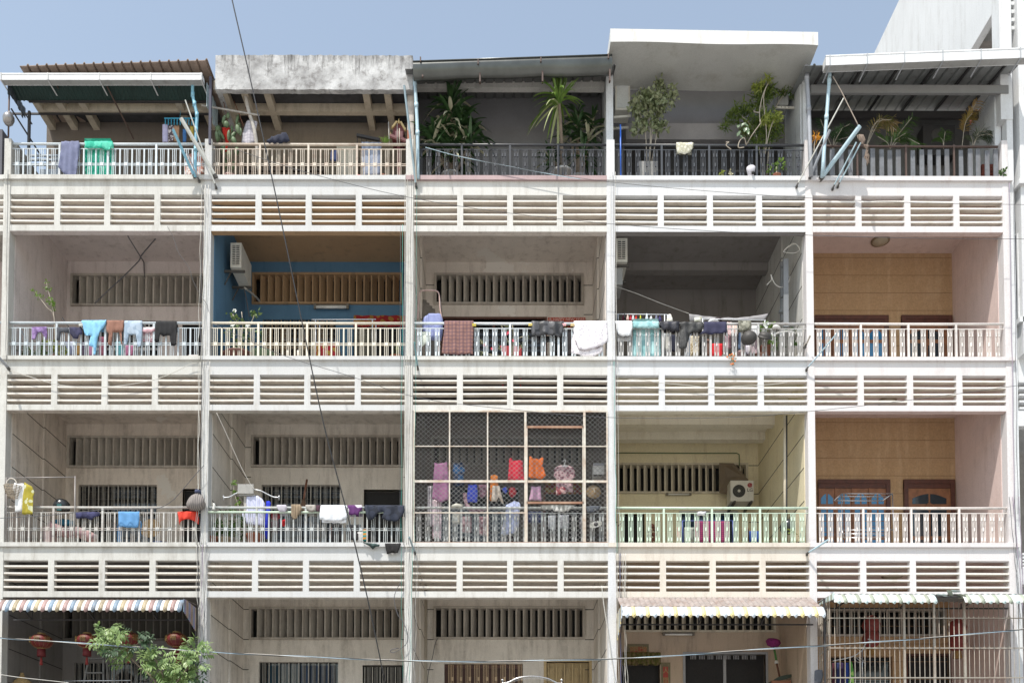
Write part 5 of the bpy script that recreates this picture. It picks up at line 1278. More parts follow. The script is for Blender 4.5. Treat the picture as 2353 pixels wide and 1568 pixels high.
def ac_side(F, x0, y0, x1, y1, Y0, Y1, label, slats=11, rot=0):
    a, b = F(x0, y0, Y0), F(x1, y1, Y0)
    t = thing('air_conditioner', label, 'air conditioner', (a.x, Y0, b.z), 'air conditioners on the balconies')
    MB().box(a.x, b.x, Y0, Y1, b.z, a.z).build('casing', ACW, t)
    w = b.x - a.x; h = a.z - b.z; mb = MB().box(a.x + w * .18, b.x - w * .18, Y0 - .002, Y0 - .0005, b.z + h * .12, a.z - h * .08); mb.build('vent', ACD, t)
    mb = MB()
    for k in range(slats):
        z = b.z + h * .12 + h * .80 * (k + .5) / slats; mb.box(a.x + w * .18, b.x - w * .18, Y0 - .014, Y0 - .003, z - h * .012, z + h * .012)
    mb.box((a.x + b.x) / 2 - w * .03, (a.x + b.x) / 2 + w * .03, Y0 - .016, Y0 - .0145, b.z + h * .12, a.z - h * .08).build('louvre', ACW, t)
    mb = MB()
    for y in (Y0 + .08, Y1 - .12): mb.box(a.x - .15, b.x + .05, y, y + .03, b.z - .045, b.z - .001).bar((a.x - .02, y + .015, b.z - .05), (a.x - .14, y + .015, b.z - .30), .02)
    mb.build('bracket', BRACK, t)
    return t, a, b


t, a, b = ac_side(M2, 228, 140, 318, 348, .75, 1.5, 'beige air conditioner on brackets on the blue wall')
cable(M2, [(345, 520), (400, 560), (445, 600), (470, 630)], [1.3, 1.7, 2.1, 2.33], .022, WHC, 'wrapped white pipe from the blue wall air conditioner to the tan grille', cat='pipe', group=None)
cable(M2, [(340, 520), (360, 610), (385, 760)], 1.3, .012, GRY_, 'dark wire hanging below the air conditioner on the blue wall')
t, a, b = ac_side(M4, 92, 102, 190, 300, .55, 1.3, 'white air conditioner high on the left wall of the dark balcony', 9)
MB().box(a.x - .06, a.x + .14, .6, 1.1, M4(120, 490, .6).z, M4(120, 352, .6).z).build('duct', mat('duct_grey', (.32, .32, .31)), t)
a, b = T4(112, 446, .45), T4(214, 645, .45)
t = thing('air_conditioner', 'white air conditioner on a perforated bracket under the white roof slab, left side', 'air conditioner', (a.x, .45, b.z), 'air conditioners on the balconies')
MB().box(a.x, b.x, .45, .8, b.z, a.z).build('casing', ACW, t)
MB().box(a.x + .03, b.x - .03, .443, .449, b.z + .04, a.z - .04).build('panel', mat('ac_panel', (.58, .60, .60), rough=.4), t)
mb = MB(); p, q = T4(100, 698, .44), T4(218, 688, .44); mb.bar(p, q, .02, .045).bar(p + Vector((0, .3, 0)), q + Vector((0, .3, 0)), .02, .045); mb.build('bracket', ACW, t)
a, b = T4(1238, 500, .55), T4(1312, 612, .55)
t = thing('air_conditioner', 'grey air conditioner half hidden by bamboo leaves on the right wall', 'air conditioner', (a.x, .55, b.z), 'air conditioners on the balconies')
MB().box(a.x, b.x, .55, .95, b.z, a.z).build('casing', mat('ac_grey', (.34, .35, .35), dirt=.3), t)
mb = MB(); p, q = T4(1225, 628, .54), T4(1352, 632, .54); mb.bar(p, q, .02, .045); mb.build('bracket', ACW, t)
for k in range(3): MB().lathe(p.lerp(q, .3 + .2 * k) + Vector((0, -.011, 0)), [(.010, 0), (.010, .002)], 8, Vector((0, -1, 0))).build('hole', ACD, t)
# the unit with the red emblem
YA = 2.75; a, b = L4(1010, 634, YA), L4(1198, 800, YA); w, h = b.x - a.x, a.z - b.z
t = thing('air_conditioner', 'beige air conditioner with a round fan and red emblem on the yellow wall', 'air conditioner', ((a.x + b.x) / 2, YA, b.z), 'air conditioners on the balconies')
MB().box(a.x, b.x, YA, YA + .36, b.z, a.z).build('casing', ACW, t)
c = Vector((a.x + w * .36, YA - .002, b.z + h * .49)); r = w * .275
MB().lathe(c, [(r, 0), (r, .002), (.001, .0025)], 28, Vector((0, -1, 0))).build('fan_recess', ACD, t)
mb = MB(); BL = mat('fan_blade', (.10, .10, .085), rough=.4)
for k in range(22):
    an = 2 * math.pi * k / 22; u = Vector((math.cos(an), 0, math.sin(an))); v = Vector((math.cos(an + .35), 0, math.sin(an + .35)))
    mb.bar(c + u * r * .22 + Vector((0, -.008, 0)), c + v * r * .97 + Vector((0, -.008, 0)), .004, .004)
for q in (.45, .7, .97):
    mb.tube([c + Vector((math.cos(2 * math.pi * k / 28) * r * q, -.010, math.sin(2 * math.pi * k / 28) * r * q)) for k in range(29)], .003, 4, False)
mb.build('fan_guard', BL, t)
MB().lathe(c + Vector((0, -.004, 0)), [(r * .23, 0), (r * .23, .012), (r * .15, .018), (.001, .019)], 16, Vector((0, -1, 0))).build('fan_hub', ACW, t, True)
ec = Vector((a.x + w * .83, YA - .001, b.z + h * .775)); er = w * .105
RED_ = mat('emblem_red', (.32, .012, .03), rough=.4)
em = MB().lathe(ec, [(er, 0), (er, .003), (.001, .0032)], 24, Vector((0, -1, 0))).build('emblem', RED_, t)
mk_ = MB(); y = YA - .0055; PL = mat('emblem_line', (.55, .42, .36))
mk_.tube([ec + Vector((math.cos(-2 * math.pi * k / 32 * .86) * er * .84, -.005, math.sin(-2 * math.pi * k / 32 * .86) * er * .84)) for k in range(33)], er * .05, 4)
mk_.bar(ec + Vector((0, -.005, er * .42)), ec + Vector((0, -.005, -er * .42)), er * .12, .003).bar(ec + Vector((0, -.005, -er * .40)), ec + Vector((er * .28, -.005, -er * .40)), er * .12, .003).bar(ec + Vector((er * .42, -.005, 0)), ec + Vector((er * .84, -.005, 0)), er * .12, .003)
mk_.lathe(ec + Vector((-er * .35, -.004, er * .32)), [(er * .12, 0), (er * .12, .003)], 10, Vector((0, -1, 0)))
mk_.build('emblem_mark', PL, em)
text('LG', h * .235, mat('letter_dark', (.03, .03, .03)), t, 'lettering', (a.x + w * .835, YA - .003, b.z + h * .535), .004)
mb = MB()
for x in (a.x + w * .12, b.x - w * .16): mb.box(x, x + .045, YA - .04, YA + .6, b.z - .05, b.z - .001)
mb.build('bracket', BRACK, t)
# brown sheet cover behind it
tag(MB().add([L4(920, 492, 3.1), L4(1035, 495, 3.1), L4(1155, 628, 2.9), L4(1150, 640, 2.9), L4(985, 745, 3.1), L4(920, 735, 3.1)] + [L4(920, 492, 3.13), L4(1035, 495, 3.13), L4(1155, 628, 2.93), L4(1150, 640, 2.93), L4(985, 745, 3.13), L4(920, 735, 3.13)],
             [(0, 1, 2, 3, 4, 5), (11, 10, 9, 8, 7, 6)] + [(i, i + 6, (i + 1) % 6 + 6, (i + 1) % 6) for i in range(6)]).build('cover_sheet', mat('sheet_brown', (.16, .12, .08), rough=.6, dirt=.3)), 'brown sheet fixed over the grille behind the air conditioner', 'sheet')
LMP = mat('lamp_housing', (.20, .18, .15), dirt=.4); TUB = mat('lamp_tube', (.78, .78, .75), rough=.3)
for F, x0, y0, x1, y1, Y, lb in ((M2, 930, 656, 1222, 700, 2.30, 'fluorescent lamp with a white tube on the blue wall'), (L4, 490, 736, 694, 754, 3.28, 'thin fluorescent lamp below the cream grille'), (B4, 632, 576, 980, 612, 1.93, 'fluorescent lamp under the grille of the lowest clay coloured room')):
    a, b = F(x0, y0, Y), F(x1, y1, Y); h = a.z - b.z
    t = thing('wall_lamp', lb, 'lamp', ((a.x + b.x) / 2, Y, b.z), 'fluorescent lamps on the back walls')
    MB().box(a.x, b.x, Y, Y + .05, b.z + h * .45, a.z).box(a.x, a.x + .05, Y - .04, Y, b.z, a.z).box(b.x - .05, b.x, Y - .04, Y, b.z, a.z).build('housing', LMP, t)
    MB().tube([(a.x + .05, Y - .02, b.z + h * .35), (b.x - .05, Y - .02, b.z + h * .35)], h * .28, 10).build('lamp_tube', TUB, t, True)
for F, x, y, k, rr, lb in ((M5, 700, 118, 0, .19, 'round ceiling lamp on the pink ceiling of the upper tan balcony'), (M5, 757, 1466, 1, .19, 'round ceiling lamp seen through the slats of the pink house'), (M3, 905, 1452, 1, .16, 'dark ring lamp behind the slats above the mesh cage'), (L5, 722, 1392, 2, .22, 'oval ceiling lamp behind the lowest slats of the pink house')):
    c = PZ(F, x, y, CEIL[k]); t = thing('ceiling_lamp', lb, 'ceiling lamp', c, 'round ceiling lamps')
    MB().lathe(c, [(rr, -.001), (rr, -.03), (rr * .86, -.035)], 24).build('rim', mat('lamp_rim', (.22, .16, .10)), t, True)
    MB().lathe(c, [(rr * .85, -.032), (rr * .6, -.07), (.001, -.085)], 24, caps=False).build('shade', mat('lamp_shade', (.42, .36, .27), rough=.4), t, True)
# ------------------------------------------------------------------ awnings of the lowest storey
def awning(label, F, x0, x1, yt, yb, ypt, Yf, cols, per, skip=(), end=None, roofy=None, white=mat('awning_white', (.74, .73, .70), rough=.5, dirt=.35, dirtcol=(.3, .24, .18)), roofm=None, bars=None, first=0, droop=0.0):
    """striped sheet metal valance with scalloped, pierced ends below a lean-to sheet roof"""
    a, b = F(x0, yt, Yf), F(x1, yt, Yf); zt = a.z; zl = F(x0, yb, Yf).z; zp = F(x0, ypt, Yf).z
    t = thing('awning', label, 'awning', ((a.x + b.x) / 2, 0, zt), 'awnings of the lowest storey')
    px = (b.x - a.x) / ((x1 - x0) / per); n = int(round((b.x - a.x) / px))
    hole = MB(); dz = zt - zl
    for k in range(n):
        if k in skip: continue
        xa = a.x + px * k; slump = droop * math.sin(k * 1.7) * .02
        ww = px * .36
        def prof(u, bul):  # u 0..1 from top to bottom: bends outward and over
            ang = u * 1.25
            return Vector((0, Yf + .16 - .16 * math.sin(ang) * 1.02 - bul, zt - dz * (u ** 1.15)))
        # flat white strip
        v = []; fs = []
        for q in range(7):
            p = prof(q / 6, 0)
            for xx in (xa, xa + ww): v += [(xx, p.y, p.z), (xx, p.y + .004, p.z)]
        for q in range(6):
            o = 4 * q; fs += [(o, o + 2, o + 6, o + 4), (o + 1, o + 5, o + 7, o + 3), (o, o + 4, o + 5, o + 1), (o + 2, o + 3, o + 7, o + 6)]
        MB().add(v, fs).build('stripe', white, t)
        # coloured bulging strip with a pointed scallop
        m = cols[(k + first) % len(cols)]; v = []; fs = []; nx = 6
        for q in range(7):
            p = prof(q / 6, 0)
            for j in range(nx + 1):
                u = j / nx; x = xa + ww + (px - ww) * u; bu = .022 * math.sin(u * math.pi)
                z = p.z
                if q == 6: z = zl - (zl - zp) * max(0, 1 - abs(u - .5) * 2.15) ** .75
                if q == 5: z = p.z
                v += [(x, p.y - bu, z), (x, p.y - bu + .004, z)]
        W = 2 * (nx + 1)
        for q in range(6):
            for j in range(nx):
                o = q * W + 2 * j; fs += [(o, o + 2, o + W + 2, o + W), (o + 1, o + W + 1, o + W + 3, o + 3)]
        fs += [(6 * W + 2 * j, 6 * W + 2 * j + 2, 6 * W + 2 * j + 3, 6 * W + 2 * j + 1) for j in range(nx)]
        s_ = MB().add(v, fs).build('stripe', m, t, True)
        xc = xa + ww + (px - ww) * .5; zc = zl + (zt - zl) * .10; yy = Yf - .012
        h = MB()
        for dx, dz_, w_, h_ in ((0, .022, .006, .010), (0, -.022, .006, .010), (.026, 0, .012, .005), (-.026, 0, .012, .005)):
            h.add([(xc + dx - w_, yy - .016, zc + dz_), (xc + dx, yy - .017, zc + dz_ - h_), (xc + dx + w_, yy - .016, zc + dz_), (xc + dx, yy - .015, zc + dz_ + h_)], [(0, 1, 2, 3)])
        h.build('pierced_holes', GROOVE, s_)
    # roof sheet up to the wall
    zr = F((x0 + x1) / 2, roofy, -.03).z if roofy else zt + .05
    corrugated(a.x, b.x, Yf + .165, zt - .012, b.z - .012, -.02, zr, zr, pitch=.10, amp=.022, kind='wave').build('roof_sheet', roofm or STEELD, t)
    fr = MB(); zb = F(x0, bars, -.1).z if bars else zl - .1
    fr.bar((a.x, -.08, zb), (b.x, -.08, zb), .025).bar((a.x, Yf + .15, zt - .04), (b.x, Yf + .15, zt - .04), .025)
    k = 0
    while a.x + .2 + k * 1.2 < b.x:
        x = a.x + .35 + k * 1.2; fr.bar((x, Yf + .15, zt - .05), (x, -.08, zb), .02).bar((x, -.08, zb), (x, -.08, zt + .02), .02); k += 1
    fr.build('frame', STEELD, t)
    return t, a, b, zt, zl, zp


def AW(nm, h, d=.5): return mat('awning_' + nm, H(h), rough=.55, dirt=d, dirtcol=(.13, .10, .08), var=.12, scale=6, streak=False)
BLU, YEL, ROS = AW('blue', '7f98ae', 1.0), AW('straw', 'b5a686', 1.0), AW('rose', 'a98a86', 1.0)
t, a, b, zt, zl, zp = awning('dirty blue, straw and rose striped awning over the red lanterns', B1, -60, 2010, 197, 330, 358, -.77, [BLU, YEL, ROS], 78.8, bars=435, first=2, roofm=mat('awning_roof_dark', (.09, .07, .06), dirt=.3))
mb = MB(); n = 11
for k in range(n):
    y0 = -.77 + .70 * k / n; y1 = y0 + .70 / n; zl2 = zl - .02 - .22 * ((k + .5) / n)
    mb.k = (0, 1, 2, 3)[k % 4]; mb.box(b.x, b.x + .008 + .004 * (k % 2), y0, y1 - .002, zl2, zt - .01)
mb.build('side_sheet', [BLU, AW('mauve', '8d7f9d', .5), YEL, ROS], t)
PBL, PYE = AW('pale_blue', 'd5dee8', .25), AW('pale_yellow', 'ead79a', .25)
t, a, b, zt, zl, zp = awning('pale yellow and white striped awning with pierced scallops under cream slats', B4, 190, 2410, 272, 388, 422, -.75, [PBL, PYE], 77, bars=486, roofy=206, roofm=mat('awning_roof_rust', (.33, .285, .265), var=.25, scale=8, dirt=.6, dirtcol=(.2, .12, .09)), white=mat('awning_white_clean', (.80, .79, .76), rough=.5, dirt=.12))
mb = MB()
for k in range(9):
    y0 = -.75 + .70 * k / 9; mb.k = k % 3; mb.box(a.x - .012, a.x - .002 - .004 * (k % 2), y0, y0 + .076, zl - .05 - .3 * k / 9, zt)
mb.build('side_sheet', [PBL, BLU, PYE], t)
MNT, GGR = AW('mint', 'cfe2e2', .25), AW('grey_green', '9aa292', .35)
t, a, b, zt, zl, zp = awning('mint and grey green striped awning with a torn gap above the steel bars', B5, 335, 2460, 132, 236, 262, -.95, [MNT, GGR], 73.3, skip=(15, 16, 17, 18), bars=300, white=mat('awning_white_clean', (.80, .79, .76), rough=.5, dirt=.12), roofm=GREYC)
mb = MB()
for k in range(10):
    y0 = -.95 + .88 * k / 10; mb.k = k % 2; mb.box(a.x - .010, a.x - .002 - .004 * (k % 2), y0, y0 + .086, zl + .06 + .1 * k / 10, zt)
mb.build('side_sheet', [MNT, GGR], t)
rag = MB()
for x0, y0, x1, y1, m in ((1420, 150, 1530, 175, 0), (1530, 110, 1590, 170, 1), (1580, 108, 1672, 130, 0), (1635, 150, 1730, 195, 1)):
    rag.k = m; p = [B5(x0, y0, -.8), B5(x1, y0 + 6, -.9), B5(x1 + 10, y1, -.85), B5(x0 + 25, y1 + 6, -.75)]
    rag.add([*p, *[q + Vector((0, .006, .004)) for q in p]], [(0, 1, 2, 3), (7, 6, 5, 4), (0, 4, 5, 1), (1, 5, 6, 2), (2, 6, 7, 3), (3, 7, 4, 0)])
rag.build('torn_strip', [MNT, GGR], t)

# ------------------------------------------------------------------ steel bar cage of the lowest pink balcony
CB = mat('cage_bar', (.38, .35, .30), rough=.5, dirt=.7, dirtcol=(.22, .13, .08), streak=False)
Yc = -.62
t = thing('bar_cage', 'cage of upright cream steel bars under the mint awning', 'window cage', B5(1200, 1200, Yc))
z0, z1 = 3.2, B5(1200, 215, Yc).z
bm_ = MB()
for k in range(42):
    x = B5(290 + 52.9 * k, 700, Yc).x
    if k in (15, 21, 27): continue
    bm_.tube([(x, Yc, z0), (x, Yc, z1)], .0068, 6)
bm_.build('bars', CB, t, True)
for y in (408, 725, 1040):
    z = B5(1200, y, Yc).z; MB().box(B5(288, y, Yc).x, B5(2480, y, Yc).x, Yc - .018, Yc - .0095, z - .010, z + .010).build('rail', CB, t)
for x in (1083, 1402, 1725): xx = B5(x, 700, Yc).x; MB().box(xx - .020, xx + .020, Yc - .008, Yc + .03, z0, z1).build('post', CB, t)
sd = MB(); xx = B5(290, 700, Yc).x
for k in range(7): y = Yc + .085 * (k + 1); sd.tube([(xx, y, z0), (xx, y, z1)], .008, 6)
sd.build('bars', CB, t, True)
for y in (408, 725, 1040): z = B5(1200, y, Yc).z; MB().box(xx - .008, xx + .008, Yc, 0, z - .008, z + .008).build('rail', CB, t)
MB().box(xx - .09, xx - .055, Yc + .06, Yc + .095, z0, z1 + .05).build('post', STEELD, t)

# things behind those bars
LRED = mat('lantern_maroon', (.20, .025, .02), rough=.6, var=.3, scale=20)
for F, x, ys, lb in ((B5, 728, (480, 628), 'string of two maroon paper lanterns behind the bars, beside the blue striped light'), (B5, 1645, (515, 665), 'string of two maroon paper lanterns by the pink wall behind the bars')):
    t = thing('lantern_string', lb, 'lantern', F(x, 750, 1.0), 'strings of lanterns behind the bars')
    for y in ys:
        c = F(x, y, 1.0); MB().lathe(c, [(.04, -.2), (.14, -.13), (.185, 0), (.14, .13), (.04, .2)], 14).build('shade', LRED, t, True)
    c = F(x, ys[1] + 90, 1.0); MB().lathe(c, [(.02, .1), (.07, 0), (.09, -.15), (.001, -.16)], 10).build('tassel', mat('tassel_ochre', (.26, .14, .04)), t, True)
    MB().tube([F(x, 430, 1.0), F(x, ys[1], 1.0)], .008, 5).build('cord', BLK, t)
hang('hanging_cloth', 'blue cloth hung behind the steel bars on a hanger', 'laundry', B5, [(455, 880), (490, 880), (498, 1000), (485, 1120), (460, 1120), (462, 1000)], .3, C('26408f'), 'laundry behind the steel bars')
hang('hanging_cloth', 'green patterned cloth hung right of the blue one behind the steel bars', 'laundry', B5, [(495, 860), (525, 870), (540, 960), (545, 1120), (480, 1120), (500, 1000)], .25, C('4f8f3a', 'blotch', '9fc46a', 10), 'laundry behind the steel bars')
hang('hanging_cloth', 'grey tasselled cloth at the foot of the column left of the steel bars', 'laundry', B5, [(125, 965), (170, 950), (210, 955), (218, 1010), (200, 1110), (118, 1110)], -.25, C('6d7078', 'stripe', '55585f', 50), 'laundry behind the steel bars', wl=.06)
t = thing('clothes_rack', 'chrome clothes rack with a bent arm and hangers behind the steel bars', 'clothes rack', B5(600, 1110, .2), 'drying racks on the balconies')
CHR = mat('chrome', (.55, .55, .56), rough=.25, metal=.8)
MB().tube(smoothpath([B5(x, y, .2) for x, y in ((690, 628), (748, 650), (690, 660), (655, 700), (640, 740), (560, 800), (470, 830), (320, 860))], 4), .012, 6).build('arm', CHR, t, True)
MB().tube([B5(632, 720, .2), B5(634, 1130, .2)], .012, 6).build('post', CHR, t, True)
for x in (560, 600): MB().tube(smoothpath([B5(x + p, 830 + q, .2) for p, q in ((-15, 0), (0, -12), (14, 2), (40, 22), (52, 45), (20, 42), (-15, 5))], 3), .004, 5).build('hanger', CHR, t, True)
for k in range(3): hang('hanging_cloth', ('maroon', 'navy', 'dark purple')[k] + ' cloth on the rack at the far left behind the bars', 'laundry', B5, rect(315 + 45 * k, 880, 350 + 45 * k, 1120), .5, C(('4a1f2c', '24305a', '35244a')[k]), 'laundry behind the steel bars')

# ------------------------------------------------------------------ red lanterns of the lowest left balcony
LR = mat('lantern_red', (.15, .010, .012), rough=.5, var=.2, scale=8, local=True); LG_ = mat('lantern_gold', (.30, .20, .07), rough=.4); LDR = mat('lantern_skirt', (.13, .008, .012), rough=.7, local=True)
LT = mat('tassel_red', (.22, .02, .018), rough=.8)
for k, (x, y, lb) in enumerate(((455, 675, 'red gold patterned lantern in front of the teal drain pipe'), (955, 670, 'red gold patterned lantern in front of the stepladder'), (1410, 652, 'red gold patterned lantern half hidden by leaves'), (1935, 660, 'red gold patterned lantern nearest the first column'))):
    c = B1(x, y, .45); t = thing('paper_lantern', lb, 'lantern', c, 'round red lanterns under the awning')
    R_, h = .212, .135
    mb = MB(); prof = [(R_ * .36, h), (R_ * .62, h * .90), (R_ * .86, h * .58), (R_ * .98, h * .2), (R_, -.01), (R_ * .93, -h * .38), (R_ * .74, -h * .72), (R_ * .36, -h)]
    mb.lathe(c, prof, 28); mb.build('body', LR, t, True)
    rb = MB()
    for q in range(14):
        an = 2 * math.pi * q / 14
        rb.tube([c + Vector((math.cos(an) * r_ * 1.012, math.sin(an) * r_ * 1.012, z_)) for r_, z_ in prof], .0022, 4, False)
    rb.build('rib', LG_, t)
    MB().lathe(c, [(R_ * .37, h - .002), (R_ * .37, h + .03), (R_ * .30, h + .031)], 18).build('collar', LG_, t, True); MB().lathe(c, [(R_ * .34, -h - .015), (R_ * .36, -h + .004)], 18).build('collar', LG_, t, True)
    MB().lathe(c, [(R_ * .36, -h - .015), (R_ * .38, -h - .16), (R_ * .36, -h - .161)], 18).build('skirt', LDR, t, True)
    MB().lathe(c, [(.008, -h - .16), (.012, -h - .19), (.022, -h - .20), (.030, -h - .33), (.001, -h - .335)], 10).build('tassel', LT, t, True)
    MB().bar(c + Vector((-.03, 0, h)), c + Vector((-.03, 0, h + .22)), .004).bar(c + Vector((.03, 0, h)), c + Vector((.03, 0, h + .22)), .004).build('cord', BLK, t)
    for an in (-90, -35, -145):
        d = Vector((math.cos(R(an)), math.sin(R(an)), 0)); o = c + d * R_ * 1.0 + Vector((0, 0, .005))
        right = Vector((-d.y, d.x, 0)); up = Vector((0, 0, 1))
        Mx = Matrix((right, up, d)).transposed()
        text('福', .13, LG_, t, 'character', o + d * .002, .006, Mx)

# stepladder, wicker hat, tube rack, papers below
ALU = mat('ladder_alu', (.16, .16, .16), rough=.5)
t = thing('stepladder', 'dim stepladder standing behind the second red lantern', 'ladder', B1(1020, 1130, 1.2))
for p, q in (((1010, 690), (912, 1160)), ((1132, 590), (1134, 1160)), ((1140, 590), (1190, 1160))): MB().bar(B1(*p, 1.2), B1(*q, 1.2 if q[0] < 1150 else 1.6), .035, .03).build('leg', ALU, t)
for y, x in ((600, 1012), (738, 1000), (862, 968), (1018, 930)): MB().bar(B1(x, y, 1.18), B1(1130, y, 1.18), .06, .025).build('step', ALU, t)
t = thing('wicker_basket', 'straw coloured wicker basket in the dark lower left corner', 'basket', B1(240, 1130, .6))
c = B1(240, 1150, .6); MB().lathe(c, [(.20, -.1), (.22, 0), (.16, .08), (.06, .14), (.03, .24), (.001, .25)], 16).build('body', mat('wicker', (.42, .28, .12), var=.3, scale=40), t, True)
MB().lathe(c, [(.225, 0), (.235, .01), (.222, .02)], 16).build('rim', mat('wicker', (.42, .28, .12)), t, True)
t = thing('tube_rack', 'thin metal tube rack along the bottom edge below the lanterns', 'clothes rack', B1(1060, 1135, .2), 'drying racks on the balconies')
MB().tube([B1(700, 1106, .2), B1(1432, 1100, .2)], .012, 6).build('tube', CHR, t, True)
for x in (735, 1395): MB().tube([B1(x, 1103, .2), B1(x, 1200, .2)], .012, 6).build('leg', CHR, t, True)
for k, (x0, y0, x1, y1) in enumerate(((1870, 912, 1960, 985), (1880, 990, 1935, 1060), (1945, 875, 1992, 905))):
    p, q = B1(x0, y0, 2.37), B1(x1, y1, 2.37); tag(MB().box(p.x, q.x, 2.365, 2.38, q.z, p.z).build('wall_paper_charm', LRED), ('wide red paper charm by the lowest left door', 'narrow red paper charm under the wide one', 'small red paper charm above the wide one')[k], 'paper', 'red papers by the door')

# ------------------------------------------------------------------ signs and hangings on the back walls
SRED = mat('sign_red', (.36, .045, .03), rough=.6, var=.15, scale=15); SGRN = mat('sign_border', (.17, .145, .08), rough=.6, var=.25, scale=20); SGOLD = mat('sign_gold', (.30, .27, .10), rough=.5)
Ys = 1.985
a, b = B4(248, 702, Ys), B4(481, 792, Ys); t = thing('door_sign', 'red paper sign with four characters above the olive curtain', 'sign', ((a.x + b.x) / 2, Ys, b.z), 'red paper signs')
MB().box(a.x, b.x, Ys - .01, Ys + .012, b.z, a.z).build('border', SGRN, t); MB().box(a.x + .05, b.x - .05, Ys - .014, Ys - .0102, b.z, a.z - .06).build('panel', SRED, t)
for k, chx in enumerate('富貴上堂'): text(chx, .135, SGOLD, t, 'character', (a.x + .05 + (b.x - a.x - .1) * (k + .5) / 4, Ys - .017, (a.z + b.z) / 2 - .03), .004)
a, b = B4(616, 905, Ys), B4(718, 1190, Ys); t = thing('door_sign', 'tall narrow red sign with a column of characters beside the black doorway', 'sign', ((a.x + b.x) / 2, Ys, b.z), 'red paper signs')
MB().box(a.x, b.x, Ys - .01, Ys + .012, b.z, a.z).build('border', SGRN, t); MB().box(a.x + .04, b.x - .05, Ys - .014, Ys - .0102, b.z, a.z - .09).build('panel', SRED, t)
for k, chx in enumerate('人間客'): text(chx, .14, SGOLD, t, 'character', ((a.x + b.x) / 2, Ys - .017, a.z - .18 - .215 * k), .004)
a, b = B4(188, 790, 1.95), B4(614, 930, 1.95); mb = MB(); n = 26; v = []; fs = []
for k in range(n + 1):
    x = a.x + (b.x - a.x) * k / n; y = 1.95 - .02 * math.sin(k * 1.9)
    v += [(x, y, a.z), (x, y - .01, b.z - .015 * math.sin(k * .9)), (x, y + .012, a.z), (x, y + .006, b.z - .015 * math.sin(k * .9))]
for k in range(n): o = 4 * k; fs += [(o, o + 1, o + 5, o + 4), (o + 2, o + 6, o + 7, o + 3), (o, o + 4, o + 6, o + 2), (o + 1, o + 3, o + 7, o + 5)]
fs += [(0, 2, 3, 1), (4 * n, 4 * n + 1, 4 * n + 3, 4 * n + 2)]
tag(mb.add(v, fs).build('door_curtain', cloth('valance_olive', (.105, .10, .025), 'floral', (.16, .12, .06), 16)), 'short olive patterned curtain over the black doorway', 'curtain', 'short curtains over doors')
Yw = YB - .03
def banner(F, x0, y0, x1, y1, c2, lb, Y=Yw):
    a, b = F(x0, y0, Y), F(x1, y1, Y); m = MB(); n = 20; v = []; fs = []
    for k in range(n + 1):
        x = a.x + (b.x - a.x) * k / n; y = Y - .012 * math.sin(k * 1.3); v += [(x, y, a.z), (x, y, b.z), (x, y + .008, a.z), (x, y + .008, b.z)]
    for k in range(n): o = 4 * k; fs += [(o, o + 1, o + 5, o + 4), (o + 2, o + 6, o + 7, o + 3), (o, o + 4, o + 6, o + 2), (o + 1, o + 3, o + 7, o + 5)]
    fs += [(0, 2, 3, 1), (4 * n, 4 * n + 1, 4 * n + 3, 4 * n + 2)]
    return tag(m.add(v, fs).build('door_curtain', c2), lb, 'curtain', 'short curtains over doors')
banner(M2, 1262, 750, 1720, 845, cloth('banner_red_gold', (.34, .022, .022), 'floral', (.36, .18, .04), 9), 'red and gold curtain band over the door on the blue wall')
banner(L3, 1112, 655, 1425, 742, cloth('banner_red_dark', (.16, .03, .025), 'floral', (.22, .15, .04), 11), 'red and olive curtain band over the dark door behind the wire mesh')
a, b = M3(1232, 768, Yw), M3(1548, 800, Yw); t = thing('banner_sign', 'narrow orange red banner with pale lettering behind the black shirt', 'sign', ((a.x + b.x) / 2, Yw, b.z))
MB().box(a.x, b.x, Yw - .006, Yw + .006, b.z - .03, a.z).build('band', mat('banner_red', (.48, .07, .035), rough=.6, var=.15, scale=12), t)
text('UR HAPPY NEW YEAR', .085, mat('letter_pink', (.72, .55, .52)), t, 'lettering', ((a.x + b.x) / 2 - .02, Yw - .009, (a.z + b.z) / 2 - .005), .004)
banner(M3, 1350, 838, 1450, 872, cloth('banner_olive', (.14, .09, .02), 'floral', (.30, .05, .03), 14), 'small olive and red curtain band seen below the white rail tube', Yw - .05)

# ------------------------------------------------------------------ wire mesh cage of the third balcony
CR_ = mat('cage_cream_rust', (.66, .62, .54), rough=.6, dirt=.8, dirtcol=(.34, .15, .06), var=.12, scale=14, streak=False)
WIR = mat('wire_galv', (.28, .28, .27), rough=.5, dirt=.3, dirtcol=(.2, .13, .08), streak=False); Yg = -.02
X0, X1 = L3(50, 600, Yg).x, L3(1612, 600, Yg).x; Z1, Z0 = L3(800, 78, Yg).z, L3(800, 1136, Yg).z
t = thing('mesh_cage', 'rusty cream frame with chain link wire mesh closing the third balcony', 'mesh cage', ((X0 + X1) / 2, Yg, Z0))
def LX(x): return L3(x, 600, Yg).x
def LZ(y): return L3(800, y, Yg).z
fr = MB()
def fbar(x0, y0, x1, y1, w, dy=0, nm='frame_bar', m=CR_):
    xa, xb, za, zb = LX(x0), LX(x1), LZ(y1), LZ(y0)
    if y0 == y1: MB().box(xa, xb, Yg - .014 - dy, Yg + .014 - dy, za - w / 2, za + w / 2).build(nm, m, t)
    else: MB().box(xa - w / 2, xa + w / 2, Yg - .016 - dy, Yg + .016 - dy, za, zb).build(nm, m, t)
RB = mat('cage_rust', (.30, .15, .09), rough=.7, dirt=.6, dirtcol=(.55, .40, .28), streak=False)
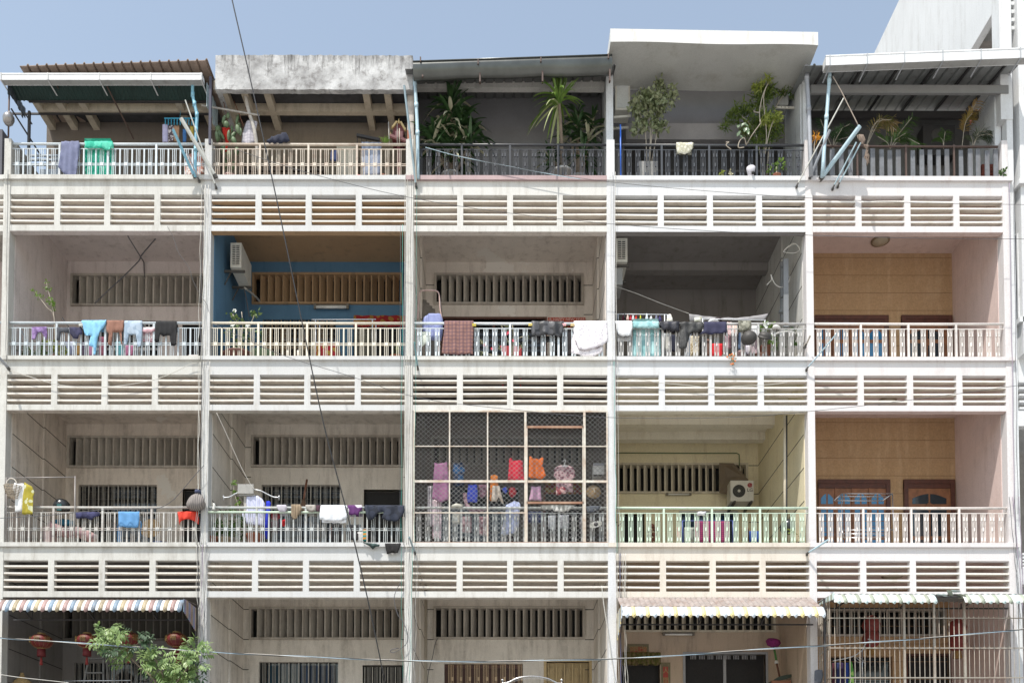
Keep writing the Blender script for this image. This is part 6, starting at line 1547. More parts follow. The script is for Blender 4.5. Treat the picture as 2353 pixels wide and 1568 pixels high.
for x, w, y0, y1 in ((56, .035, 78, 1136), (342, .026, 78, 1136), (648, .026, 78, 1136), (952, .044, 78, 1136), (1427, .046, 78, 1136), (1610, .03, 78, 1136)): fbar(x, y0, x, y1, w)
fbar(50, 80, 1612, 80, .03, .004); fbar(56, 361, 1605, 361, .016, .003); fbar(56, 643, 952, 643, .044, .005); fbar(972, 643, 1412, 643, .044, .005); fbar(1438, 643, 1605, 643, .044, .005); fbar(50, 1136, 1612, 1136, .03, .004, m=RB); fbar(64, 895, 945, 895, .022, .006)
fbar(965, 200, 965, 1130, .018, .012, 'door_frame'); fbar(1414, 200, 1414, 1130, .018, .012, 'door_frame'); fbar(960, 208, 1420, 208, .040, .014, 'door_frame', RB); fbar(960, 815, 1420, 815, .04, .014, 'door_frame', RB)
wm = MB(); p_ = .098; r_ = .0024; W_, H_ = X1 - X0, Z1 - Z0; k = 0; asp = .92
c_ = -H_
while c_ < W_ + H_:
    for s in (1, -1):
        # line x = c + s-side; z from 0..H with slope asp
        if s == 1: p, q = (c_, 0), (c_ + H_ / asp, H_)
        else: p, q = (c_ + H_ / asp, 0), (c_, H_)
        (xa, za), (xb, zb) = p, q
        if xa > xb: xa, za, xb, zb = xb, zb, xa, za
        lo, hi = max(xa, 0.0), min(xb, W_)
        if hi - lo > .02:
            f = lambda x: za + (zb - za) * (x - xa) / (xb - xa)
            wm.bar((X0 + lo, Yg + .018 + .002 * s, Z0 + f(lo)), (X0 + hi, Yg + .018 + .002 * s, Z0 + f(hi)), r_ * 2)
    c_ += p_
wm.build('wire_mesh', WIR, t)
# props inside the cage
t = thing('clothes_hanger', 'white plastic hanger holding the flowered shirt', 'hanger', D3(1805, 150, .27))
MB().tube(smoothpath([D3(x, y, .27) for x, y in ((1790, 105), (1800, 88), (1818, 95), (1812, 118), (1803, 138), (1806, 152), (1770, 165), (1850, 165), (1806, 152))], 4), .006, 6).build('hook', mat('plastic_white', (.75, .76, .78), rough=.4), t, True)
c = D3(2150, 468, .6); t = thing('palm_leaf_hat', 'tan woven hat hung at the right of the cage', 'hat', c)
STR = mat('straw_tan', (.40, .27, .14), rough=.9, var=.3, scale=30)
MB().lathe(c, [(.155, 0), (.15, .012), (.08, .05), (.02, .075), (.001, .08)], 20, Vector((0, -1, .25))).build('brim', STR, t, True)
MB().bar(c + Vector((-.06, -.08, .05)), c + Vector((.07, -.09, .055)), .02, .006).bar(c + Vector((0, -.085, .06)), c + Vector((.01, -.1, -.05)), .02, .006).build('band', mat('straw_pale', (.62, .52, .38)), t)
c = D3(2178, 856, -.07); t = thing('metal_fan_wheel', 'crumpled silvery wheel hung outside the mesh at its right end', 'wheel', c)
mb = MB(); n = 30; v = [c + Vector((0, -.01, 0))]; fs = []
ax = Vector((math.cos(.32), 0, math.sin(.32))); bx = Vector((-math.sin(.32), .5, math.cos(.32))) * .55
for k in range(n):
    an = 2 * math.pi * k / n; rr = .135 if k % 2 else .115
    v.append(c + ax * math.cos(an) * rr + bx * math.sin(an) * rr + Vector((0, -.02 * (k % 2), 0)))
v2 = [p + Vector((0, .008, 0)) for p in v]
fs = [(0, 1 + k, 1 + (k + 1) % n) for k in range(n)] + [(n + 1, n + 2 + (k + 1) % n, n + 2 + k) for k in range(n)] + [(1 + k, n + 2 + k, n + 2 + (k + 1) % n, 1 + (k + 1) % n) for k in range(n)]
mb.add(v + v2, fs).build('disc', mat('foil_silver', (.55, .54, .50), rough=.35, metal=.5, var=.3, scale=30), t)
MB().lathe(c + Vector((0, -.02, 0)), [(.042, 0), (.040, .015), (.001, .02)], 14, Vector((0, -1, .3))).build('hub', STEELD, t, True)
a, b = D3(2150, 128, .5), D3(2315, 285, .5); t = thing('wall_cabinet', 'white metal box with a grey top strip hung inside the cage at right', 'box', ((a.x + b.x) / 2, .5, b.z))
MB().box(a.x, b.x, .5, .75, b.z, a.z).build('body', mat('box_white', (.66, .65, .63), dirt=.4, var=.1), t); MB().box(a.x, b.x, .49, .4999, a.z - .05, a.z).build('lid', mat('box_grey', (.30, .31, .34)), t); MB().box(a.x, b.x, .495, .4999, b.z, b.z + .04).build('base_strip', mat('box_dark', (.06, .055, .05)), t)
# ------------------------------------------------------------------ plants
def strap(mb, base, d, L, w, droop, n=7, twist=0.0, up=Vector((0, 0, 1))):
    """one long strap leaf bending under its weight, folded a little along its midrib"""
    d = d.normalized(); side = d.cross(up)
    if side.length < .05: side = d.cross(Vector((0, 1, 0)))
    side.normalize(); v = []
    for i in range(n + 1):
        t = i / n
        p = base + d * L * t * (1 - .12 * t) + Vector((0, 0, -1)) * droop * L * t * t
        ww = w * (math.sin(math.pi * min(1, t * .85 + .16)) ** .7) * (1 if t < 1 else 0.05)
        nrm = side.cross(d).normalized(); s2 = (side + nrm * twist * t).normalized()
        v += [p - s2 * ww + Vector((0, 0, .25 * ww)), p, p + s2 * ww + Vector((0, 0, .25 * ww))]
    f = []
    for i in range(n):
        o = 3 * i; f += [(o, o + 1, o + 4, o + 3), (o + 1, o + 2, o + 5, o + 4)]
    mb.add(v, f)


def leaf(mb, p, d, nrm, L, w):
    d = d.normalized(); s = d.cross(nrm)
    if s.length < .01: s = d.orthogonal()
    s.normalize(); u = s.cross(d)
    mb.add([p, p + d * L * .35 + s * w + u * w * .2, p + d * L * .75 + s * w * .7 + u * w * .1 - u * L * .04, p + d * L - u * L * .12, p + d * L * .75 - s * w * .7 + u * w * .1 - u * L * .04, p + d * L * .35 - s * w + u * w * .2, p + d * L * .5 - u * L * .02],
           [(0, 1, 6), (1, 2, 6), (2, 3, 6), (3, 4, 6), (4, 5, 6), (5, 0, 6)])


def rdir(rnd, up=.0):
    while True:
        v = Vector((rnd.uniform(-1, 1), rnd.uniform(-1, 1), rnd.uniform(-1, 1)))
        if .1 < v.length < 1: return (v.normalized() + Vector((0, 0, up))).normalized()


def pot(t, c, r, h, m, nm='pot'):
    MB().lathe(c, [(r * .70, 0), (r * .95, h * .86), (r * 1.06, h * .87), (r * 1.06, h), (r * .92, h), (r * .88, h * .92), (.001, h * .9)], 18).build(nm, m, t, True)


GD = leafmat('leaf_dark', (.022, .055, .02), (.06, .12, .04), rough=.32, trans=.15)
GB = leafmat('leaf_bright', (.10, .20, .03), (.22, .34, .07), rough=.45, trans=.3)
GM = leafmat('leaf_mid', (.045, .10, .022), (.10, .18, .045), trans=.25)
GP = leafmat('leaf_pale', (.16, .20, .09), (.34, .36, .22), rough=.5, trans=.25)
GBAM = leafmat('leaf_bamboo', (.06, .12, .02), (.20, .26, .05), trans=.3)
GYEL = leafmat('leaf_yellow_green', (.24, .30, .05), (.38, .42, .10), trans=.3)
GDRY = leafmat('leaf_dry', (.30, .21, .10), (.42, .32, .18), rough=.8, trans=.15)
GPAL = leafmat('leaf_cream_and_sunlit', (.46, .45, .30), (.58, .55, .40), trans=.2)
BARK = mat('bark', (.20, .155, .115), dirt=.4, var=.2, scale=14, local=True); BARKP = mat('bark_pale', (.42, .37, .30), dirt=.3, local=True)
TERR = mat('terracotta', (.34, .12, .07), rough=.8, dirt=.4, local=True); CPOT = mat('cement_pot', (.40, .40, .39), dirt=.5, dirtcol=(.12, .11, .1), var=.2, local=True)
ZS = [z + .0 for z in SILL_T]


def dracaena(label, base, heads, leafL, w, n, m, seed, potr=.2, tips=True, m2=None):
    """heads: list of crown points; straps all round each of them"""
    rnd = random.Random(seed); t = thing('dracaena', label, 'plant', base, 'spiky plants in front of the grey wall')
    pot(t, base, potr, .3, CPOT)
    st = MB()
    for hpt in heads: st.tube([base + Vector((rnd.uniform(-.05, .05), 0, .25)), (base + hpt) / 2 + Vector((rnd.uniform(-.04, .04), .02, .1)), hpt], [.032, .028, .022], 7)
    st.build('stem', BARK, t, True)
    cr = MB(); tp = MB()
    for hpt, nn, LL, ud in [(h, n, leafL, None) for h in heads]:
        for k in range(nn):
            el_ = rnd.uniform(-.35, 1.35); az_ = rnd.uniform(0, 6.283)
            d = Vector((math.cos(az_) * math.cos(el_), math.sin(az_) * math.cos(el_) * .7, math.sin(el_)))
            L = LL * rnd.uniform(.65, 1.1)
            tgt = tp if tips and rnd.random() < .17 else cr  # a random share of leaves goes cream, painting sunlight on them
            strap(tgt, hpt + Vector((0, 0, rnd.uniform(-.16, .12))), d, L, w * rnd.uniform(.8, 1.15), rnd.uniform(.15, .75), twist=rnd.uniform(-.6, .6))
    cr.build('crown', m, t, True)
    if tp.v: tp.build('crown', m2 or GPAL, t, True)
    return t


zf = SILL_T[0] - .03
b0 = T3(395, 1050, .36); b0.z = zf
dracaena('dark spiky bush of broad leaves behind the black rail, left of the pair', b0, [T3(395, 560, .36), T3(330, 690, .42), T3(460, 690, .36), T3(395, 780, .30), T3(300, 800, .4), T3(480, 600, .42), T3(400, 900, .36), T3(250, 730, .3), T3(540, 760, .3), T3(395, 480, .36)], .70, .036, 34, GD, 3)
b1 = T3(1275, 1050, .25); b1.z = zf
t = thing('dracaena', 'tall bright green plant with drooping sword leaves on a bare stem above the black rail', 'plant', b1, 'spiky plants in front of the grey wall')
pot(t, b1, .2, .3, CPOT)
hp = T3(1248, 440, .0)
MB().tube(smoothpath([b1 + Vector((0, 0, .25)), T3(1270, 800, .2), T3(1262, 620, .08), hp], 4), [.035] * 5 + [.030] * 8, 8).build('stem', BARK, t, True)
rnd = random.Random(12); cr = MB(); tp = MB()
for k in range(62):
    el_ = rnd.uniform(-.75, 1.5) if k > 22 else rnd.uniform(.7, 1.5); az_ = rnd.uniform(0, 6.283)
    d = Vector((math.cos(az_) * math.cos(el_), math.sin(az_) * math.cos(el_) * .8, math.sin(el_)))
    strap(tp if el_ < .1 and rnd.random() < .5 else cr, hp + Vector((0, 0, rnd.uniform(-.1, .08))), d, rnd.uniform(.55, .92), rnd.uniform(.018, .027), rnd.uniform(.25, .75) if el_ < .8 else rnd.uniform(.0, .25), twist=rnd.uniform(-.5, .5), n=8)
cr.build('crown', GB, t, True); tp.build('crown', leafmat('leaf_pale_green', (.30, .36, .14), (.48, .50, .28), trans=.25), t, True)
b2 = T3(1400, 1050, .45); b2.z = zf
dracaena('dark spiky bush hidden behind the tall bright green plant', b2, [T3(1400, 650, .45), T3(1480, 740, .45), T3(1340, 740, .5), T3(1440, 860, .4), T3(1520, 620, .55), T3(1180, 900, .5), T3(1400, 560, .55)], .55, .027, 26, GD, 5)


def shrub(label, base, ells, n, Lf, wf, m, seed, stems, potspec=None, cat='plant', extra=None, name='potted_shrub', grp='potted plants on the balconies', stem_m=None, group_n=1):
    """ells: (centre, radii) lobes filled with leaves of real size; stems: paths"""
    rnd = random.Random(seed); t = thing(name, label, cat, base, grp)
    if potspec: pot(t, base, *potspec)
    st = MB()
    for s_ in stems: st.tube(smoothpath(s_, 4), [.013] * 2 + [.009] * (len(smoothpath(s_, 4)) - 2), 6)
    if stems: st.build('stem', stem_m or BARKP, t, True)
    cr = MB()
    for c, (rx, ry, rz) in ells:
        for k in range(max(3, int(n * rx * rz / .04))):
            o = rdir(rnd); q = rnd.random() ** .4
            p = c + Vector((o.x * rx * q, o.y * ry * q, o.z * rz * q))
            for g_ in range(group_n):
                d = rdir(rnd, -.1 if group_n > 1 else .1); leaf(cr, p, d, rdir(rnd, .8), Lf * rnd.uniform(.6, 1.2), wf * rnd.uniform(.7, 1.2))
    cr.build('crown', m, t, False)
    return t, rnd


def el(F, x, y, Y, rx, rz, ry=None): return (F(x, y, Y), (rx, ry or (rx + rz) / 2 * .8, rz))


bp = T4(340, 1105, .22); bp.z = zf
shrub('pale variegated leafy shrub in a square grey pot under the white roof slab', bp, [el(T4, 350, 560, .15, .30, .16), el(T4, 410, 600, .12, .30, .2), el(T4, 300, 600, .18, .25, .2), el(T4, 420, 480, .15, .14, .16), el(T4, 250, 640, .15, .15, .12), el(T4, 500, 540, .15, .14, .18), el(T4, 350, 700, .2, .28, .16), el(T4, 290, 760, .18, .16, .14), el(T4, 420, 760, .2, .2, .14), el(T4, 240, 790, .18, .07, .12)], 150, .085, .028, GP, 21,
      [[bp + Vector((0, 0, .3)), T4(355, 800, .2), T4(330, 620, .18)], [bp + Vector((.02, 0, .3)), T4(370, 780, .2), T4(430, 560, .15)], [bp + Vector((-.03, 0, .3)), T4(320, 800, .2), T4(270, 640, .16)], [bp + Vector((.03, .02, .3)), T4(400, 800, .22), T4(420, 460, .15)]])
a, b = T4(276, 1000, .10), T4(408, 1108, .10); w = b.x - a.x
sp = [o for o in bpy.data.objects if o.get('label', '').startswith('pale variegated')][0]
MB().add([(a.x + .03, .12, zf), (b.x - .03, .12, zf), (b.x - .03, .36, zf), (a.x + .03, .36, zf), (a.x, .10, a.z), (b.x, .10, a.z), (b.x, .38, a.z), (a.x, .38, a.z)], [(0, 1, 5, 4), (1, 2, 6, 5), (2, 3, 7, 6), (3, 0, 4, 7), (4, 5, 6, 7), (3, 2, 1, 0)]).build('pot', CPOT, sp)
bp = T4(1150, 1105, .4); bp.z = zf
shrub('feathery bamboo-like plant in the right half under the white roof slab', bp, [el(T4, 1130, 560, .4, .24, .18), el(T4, 1010, 640, .45, .28, .14), el(T4, 930, 690, .5, .2, .12), el(T4, 1130, 700, .4, .3, .18), el(T4, 1200, 780, .35, .24, .2), el(T4, 1060, 780, .45, .24, .16), el(T4, 1110, 480, .4, .14, .14), el(T4, 1190, 500, .4, .14, .14), el(T4, 1310, 500, .5, .2, .14), el(T4, 880, 760, .5, .1, .08), el(T4, 1130, 860, .4, .22, .12)], 95, .13, .010, GBAM, 22,
      [[bp, T4(1140, 800, .4), T4(1120, 520, .4)], [bp, T4(1090, 820, .42), T4(960, 660, .48)], [bp, T4(1190, 820, .38), T4(1230, 700, .35)], [bp, T4(1200, 700, .45), T4(1310, 500, .5)]], (.16, .25, TERR), group_n=3)
shrub('bright yellow green shoots at the tips of the bamboo-like plant', T4(1150, 900, .1), [el(T4, 1100, 480, .1, .11, .09), el(T4, 1180, 430, .1, .09, .08), el(T4, 1190, 710, .06, .20, .10), el(T4, 1230, 690, .06, .10, .09)], 90, .11, .012, GYEL, 23, [[T4(1150, 950, .1), T4(1160, 800, .1), T4(1140, 560, .1), T4(1180, 440, .1)], [T4(1150, 950, .1), T4(1180, 800, .08), T4(1215, 700, .06)]], None, group_n=3)
bp = T4(1000, 900, -.05)
t, rn = shrub('bare bent branch with a few big leaves leaning over the charcoal rail', T4(1025, 885, -.05), [], 0, .1, .03, GM, 24, [[T4(1020, 890, .05), T4(1060, 820, -.08), T4(1122, 735, -.12)], [T4(1118, 740, -.12), T4(1112, 660, -.12), T4(1130, 560, -.1), T4(1160, 480, -.1)], [T4(1112, 665, -.12), T4(1080, 660, -.12), T4(1072, 650, -.12)], [T4(1020, 890, -.02), T4(1005, 840, -.1), T4(975, 860, -.12), T4(965, 905, -.12), T4(1005, 905, -.12)], [T4(880, 870, -.1), T4(900, 868, -.1), T4(880, 890, -.12), T4(915, 920, -.12)]], None, stem_m=BARKP)
cr = MB()
for x, y in ((985, 760), (1000, 740), (1020, 735), (960, 770), (1030, 790), (970, 820), (955, 830), (1005, 800), (1035, 800)):
    p = T4(x, y, -.12); d = rdir(rn, .2); d.y *= .4; leaf(cr, p, d, Vector((0, -1, .6)), .12, .034)
cr.build('crown', leafmat('leaf_glossy', (.10, .17, .08), (.30, .38, .26), rough=.35), t)
bp = T4(1230, 1106, .05); bp.z = SILL_T[0]
shrub('small bright bush at the foot of the charcoal rail', bp, [el(T4, 1230, 1050, .08, .22, .14), el(T4, 1250, 1020, .05, .12, .1), el(T4, 1190, 1085, .08, .1, .08)], 60, .07, .024, GB, 25, [[bp, T4(1230, 1040, .08)]], (.08, .08, TERR))
bp = T4(1052, 1108, -.0); t = thing('flower_pot', 'small white cup-like pot on the sill below the charcoal rail', 'pot', bp)
MB().lathe(bp, [(.05, 0), (.075, .10), (.088, .175), (.075, .175), (.06, .12), (.001, .11)], 14).build('body', mat('porcelain', (.66, .64, .70), rough=.4, local=True), t, True); MB().lathe(bp + Vector((.02, -.08, 0)), [(.025, 0), (.03, .04), (.001, .05)], 8).build('foot', BLK, t, True)
tag(MB().tube([T4(147, 748, -.03), T4(150, 1108, -.02)], .014, 8).build('blue_stick', mat('plastic_blue', (.02, .13, .60), rough=.4), None, True), 'bright blue stick leaning upright on the charcoal rail', 'stick')
for k, (x, y, m, lb) in enumerate(((852, 1085, GYEL, 'tiny yellow sprout on the sill under the white roof slab'), (910, 1085, GPAL, 'tiny pale sprout on the sill next to a white pot'))):
    bp = T4(x, 1108, .0); shrub(lb, bp, [el(T4, x, y, .0, .04, .05)], 500, .05, .015, m, 30 + k, [[bp, T4(x, y, .0)]], None, name='seedling')

# palms on the right top balcony
def palm(label, base, fr, seed, m=GM, L=.8, pn=16):
    rnd = random.Random(seed); t = thing('palm', label, 'palm', base, 'palms behind the grey planks'); cr = MB(); st = MB()
    for tip, mid, mm in fr:
        path = smoothpath([base, mid, tip], 8); st.tube(path, .006, 5); c2 = cr
        n = len(path)
        for i in range(n // 3, n):
            p = path[i]; d = (path[min(i + 1, n - 1)] - path[i - 1]).normalized()
            for s in (-1, 1):
                sd = d.cross(Vector((0, -1, 0))).normalized() * s
                for e in range(2): strap(c2, p + d * .018 * e, d * .75 + sd * .75 + Vector((0, rnd.uniform(-.3, .3), -.1)), rnd.uniform(.2, .32) * (1.15 - .5 * i / n), .007, .35, n=4)
    st.build('stem', BARKP, t, True); cr.build('crown', m, t)
    return t
zp = SILL_T[0]
for lb, bx, fr, m, sd in (('green palm fronds behind the blue pipe and poles', 230, [((340, 800), (250, 860)), ((150, 770), (190, 870)), ((290, 830), (250, 900)), ((370, 880), (280, 900))], GD, 1),
                          ('low green palm behind the planks at mid rail', 600, [((520, 880), (580, 920)), ((700, 860), (640, 900)), ((790, 930), (690, 890)), ((620, 840), (610, 900)), ((740, 760), (660, 860))], GM, 2),
                          ('yellowing palm frond arching up with a brown tip', 440, [((650, 850), (530, 770)), ((610, 770), (500, 800)), ((640, 800), (540, 780))], leafmat('leaf_yellowing', (.14, .16, .03), (.40, .28, .14)), 3),
                          ('stiff yellow brown frond standing near the right end of the planks', 1062, [((1160, 660), (1090, 780)), ((1130, 730), (1085, 800))], leafmat('leaf_rusty', (.22, .18, .04), (.36, .22, .08)), 4),
                          ('small sprig of palm between the dark box and stiff frond', 945, [((955, 850), (948, 900)), ((925, 890), (940, 910))], GM, 5),
                          ('grey green palm at the right end of the planks', 1130, [((1290, 890), (1180, 850)), ((1240, 870), (1170, 880)), ((1120, 880), (1130, 910))], leafmat('leaf_grey', (.06, .09, .05), (.14, .16, .10)), 6)):
    Yp = .3; b = T5(bx, 960, Yp)
    palm(lb, b, [(T5(*tp_, Yp + random.uniform(-.15, .1)), T5(*md, Yp), None) for tp_, md in fr], sd, m)
a, b = T5(812, 808, .9), T5(1020, 940, .9); t = thing('dark_box', 'dark boxy cooler seen dimly behind the palms', 'box', ((a.x + b.x) / 2, .9, b.z))
MB().box(a.x, b.x, .9, 1.18, b.z - .2, a.z).build('body', mat('box_black', (.03, .03, .032), local=True), t); MB().lathe(((a.x + b.x) / 2, .899, (a.z + b.z) / 2), [(.16, 0), (.16, .004), (.14, .006), (.001, .006)], 20, Vector((0, -1, 0))).build('grille', mat('box_grille', (.06, .06, .06)), t, True)
shrub('tuft of green weeds growing from the sill at the right end', T5(1320, 1135, -.02), [el(T5, 1325, 1110, -.02, .06, .07)], 400, .06, .02, GM, 41, [], None, name='weeds')
t = thing('red_bricks', 'red brick pile glimpsed between the planks at right', 'bricks', T5(1240, 1150, .3))
for k in range(7): MB().box(T5(1190, 1100, .3).x, T5(1290, 1100, .3).x, .28, .42, zf + .075 * k, zf + .075 * k + .066).build('brick', mat('brick_red', (.22, .06, .04), var=.3, scale=9), t)
shrub('orange flower spray by the grey pipe on the right top balcony', T5(110, 980, -.05), [el(T5, 120, 885, -.06, .07, .08)], 300, .09, .012, leafmat('petal_orange', (.70, .28, .03), (.80, .45, .05)), 42, [[T5(110, 985, -.05), T5(112, 930, -.05), T5(122, 880, -.06)]], None, name='flower')

# cactus and shrine on the rusty rail balcony
t = thing('prickly_pear', 'prickly pear cactus rising over the left end of the rusty cream rail', 'cactus', T2(200, 1020, .2), 'potted plants on the balconies')
rnd = random.Random(9); CAC = leafmat('cactus', (.07, .12, .05), (.17, .23, .13), rough=.6, trans=.02); pads = MB()
for x, y, w_, h_, ang in ((200, 530, 16, 28, .1), (185, 600, 26, 32, -.5), (165, 560, 14, 40, .3), (285, 605, 22, 18, 0), (275, 560, 12, 50, .2), (280, 640, 20, 40, -.2), (120, 640, 26, 30, .2), (130, 690, 18, 40, .1), (205, 690, 14, 44, .15), (240, 690, 16, 46, .55), (150, 690, 14, 50, -.5), (300, 660, 14, 40, 0), (250, 740, 22, 40, -.3), (230, 640, 12, 40, 0), (110, 700, 16, 44, -.1), (160, 800, 20, 44, .2), (210, 850, 20, 44, -.2), (270, 820, 20, 44, .1), (180, 920, 20, 44, 0), (240, 940, 20, 40, .3)):
    c = T2(x, y, .22 + rnd.uniform(-.1, .1)); k = 2.3053 * 185
    ax = Vector((math.sin(ang), rnd.uniform(-.3, .3), math.cos(ang))); pads.lathe(c - ax * h_ / k, [(.003, 0), (w_ / k * .75, h_ / k * .4), (w_ / k, h_ / k), (w_ / k * .85, h_ / k * 1.6), (w_ / k * .3, h_ / k * 1.95), (.001, h_ / k * 2)], 9, ax)
pads.build('pad', CAC, t, True); pot(t, Vector((T2(215, 1000, .2).x, .22, zf)), .13, .18, mat('pot_pink', (.55, .38, .36), local=True))
D6 = Fr(1320, 400, 6.031); Ysh = .35
t = thing('spirit_shrine', 'small maroon spirit shrine with gold roof edges behind the rail end', 'shrine', D6(580, 1340, Ysh))
MAR = mat('shrine_maroon', (.15, .03, .035), rough=.6, dirt=.3, local=True); GOL = mat('shrine_gold', (.66, .50, .24), rough=.45, local=True); PKS = mat('shrine_pink', (.42, .20, .20), rough=.6, local=True)
A_, B_, C_ = D6(415, 320, Ysh), D6(548, 175, Ysh), D6(690, 380, Ysh)
MB().add([D6(440, 330, Ysh), D6(548, 215, Ysh), D6(665, 372, Ysh), D6(640, 545, Ysh), D6(400, 520, Ysh)] + [p + Vector((0, .3, 0)) for p in (D6(440, 330, Ysh), D6(548, 215, Ysh), D6(665, 372, Ysh), D6(640, 545, Ysh), D6(400, 520, Ysh))], [(4, 3, 2, 1, 0), (5, 6, 7, 8, 9)] + [(i, (i + 1) % 5, (i + 1) % 5 + 5, i + 5) for i in range(5)]).build('body', MAR, t)
MB().bar(A_ + Vector((0, -.01, 0)), D6(510, 190, Ysh - .01), .05, .035).bar(D6(590, 200, Ysh - .01), C_ + Vector((0, -.01, 0)), .05, .035).lathe(D6(548, 225, Ysh - .02), [(.02, 0), (.022, .04), (.012, .07), (.001, .105)], 8).lathe(D6(412, 330, Ysh), [(.022, 0), (.014, .04), (.001, .07)], 8).lathe(D6(688, 385, Ysh), [(.022, 0), (.014, .05), (.001, .08)], 8).lathe(D6(372, 480, Ysh - .03), [(.022, 0), (.014, .04), (.001, .075)], 8).build('roof_edge', GOL, t)
MB().bar(D6(365, 485, Ysh - .04), D6(520, 540, Ysh - .04), .05, .05).bar(D6(590, 545, Ysh - .04), D6(710, 600, Ysh - .04), .05, .05).box(D6(470, 500, Ysh - .03).x, D6(630, 500, Ysh - .03).x, Ysh - .03, Ysh - .001, D6(500, 540, Ysh).z, D6(500, 410, Ysh).z).build('gallery', PKS, t)
MB().box(D6(500, 700, Ysh).x, D6(570, 700, Ysh).x, Ysh + .08, Ysh + .2, zf, D6(500, 560, Ysh).z).build('leg', MAR, t)
for k, (x, y0, y1, r_, m) in enumerate(((337, 190, 610, .010, WOODW), (515, 225, 610, .007, WOODW), (563, 330, 610, .012, PIPEP))): MB().tube([D6(x - (8 if k == 0 else 0), y0, .2), D6(x + (12 if k == 0 else 0), y1 + 100, .2)], r_, 7).build('incense_pole', m, t, True)
bp = D6(240, 1340, .25); bp.z = zf
t, rn = shrub('grassy potted plant left of the spirit shrine', bp, [], 0, .1, .02, GB, 45, [], (.1, .2, TERR)); cr = MB()
for k in range(46):
    az_ = rn.uniform(0, 6.28); d = Vector((math.cos(az_) * .7, math.sin(az_) * .5, 1.0)); strap(cr, D6(260 + rn.uniform(-40, 40), 640, .18), d, rn.uniform(.10, .24), .006, rn.uniform(.1, .7), n=4)
cr.build('crown', GB, t)
t = thing('timber_stack', 'stack of rough grey brown timber behind the rusty cream rail', 'timber', T2(650, 1020, .6))
rnd = random.Random(4)
for k in range(14):
    z = zf + .05 * k; x0 = T2(rnd.uniform(260, 330), 900, .6).x; x1 = T2(rnd.uniform(940, 1020), 900, .6).x
    MB().box(x0, x1, .55 + rnd.uniform(-.03, .03), .8, z, z + .036).build('board', mat('timber_%d' % (k % 3), ((.10, .075, .055), (.16, .13, .11), (.07, .055, .045))[k % 3], var=.35, scale=12), t)
t = thing('stair_rail', 'black sloping metal rail at the back of the rusty rail balcony', 'rail', T2(1250, 1010, .5))
MB().bar(T2(1250, 690, .5), T2(1435, 728, .5), .05).build('handrail', STEELD, t)
for x in (1255, 1290, 1330): MB().bar(T2(x, 690, .52), T2(x, 1000, .52), .015).build('bar', STEELD, t)
c = T2(1272, 1030, .12); c.z = SILL_T[0] - .01; t = thing('basin', 'red plastic basin behind the foot of the rusty rail', 'basin', c); MB().lathe(c, [(.07, 0), (.10, .06), (.11, .062), (.09, .04), (.001, .03)], 18).build('body', mat('plastic_red', (.55, .03, .03), rough=.4), t, True)
t = thing('cream_board', 'tall cream board leaning behind the rusty rail', 'board', T2(1170, 1010, .7)); MB().box(T2(1085, 900, .7).x, T2(1250, 900, .7).x, .7, .74, zf, T2(1170, 765, .7).z).build('sheet', mat('board_cream', (.50, .47, .39), dirt=.3), t)
t = thing('bench', 'pale slatted bench behind the pale blue top rail at left', 'bench', T1(350, 1015, .7)); BEN = mat('bench_pale', (.45, .50, .56), rough=.5)
for y in (856, 890, 930): MB().bar(T1(215, y, .7), T1(480, y, .7), .04, .03).build('backrest_slat', BEN, t)
MB().box(T1(320, 960, .5).x, T1(480, 960, .5).x, .5, .8, T1(400, 1010, .5).z, T1(400, 965, .5).z).build('seat', BEN, t)
for x in (230, 470): MB().bar(T1(x, 850, .72), T1(x, 1020, .72), .035).build('leg', BEN, t)
t = thing('clip_hanger', 'blue plastic clip hanger hung near the bent blue pipe', 'hanger', T1(1465, 552, .42)); HB = mat('plastic_cyan', (.05, .35, .55), rough=.4)
mb = MB()
for y in (.32, .52): mb.bar(T1(1340, 552, y), T1(1600, 552, y), .016)
for x in (1342, 1465, 1598): mb.bar(T1(x, 552, .32), T1(x, 552, .52), .016)
mb.build('frame', HB, t)
for x in range(1350, 1600, 24): MB().box(T1(x, 560, .42).x - .008, T1(x, 560, .42).x + .008, .41, .43, T1(x, 606, .42).z, T1(x, 555, .42).z).build('clip', HB, t)
MB().tube([T1(1465, 552, .42), T1(1475, 490, .42)], .005, 5).build('hook', HB, t)
# ------------------------------------------------------------------ things on the middle balconies
PNKM = mat('tube_pink', (.55, .38, .34), rough=.45, dirt=.4, local=True); RKW = mat('rack_white', (.70, .72, .76), rough=.4, local=True); DKG = mat('dark_green', (.03, .05, .035), rough=.5, local=True)
WIC = mat('wicker_grey', (.36, .30, .23), var=.35, scale=40, rough=.9, local=True)


def rack(label, F, Y, bars, posts, m, r=.010, name='drying_rack', bar2=()):
    p0 = F(*bars[0][:2], Y); t = thing(name, label, 'drying rack', p0, 'drying racks on the balconies')
    for x0, y0, x1, y1 in bars: MB().tube([F(x0, y0, Y), F(x1, y1, Y)], r, 7).build('bar', m, t, True)
    for x0, y0, x1, y1 in posts: MB().tube([F(x0, y0, Y), F(x1, y1, Y)], r * 1.1, 7).build('leg', m, t, True)
    return t


